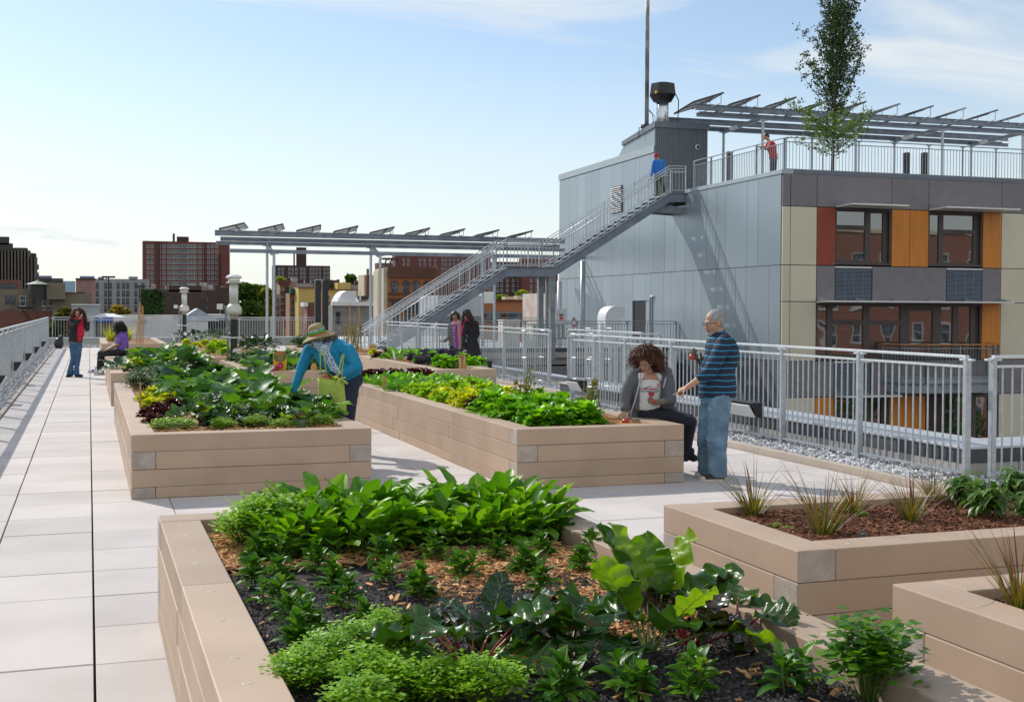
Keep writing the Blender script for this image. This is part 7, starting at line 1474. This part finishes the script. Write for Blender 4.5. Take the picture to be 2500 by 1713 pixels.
f = Fig(); f.ell(P(265, 270), (.17, .12, .17)); f.rc(P(205, 225), P(335, 225), .075); f.cone(P(265, 290), P(243, 470), .155, .175, (1, 0, 0), .75); f.rc(S, E, .068, .06); f.rc(E, Wr, .056, .045); f.rc(S2, E2, .068, .06); f.rc(E2, W2, .056, .045); f.build('jacket', BLK, P.root, .009, 3, wrinkle=.004)
f = Fig(); f.ell(P(243, 470), (.165, .12, .09)); f.build('shirt_hem', GREYK, P.root, .01, 2)
f = Fig(); f.ell(P(245, 500), (.155, .12, .12)); f.rc(P(215, 510), P(225, 640), .092, .072); f.rc(P(225, 640), P(190, 760, .02), .07, .06); f.cone(P(196, 740), P(180, 842, .02), .062, .085, (1, 0, 0)); f.rc(P(280, 510), P(275, 640), .09, .07); f.rc(P(275, 640), P(258, 760), .068, .06); f.cone(P(260, 740), P(252, 838, -.02), .06, .08, (1, 0, 0)); f.build('jeans', DENIMB, P.root, .009, 3, wrinkle=.005)
shoe(P, V((P(205, 850).x, .05, 0)), V((P(160, 850).x, -.14, 0)), BLK); shoe(P, V((P(235, 850).x, .02, 0)), V((P(340, 850).x, -.06, 0)), BLK)
REDS = cloth('crimson_scarf', (.55, .008, .04), (.45, .006, .03))
f = Fig(); f.rc(P(245, 215, -.05), P(305, 215, -.07), .045); f.rc(P(255, 208, .05), P(300, 210, .05), .05); f.rc(P(283, 230, -.15), P(290, 445, -.16), .052, .055, .35, (1, 0, 0)); f.rc(P(312, 230, -.15), P(325, 400, -.15), .045, .045, .4, (1, 0, 0)); f.build('scarf', REDS, P.root, .008, 2, wrinkle=.005, wscale=20)
rg = R(12); curls(P, 'hair', HB, hc + V((0, .02, .0)), (.1, .1, .1), 330, .13, rg, lambda d: d.y > -.55 or abs(d.x) > .6 or d.z > .65, .012, .006, grav=.9, turns=2.); curls(P, 'hair', HB, P(190, 270, .05), (.05, .05, .12), 110, .1, rg, None, .012, .006, grav=1., turns=2.); curls(P, 'hair', HB, P(350, 250, .05), (.04, .05, .12), 100, .09, rg, None, .012, .006, grav=1., turns=2.)
f = Fig(); f.ell(hc + V((0, .035, .03)), (.105, .095, .11)); f.build('hair', MATS['dark_hair_mass'], P.root, .012, 2)
# ---------------------------------------------------------------- girl in purple
P = Person('girl in a purple hooded shirt and black trousers sitting on the planter edge at left', (.62, 29.2, 0), K(130, 730, .2217))
f = Fig(); F = V((-.95, -.1, -.05)); hc = P(712, 300, 0); head(P, f, hc, F, .93, eyes=True); f.rc(hc - V((0, 0, .06)), P(740, 385), .05, .055)
S = P(735, 420, -.12); E = P(715, 500, -.17); Wr = P(600, 555, -.14); f.rc(S, E, .046, .04); f.rc(E, Wr, .04, .028); hand(f, Wr, P(548, 578, -.13) - Wr, V((0, 0, -1)), (.2, .2, .25, .3), .2, 1.05, -1.); S2 = P(740, 420, .14); E2 = P(690, 500, .2); W2 = P(590, 560, .1); f.rc(S2, E2, .046, .04); f.rc(E2, W2, .04, .028); hand(f, W2, P(535, 575, .08) - W2, V((0, 0, -1)), (.2, .2, .25, .3), .2, 1.05, 1.); core(f, P(742, 395), P(750, 560), (S,), (S2,)); f.build('body', SK1, P.root, .008)
PUR = cloth('purple_jersey', (.23, .11, .47), (.18, .085, .39))
f = Fig(); f.ell(P(755, 430), (.14, .17, .16)); f.rc(P(755, 430), P(760, 530), .145, .14, 1.1); f.rc(S, S.lerp(E, .6), .075, .068); f.rc(S2, S2.lerp(E2, .6), .075, .068); f.ell(P(795, 385, 0), (.06, .09, .06)); f.rc(P(745, 385, -.08), P(745, 385, .08), .07); f.build('shirt', PUR, P.root, .009, 3, wrinkle=.006)
f = Fig(); f.ell(P(745, 580), (.16, .16, .11)); k1 = P(520, 600, -.1); k2 = P(530, 590, .1); f.rc(P(730, 585, -.08), k1, .092, .07); f.rc(P(730, 580, .08), k2, .09, .07); f.rc(k1, P(500, 760, -.1), .066, .048); f.rc(k2, P(540, 780, .05), .066, .05); f.build('trousers', BLK, P.root, .009, 3, wrinkle=.004)
TR = pattern('white_blue_trainer', [(.62, .63, .66), (.1, .13, .3), (.62, .63, .66), (.45, .47, .5)], 16., 1.); shoe(P, P(505, 815, -.1), P(378, 805, -.14), TR, RUB); shoe(P, P(568, 838, .05), P(445, 838, .02), TR, RUB)
rg = R(14); curls(P, 'hair', HBK, hc + V((.03, 0, -.02)), (.1, .11, .12), 420, .12, rg, lambda d: d.x > -.35 or abs(d.y) > .55 or d.z > .6, .012, .006, grav=.7, turns=2.); f = Fig(); f.ell(hc + V((.04, 0, 0)), (.1, .115, .13)); f.build('hair', HBK, P.root, .012, 2)
# ---------------------------------------------------------------- two women by the railing
P = Person('smiling woman in grey cardigan and long pink patterned scarf by the railing', (8.42, 30.6, 0), K(1060, 740, .1774))
f = Fig(); F = V((.1, -.97, -.05)); hc = P(284, 180); at = head(P, f, hc, F, .95, brow=HBK, lips=(.5, .2, .18)); f.rc(hc - V((0, 0, .06)), P(290, 270), .05, .055); S = P(215, 320); E = P(205, 475, -.05); Wr = P(130, 525, -.18); f.rc(E, Wr, .04, .028); hand(f, Wr, P(90, 525, -.25) - Wr, V((.3, 0, 1)), (.25, .3, .4, .5), .2, 1.05, 1.); core(f, P(290, 280), P(283, 600), (S, E)); f.build('body', SK1, P.root, .008)
f = Fig(); f.ell(P(280, 360), (.16, .12, .17)); f.rc(P(225, 310), P(345, 310), .07); f.cone(P(280, 400), P(280, 590), .145, .16, (1, 0, 0), .75); f.rc(S, E, .065, .058); f.rc(E, E.lerp(Wr, .85), .055, .045); f.rc(P(355, 330), P(375, 520, .05), .065, .05); f.build('cardigan', GREYK, P.root, .009, 3, wrinkle=.004)
f = Fig(); f.ell(P(283, 620), (.15, .12, .12)); f.rc(P(250, 640), P(255, 1000), .085, .06); f.rc(P(315, 640), P(315, 1000), .085, .06); f.build('jeans', DENIMD, P.root, .01, 3); z0 = 0
for X in (252, 315): shoe(P, V((P(X, 900).x, .06, 0)), V((P(X, 900).x, -.17, 0)), BLK)
f = Fig(); f.rc(P(262, 285, -.05), P(345, 278, -.05), .05); f.rc(P(275, 255, .05), P(335, 250, .05), .06); f.rc(P(340, 290, -.13), P(350, 630, -.13), .05, .055, .4, (1, 0, 0)); f.build('scarf', cloth('pale_pink_scarf', (.58, .3, .36), (.5, .24, .3)), P.root, .008, 2, wrinkle=.005, wscale=20)
f = Fig(); f.rc(P(275, 310, -.15), P(300, 605, -.16), .05, .062, .4, (1, 0, 0)); f.build('scarf', pattern('magenta_print_scarf', [(.45, .02, .3), (.62, .1, .4), (.12, .08, .3), (.6, .5, .6), (.3, .05, .4)], 22.), P.root, .008, 2, wrinkle=.005, wscale=20)
f = Fig(); f.ell(hc + V((0, .022, .05)), (.093, .105, .098)); f.rc(P(240, 150, .03), P(235, 240, .04), .035, .03); f.rc(P(335, 150, .03), P(350, 250, .04), .035, .03); f.rc(P(290, 200, .1), P(290, 260, .1), .08); f.build('hair', HBK, P.root, .009, 2)
P = Person('woman with long brown hair seen from behind in a flared black coat', (9.0, 29.9, 0), K(1060, 740, .1774))
f = Fig(); F = V((-.45, .85, 0)); hc = P(455, 150); head(P, f, hc, F, .95, eyes=False, lips=None); f.rc(hc - V((0, 0, .06)), P(475, 250), .05, .055); Wr = P(390, 650, -.08); hand(f, Wr, P(380, 720, -.08) - Wr, V((.6, 0, 0)), (.3, .3, .35, .4), .2, 1.05, 1.); f.rc(P(475, 250), P(505, 420), .06, .08); f.rc(P(475, 262), P(432, 295, -.03), .04); f.rc(P(432, 295, -.03), P(410, 470, -.08), .045, .04); f.rc(P(410, 470, -.08), Wr, .038, .027); f.build('body', SK3, P.root, .008)
f = Fig(); f.ell(P(505, 330), (.17, .12, .16)); f.rc(P(440, 275), P(565, 275), .075); f.rc(P(510, 330), P(520, 470), .15, .12, .75, (1, 0, 0)); f.cone(P(520, 460), P(520, 722), .125, .255, (1, 0, 0), .8, .7); f.rc(P(435, 290, -.05), P(410, 470, -.08), .065, .058); f.rc(P(410, 470, -.08), P(392, 640, -.08), .058, .048); f.rc(P(585, 290, -.02), P(600, 430, -.04), .065, .055); f.rc(P(600, 430, -.04), P(560, 500, -.12), .055, .045); f.rc(P(455, 475, -.06), P(590, 478, -.06), .03); f.build('coat', BLK, P.root, .009, 3, wrinkle=.005)
f = Fig(); f.rc(P(480, 700), P(480, 1010), .075, .055); f.rc(P(555, 700), P(555, 1010), .075, .055); f.build('trousers', BLK, P.root, .01, 2)
for X in (480, 555): shoe(P, V((P(X, 900).x, -.1, 0)), V((P(X, 900).x, .14, 0)), BLK)
f = Fig(); f.rc(P(425, 230, 0), P(400, 330, -.06), .05, .045); f.rc(P(400, 330, -.06), P(375, 430, -.05), .045, .035, .6); f.build('scarf', cloth('hot_pink_scarf', (.62, .02, .16), (.5, .015, .12)), P.root, .008, 2)
rg = R(21); f = Fig(); f.ell(hc + V((.01, -.015, .03)), (.095, .105, .105)); f.rc(P(455, 130, -.03), P(520, 250, -.1), .085, .075); f.build('hair', HBR, P.root, .009, 2); strands(P, 'hair', HBR, [P(450, 90, -.04), P(480, 160, -.11), P(510, 230, -.13), P(540, 310, -.13)], 160, rg, [.05, .08, .085, .07], .006); strands(P, 'hair', HBR, [P(420, 100, 0), P(400, 180, -.04), P(395, 250, -.06), P(385, 310, -.06)], 60, rg, [.03, .03, .03, .03], .006)
# ---------------------------------------------------------------- man on the stair, man on the roof
def solve_t(px, s):
    lo, hi = -2., 12.
    for _ in range(50):
        m = (lo + hi) / 2; q = CM @ (BW(s, m, 6.1) - CO)
        if q.x / q.z * FPX + PX > px: lo = m
        else: hi = m
    return lo
q = BW(-.95, 7.8, 5.95)
P = Person('man in red cap, blue sweatshirt and sunglasses coming down the steel stair', q, K(1350, 180, .2797))
f = Fig(); F = V((-.55, -.75, -.45)); hc = P(905, 722); at = head(P, f, hc, F, .95, brow=HBK); f.rc(hc + V((.01, .02, -.06)), P(920, 752), .055, .06); S = P(882, 775); E = P(868, 845); Wr = P(857, 900, -.1); f.rc(E, Wr, .042, .03); hand(f, Wr, P(848, 925, -.12) - Wr, V((.5, .5, 0)), (.7, .7, .7, .7), .5, 1.05, 1.); S2 = P(970, 772, .02); E2 = P(967, 845, -.05); W2 = P(943, 875, -.15); f.rc(E2, W2, .042, .03); hand(f, W2, P(938, 900, -.16) - W2, V((-.5, .5, 0)), (.6, .6, .6, .6), .5, 1.05, -1.); core(f, P(922, 758), P(918, 890), (S, E), (S2, E2)); f.build('body', SK2, P.root, .009)
f = Fig(); f.ell(P(925, 790), (.18, .13, .17)); f.rc(P(890, 768), P(962, 768), .085); f.cone(P(922, 800), P(915, 885), .165, .155, (1, 0, 0), .75); f.rc(S, E, .07, .062); f.rc(E, Wr, .058, .045); f.rc(S2, E2, .07, .062); f.rc(E2, W2, .058, .045); f.build('sweatshirt', cloth('blue_sweatshirt', (.02, .13, .48), (.04, .2, .55), sc_=8.), P.root, .01, 3, wrinkle=.006)
f = Fig(); f.ell(P(920, 895), (.15, .12, .1)); f.rc(P(900, 900), P(912, 985, -.05), .088, .07); f.rc(P(912, 985, -.05), P(920, 1070, 0), .068, .055); f.rc(P(942, 900), P(955, 965), .088, .07); f.rc(P(955, 965), P(975, 1030, .1), .068, .055); f.build('trousers', cloth('olive_camo', (.11, .11, .06), (.06, .065, .04), sc_=9.), P.root, .01, 3)
shoe(P, P(928, 1090, .05), P(900, 1098, -.15), cloth('brown_shoe', (.14, .07, .04))); shoe(P, P(978, 1045, .12), P(955, 1055, -.05), MATS['brown_shoe'])
f = Fig(); f.ell(at(0, .06, -.01), (.09, .1, .065)); f.rc(at(-.04, .035, .1), at(.04, .035, .1), .025, .025, .4, (0, 0, 1)); f.build('cap', cloth('red_cap', (.5, .015, .03)), P.root, .008, 2); b = MB(); [b.ball(at(sg * .033, .006, .095), (.03, .014, .019), 8, 6) for sg in (-1, 1)]; b.tube([at(-.075, .01, .0), at(-.05, .01, .09), at(.05, .01, .09), at(.075, .01, 0)], .005, 4); b.build('sunglasses', BLACK, P.root, smooth=True)
t = solve_t(1884, .85); q = BW(.85, t, 5.99)
P = Person('man in a red sweater leaning his arms on the roof railing', q, K(1350, 180, .2797))
f = Fig(); F = V((-.95, -.2, -.1)); hc = P(1860, 548); at = head(P, f, hc, F, .98, brow=HBK); f.rc(hc + V((.03, 0, -.06)), P(1885, 585), .055, .062); W2 = P(1815, 640, -.25); hand(f, W2, P(1785, 632, -.28) - W2, V((0, 0, -1)), (.2, .25, .3, .3), .3, 1.1, 1.); E = P(1868, 645, -.32); f.rc(E, W2, .042, .03); W3 = P(1830, 645, -.1); hand(f, W3, P(1795, 645, -.08) - W3, V((0, 0, -1)), (.3, .3, .3, .3), .3, 1.1, -1.); core(f, P(1890, 592), P(1922, 730), (P(1905, 605, -.17), E), (P(1880, 605, .17), P(1860, 655, .2), W3)); f.build('body', SK2, P.root, .009)
f = Fig(); f.ell(P(1908, 640), (.16, .19, .2)); f.rc(P(1900, 610, -.12), P(1895, 610, .12), .08); f.rc(P(1908, 640), P(1925, 730), .15, .145, 1.1, (1, 0, 0)); f.rc(P(1905, 605, -.17), P(1900, 650, -.28), .07, .062); f.rc(P(1900, 650, -.28), P(1850, 640, -.3), .06, .046); f.rc(P(1880, 605, .17), P(1860, 655, .2), .07, .06); f.rc(P(1860, 655, .2), W3, .058, .044); f.build('sweater', cloth('red_wool', (.52, .008, .012), (.42, .006, .01), sc_=10.), P.root, .01, 3, wrinkle=.006)
f = Fig(); f.ell(P(1925, 735), (.15, .14, .12)); f.rc(P(1915, 745, -.07), P(1908, 900, -.1), .09, .065); f.rc(P(1935, 745, .07), P(1935, 900, .1), .09, .065); f.build('trousers', DENIMD, P.root, .01, 2)
for X, dy in ((1910, -.1), (1938, .1)): shoe(P, V((P(X, 900, dy).x + .06, dy, 0)), V((P(X, 900, dy).x - .2, dy, 0)), BLK)
f = Fig(); f.ell(at(0, .05, -.02), (.086, .1, .09)); f.ell(at(0, 0, -.055), (.078, .055, .06)); f.build('hair', HBK, P.root, .008, 2)
b = MB(); b.tube([at(.075, .01, -.02), at(.06, .01, .08), at(-.06, .01, .08)], .004, 4); b.build('glasses', BLACK, P.root)
# ================================================================== PROPS ON THE TERRACE
def vent(label, px, Y, letters):
    p = W(px, 700, Y); r = empty('vent_pipe', label, 'vent pipe', (p.x, Y, 0), -.2)
    b = MB(); b.tube([(0, 0, 0), (0, 0, 1.5)], .075, 16); b.build('black_pipe', BLACK, r, smooth=False)
    WP = mat('white_vent_metal', (.66, .66, .62), .4, (.58, .58, .54), 3., metal=.1)
    b = MB(); b.lathe([(.095, 1.82), (.095, 2.3)], n=20); b.build('flue', WP, r, smooth=True)
    b = MB(); b.lathe([(.1, 1.6), (.165, 1.62), (.175, 1.68), (.17, 1.76), (.105, 1.84)], n=20); b.build('bulge', mat('cream_fibre', (.68, .66, .57), .5), r, smooth=True)
    b = MB(); b.lathe([(.09, 1.5), (.1, 1.505), (.1, 1.525), (.092, 1.53), (.1, 1.54), (.1, 1.565), (.092, 1.57), (.1, 1.58), (.098, 1.6)], n=18); b.build('collar', mat('beige_collar', (.42, .38, .32), .6), r)
    b = MB(); b.lathe([(.175, 2.3), (.18, 2.31), (.11, 2.335), (.11, 2.345)], n=20); [b.tube([(.12 * cos(k), .12 * sin(k), 2.33), (.12 * cos(k), .12 * sin(k), 2.42)], .008, 4) for k in range(6)]; b.lathe([(.13, 2.345), (.13, 2.38)], n=20); b.lathe([(.14, 2.4), (.18, 2.42), (.17, 2.45), (.1, 2.485), (.0, 2.495)], n=20); b.build('cap', WP, r)
    b = MB(); b.tube([(-.13, -.05, .0), (-.13, -.05, 1.3), (-.17, -.05, 1.5), (-.17, -.05, 1.78), (-.24, -.05, 1.8)], .025, 6); b.build('conduit', GALV2, r, smooth=True)
    b = MB(); b.box(-.36, -.1, 1.72, -.24, .02, 1.84); b.build('sensor_box', WHITE, r, bevel=.008)
    b = MB(); b.beam((-.25, -.07, 1.12), (-.08, -.07, 1.1), .03, .03); b.lathe([(.085, 1.08), (.085, 1.11)], n=16); b.build('clamp', WHITE, r)
    b = MB(); b.tube([(.05, -.1, .8), (.05, -.15, .8)], .065, 18, 0); b.build('gauge', WHITE, r)
    cu = bpy.data.curves.new('t', 'FONT'); TEAL = mat('teal_lettering', (.02, .3, .3), .5)
    for k, ch in enumerate(letters):
        cu = bpy.data.curves.new('t', 'FONT'); cu.body = ch; cu.size = .13; cu.extrude = .002; cu.align_x = 'CENTER'; cu.align_y = 'CENTER'
        me = baked(bpy.data.objects.new('tmp', cu)); me.materials.clear(); me.materials.append(TEAL)
        l = bpy.data.objects.new('lettering', me); col.objects.link(l); l.parent = r; l.location = (0, -.0775, .56 - .12 * k); l.rotation_euler = (pi / 2, pi / 2, 0)
vent('tall white-capped vent on a black pipe with gauge and teal letters, nearer of the two', 571, 27.4, 'SAAC'); vent('smaller-looking white-capped vent on a black pipe farther back at left', 450, 45.5, 'S')
WOOD = mat('raw_wood_sign', (.52, .32, .13), .8, (.42, .24, .09), 14., stretch=(1, 1, .2))
INK = mat('dark_ink', (.05, .03, .015), .8)
def textmesh(body, size):
    cu = bpy.data.curves.new('t', 'FONT'); cu.body = body; cu.size = size; cu.extrude = .001; cu.align_x = 'CENTER'; cu.align_y = 'CENTER'
    me = baked(bpy.data.objects.new('tmp', cu)); me.materials.clear(); me.materials.append(INK); return me
def sign(label, x0, y0, x1, y1, Y, text=(), m=WOOD, lean=.05, round_=False):
    a, e = W(x0, y1, Y), W(x1, y0, Y); r = empty('plant_sign', label, 'sign', ((a.x + e.x) / 2, Y, a.z), -.15); w_, h = (e.x - a.x) / 2, e.z - a.z
    pts = [(-w_ * .85, 0, -.06), (w_ * .8, 0, -.06), (w_, lean * h, h * .9), (w_ * .7, lean * h, h), (-w_, lean * h, h * .97)]
    if round_: pts = [(-w_, 0, -.06), (w_, 0, -.06), (w_, 0, h * .6), (w_ * .6, 0, h * .93), (0, 0, h), (-w_ * .6, 0, h * .93), (-w_, 0, h * .6)]
    b = MB(); b.prism(pts, (0, .012, 0)); b.build('board', m, r, fix=True)
    for t, s, x, z, rot in text:
        o = bpy.data.objects.new('lettering', textmesh(t, s)); col.objects.link(o); o.parent = r; o.location = (x * w_, lean * z * h - .003, z * h); o.rotation_euler = (pi / 2 - lean, rot, 0)
    return r
sign('tall wooden sign hand-lettered Red Romaine at the near end of the cabbage planter', 1120, 866, 1137, 900, 22.45, [('Red', .055, -.1, .85, 0), ('Romaine', .052, .05, .4, pi / 2)])
sign('square wooden sign with faint lettering at the corner of the tomato planter', 900, 840, 918, 864, 31.0, [('Tomatoes', .032, 0, .6, 0)]); sign('small wooden stake sign in the arugula of the third planter', 934, 919, 943, 946, 16.9, [('Arugula', .02, 0, .5, 0)]); sign('rounded wooden sign half hidden behind the woman\'s arm', 759, 886, 773, 906, 22.7, [('Kale', .05, 0, .6, 0)], round_=True)
r = sign('yellow painted sign with a red radish and green leaves standing in the planter', 666, 864, 701, 906, 22.75, (), mat('yellow_sign_paint', (.62, .42, .01), .7), 0.)
b = MB(); c = .22
def disc(cx, cz, rx, rz, m, y): b.poly([(cx + rx * cos(t * pi / 10), y, cz + rz * sin(t * pi / 10)) for t in range(20)], m)
disc(0, .27, .125, .11, 0, -.002); disc(.01, .10, .055, .058, 1, -.004)
for sgn in (-1, 1): b.poly([(0.01, -.006, .16), (sgn * .03, -.006, .2), (sgn * .05, -.006, .29), (sgn * .11, -.006, .32), (sgn * .11, -.006, .25), (sgn * .06, -.006, .2)], 2)
b.build('painted_radish', [mat('painted_brown', (.36, .15, .05), .8), mat('painted_red', (.4, .02, .03), .8), mat('painted_green', (.03, .22, .05), .8)], r)
rg = R(6); me = None
for k, (x, y) in enumerate(((657, 897), (662, 893), (667, 900), (672, 899), (676, 896), (682, 902), (664, 901))):
    p = G(x, y + 4, .61)
    if me is None: b = MB(); b.ball((0, 0, 0), .045, 12, 8); b.ball((0, 0, -.05), (.008, .008, .03), 6, 4); me = b.mesh('radish', mat('pink_radish', (.5, .03, .11), .3), True)
    o = bpy.data.objects.new('radish', me); col.objects.link(o); o.location = (p.x, 22.68 + rg.uniform(-.05, .03), .625 + .05 * (k in (1, 4))); tag(o, 'pink radish in the small heap on the planter edge under the yellow sign', 'radish', 'heap of radishes under the yellow sign')
BAM = mat('dry_bamboo', (.45, .27, .11), .7, (.35, .2, .08), 12.)
def stake(label, px, y0, y1, Y, dx=0., rad=.012, group=None, white=False):
    a, e = W(px, y1, Y), W(px + dx, y0, Y); b = MB(); b.tube([(0, 0, -.1), (e.x - a.x, 0, e.z - a.z)], rad, 6); tag(b.build('garden_stake', WHITE if white else BAM, loc=a), label, 'stake', group)
stake('short wooden stake at the left end of the second planter', 343, 935, 975, 14.2, 0, .012)
for k, (px, y0, y1, Y, lb) in enumerate(((505, 845, 868, 29.3, 'left of the vent pipe'), (580, 842, 893, 28.7, 'just right of the vent pipe'), (632, 840, 866, 30, 'among the dark kale'), (598, 817, 845, 36, 'behind the dark kale'))): stake('thin wooden stake in the small planter, %s' % lb, px, y0, y1, Y, 0, .02)
b = MB(); a = W(580, 868, 28.6); b.box(-.04, 0, -.06, .035, .006, .07); tag(b.build('plant_tag', WHITE, loc=a), 'white paper tag clipped to the stake right of the vent pipe', 'plant tag')
b = MB(); a = W(964, 878, 26); b.hexa([(-.02, 0, 0), (.02, 0, 0), (.02, .006, 0), (-.02, .006, 0), (-.06, 0, .2), (-.02, 0, .21), (-.02, .006, .21), (-.06, .006, .2)]); tag(b.build('plant_tag', WHITE, loc=a), 'white plant tag leaning in the cabbage planter', 'plant tag')
for k, (x0, x1) in enumerate(((332, 341), (336, 342), (340, 343), (346, 347), (350, 349), (344, 340))): stake('bamboo cane of the bundle behind the purple-shirted girl, %s from left' % ORD[k], x0, 736 + 3 * k, 832, 38, x1 - x0, .013, 'bamboo canes behind the purple-shirted girl')
for k, (x0, x1) in enumerate(((848, 855), (858, 854), (874, 876), (880, 878), (884, 877), (862, 866))): stake('bamboo cane of the tomato planter, %s in the row' % ORD[k], x0, 741 + 4 * k, 856, 33, x1 - x0, .012, 'bamboo canes of the tomato planter')
# ------------------------------------------------------------------ tree on the upper roof
rg = R(9); s_, t_ = 5.0, 5.0
q = W(2032, 415, 38.7); base = V((q.x, q.y, 5.99)); top = W(2060, -8, 38.7).z - 5.99
r = empty('roof_tree', 'slender young tree with upright leafy branches on the upper roof', 'tree', base)
b = MB(); b.box(-.7, -.4, 0, .7, .4, .42); b.build('planter_tub', mat('dark_tub', (.02, .02, .022), .6), r, bevel=.02)
b = MB(); tr = [(0, 0, .3), (.02, 0, 1.6), (.06, 0, 3), (.15, 0, 5), (.35, 0, top * .97)]; b.tube(tr, [.075, .06, .05, .032, .008], 8)
lf = MB()
def trunk(z):
    for i in range(len(tr) - 1):
        if z <= tr[i + 1][2]: u = (z - tr[i][2]) / (tr[i + 1][2] - tr[i][2]); return V(tr[i]).lerp(V(tr[i + 1]), u)
    return V(tr[-1])
def leaves(p, d, n, m):
    for k in range(n):
        c = p + V((rg.gauss(0, .075), rg.gauss(0, .075), rg.gauss(0, .075))); s = rg.uniform(.032, .06); a = V((rg.uniform(-1, 1), rg.uniform(-1, 1), rg.uniform(-1, .3))).normalized() * s; u = a.cross(V((rg.uniform(-1, 1), rg.uniform(-1, 1), rg.uniform(-1, 1)))).normalized() * s * .75
        lf.quad(c - a, c - u, c + a, c + u, m, rg.uniform(-1, 1))
for k in range(80):
    z = 1.45 + (top - 2.2) * (k / 79) ** 1.0; low = z < 2.6; p0 = trunk(z); az = k * 2.4 + rg.uniform(-.3, .3)
    l = (1.9 if low else 2.5 * (1 - ((z - 1.4) / (top - .9)) ** 1.3) + .5) * rg.uniform(.75, 1.1); el = rg.uniform(.25, .6) if low else rg.uniform(.8, 1.12)
    if z < 1.6: el = rg.uniform(.15, .5)
    d = V((cos(az) * cos(el), sin(az) * cos(el), sin(el))); pts = [p0]; N = 6
    for j in range(N): d = (d + V((rg.uniform(-.12, .12), rg.uniform(-.12, .12), .10 if not low else .06))).normalized(); pts.append(pts[-1] + d * l / N)
    b.tube(pts, [.02 * (1 - .14 * j) for j in range(N + 1)], 5)
    for j in range(1, N + 1):
        leaves(pts[j], d, int(14 * (1 if low else 1.2)), 1 if low else 0)
        if j % 2: e = pts[j] + V((rg.uniform(-.3, .3), rg.uniform(-.3, .3), rg.uniform(.05, .3))); b.tube([pts[j], e], .006, 3); leaves(e, d, 13, 1 if low else 0); leaves(pts[j].lerp(e, .5), d, 7, 1 if low else 0)
leaves(V(tr[-1]), None, 30, 0)
b.build('trunk', BARK, r, smooth=True); lf.build('crown', [mat('roof_leaf_shade_toned', (.028, .07, .012), .5, (.04, .09, .015), 3., tint=.5, trans=.12), mat('roof_leaf_light', (.10, .19, .016), .5, (.07, .15, .014), 3., tint=.5, trans=.3)], r)  # upper leaves darker: their backlit shade is put into the leaf colour
p = W(2240, 422, 37.5); b = MB(); b.box(-.6, -.3, 0, .6, .3, .42); tag(b.build('roof_tub', MATS['dark_tub'], bevel=.02, loc=(p.x, p.y, 5.99)), 'low dark planter tub on the roof right of the two black posts', 'planter tub')

bpy.data.scenes.remove(TMP)
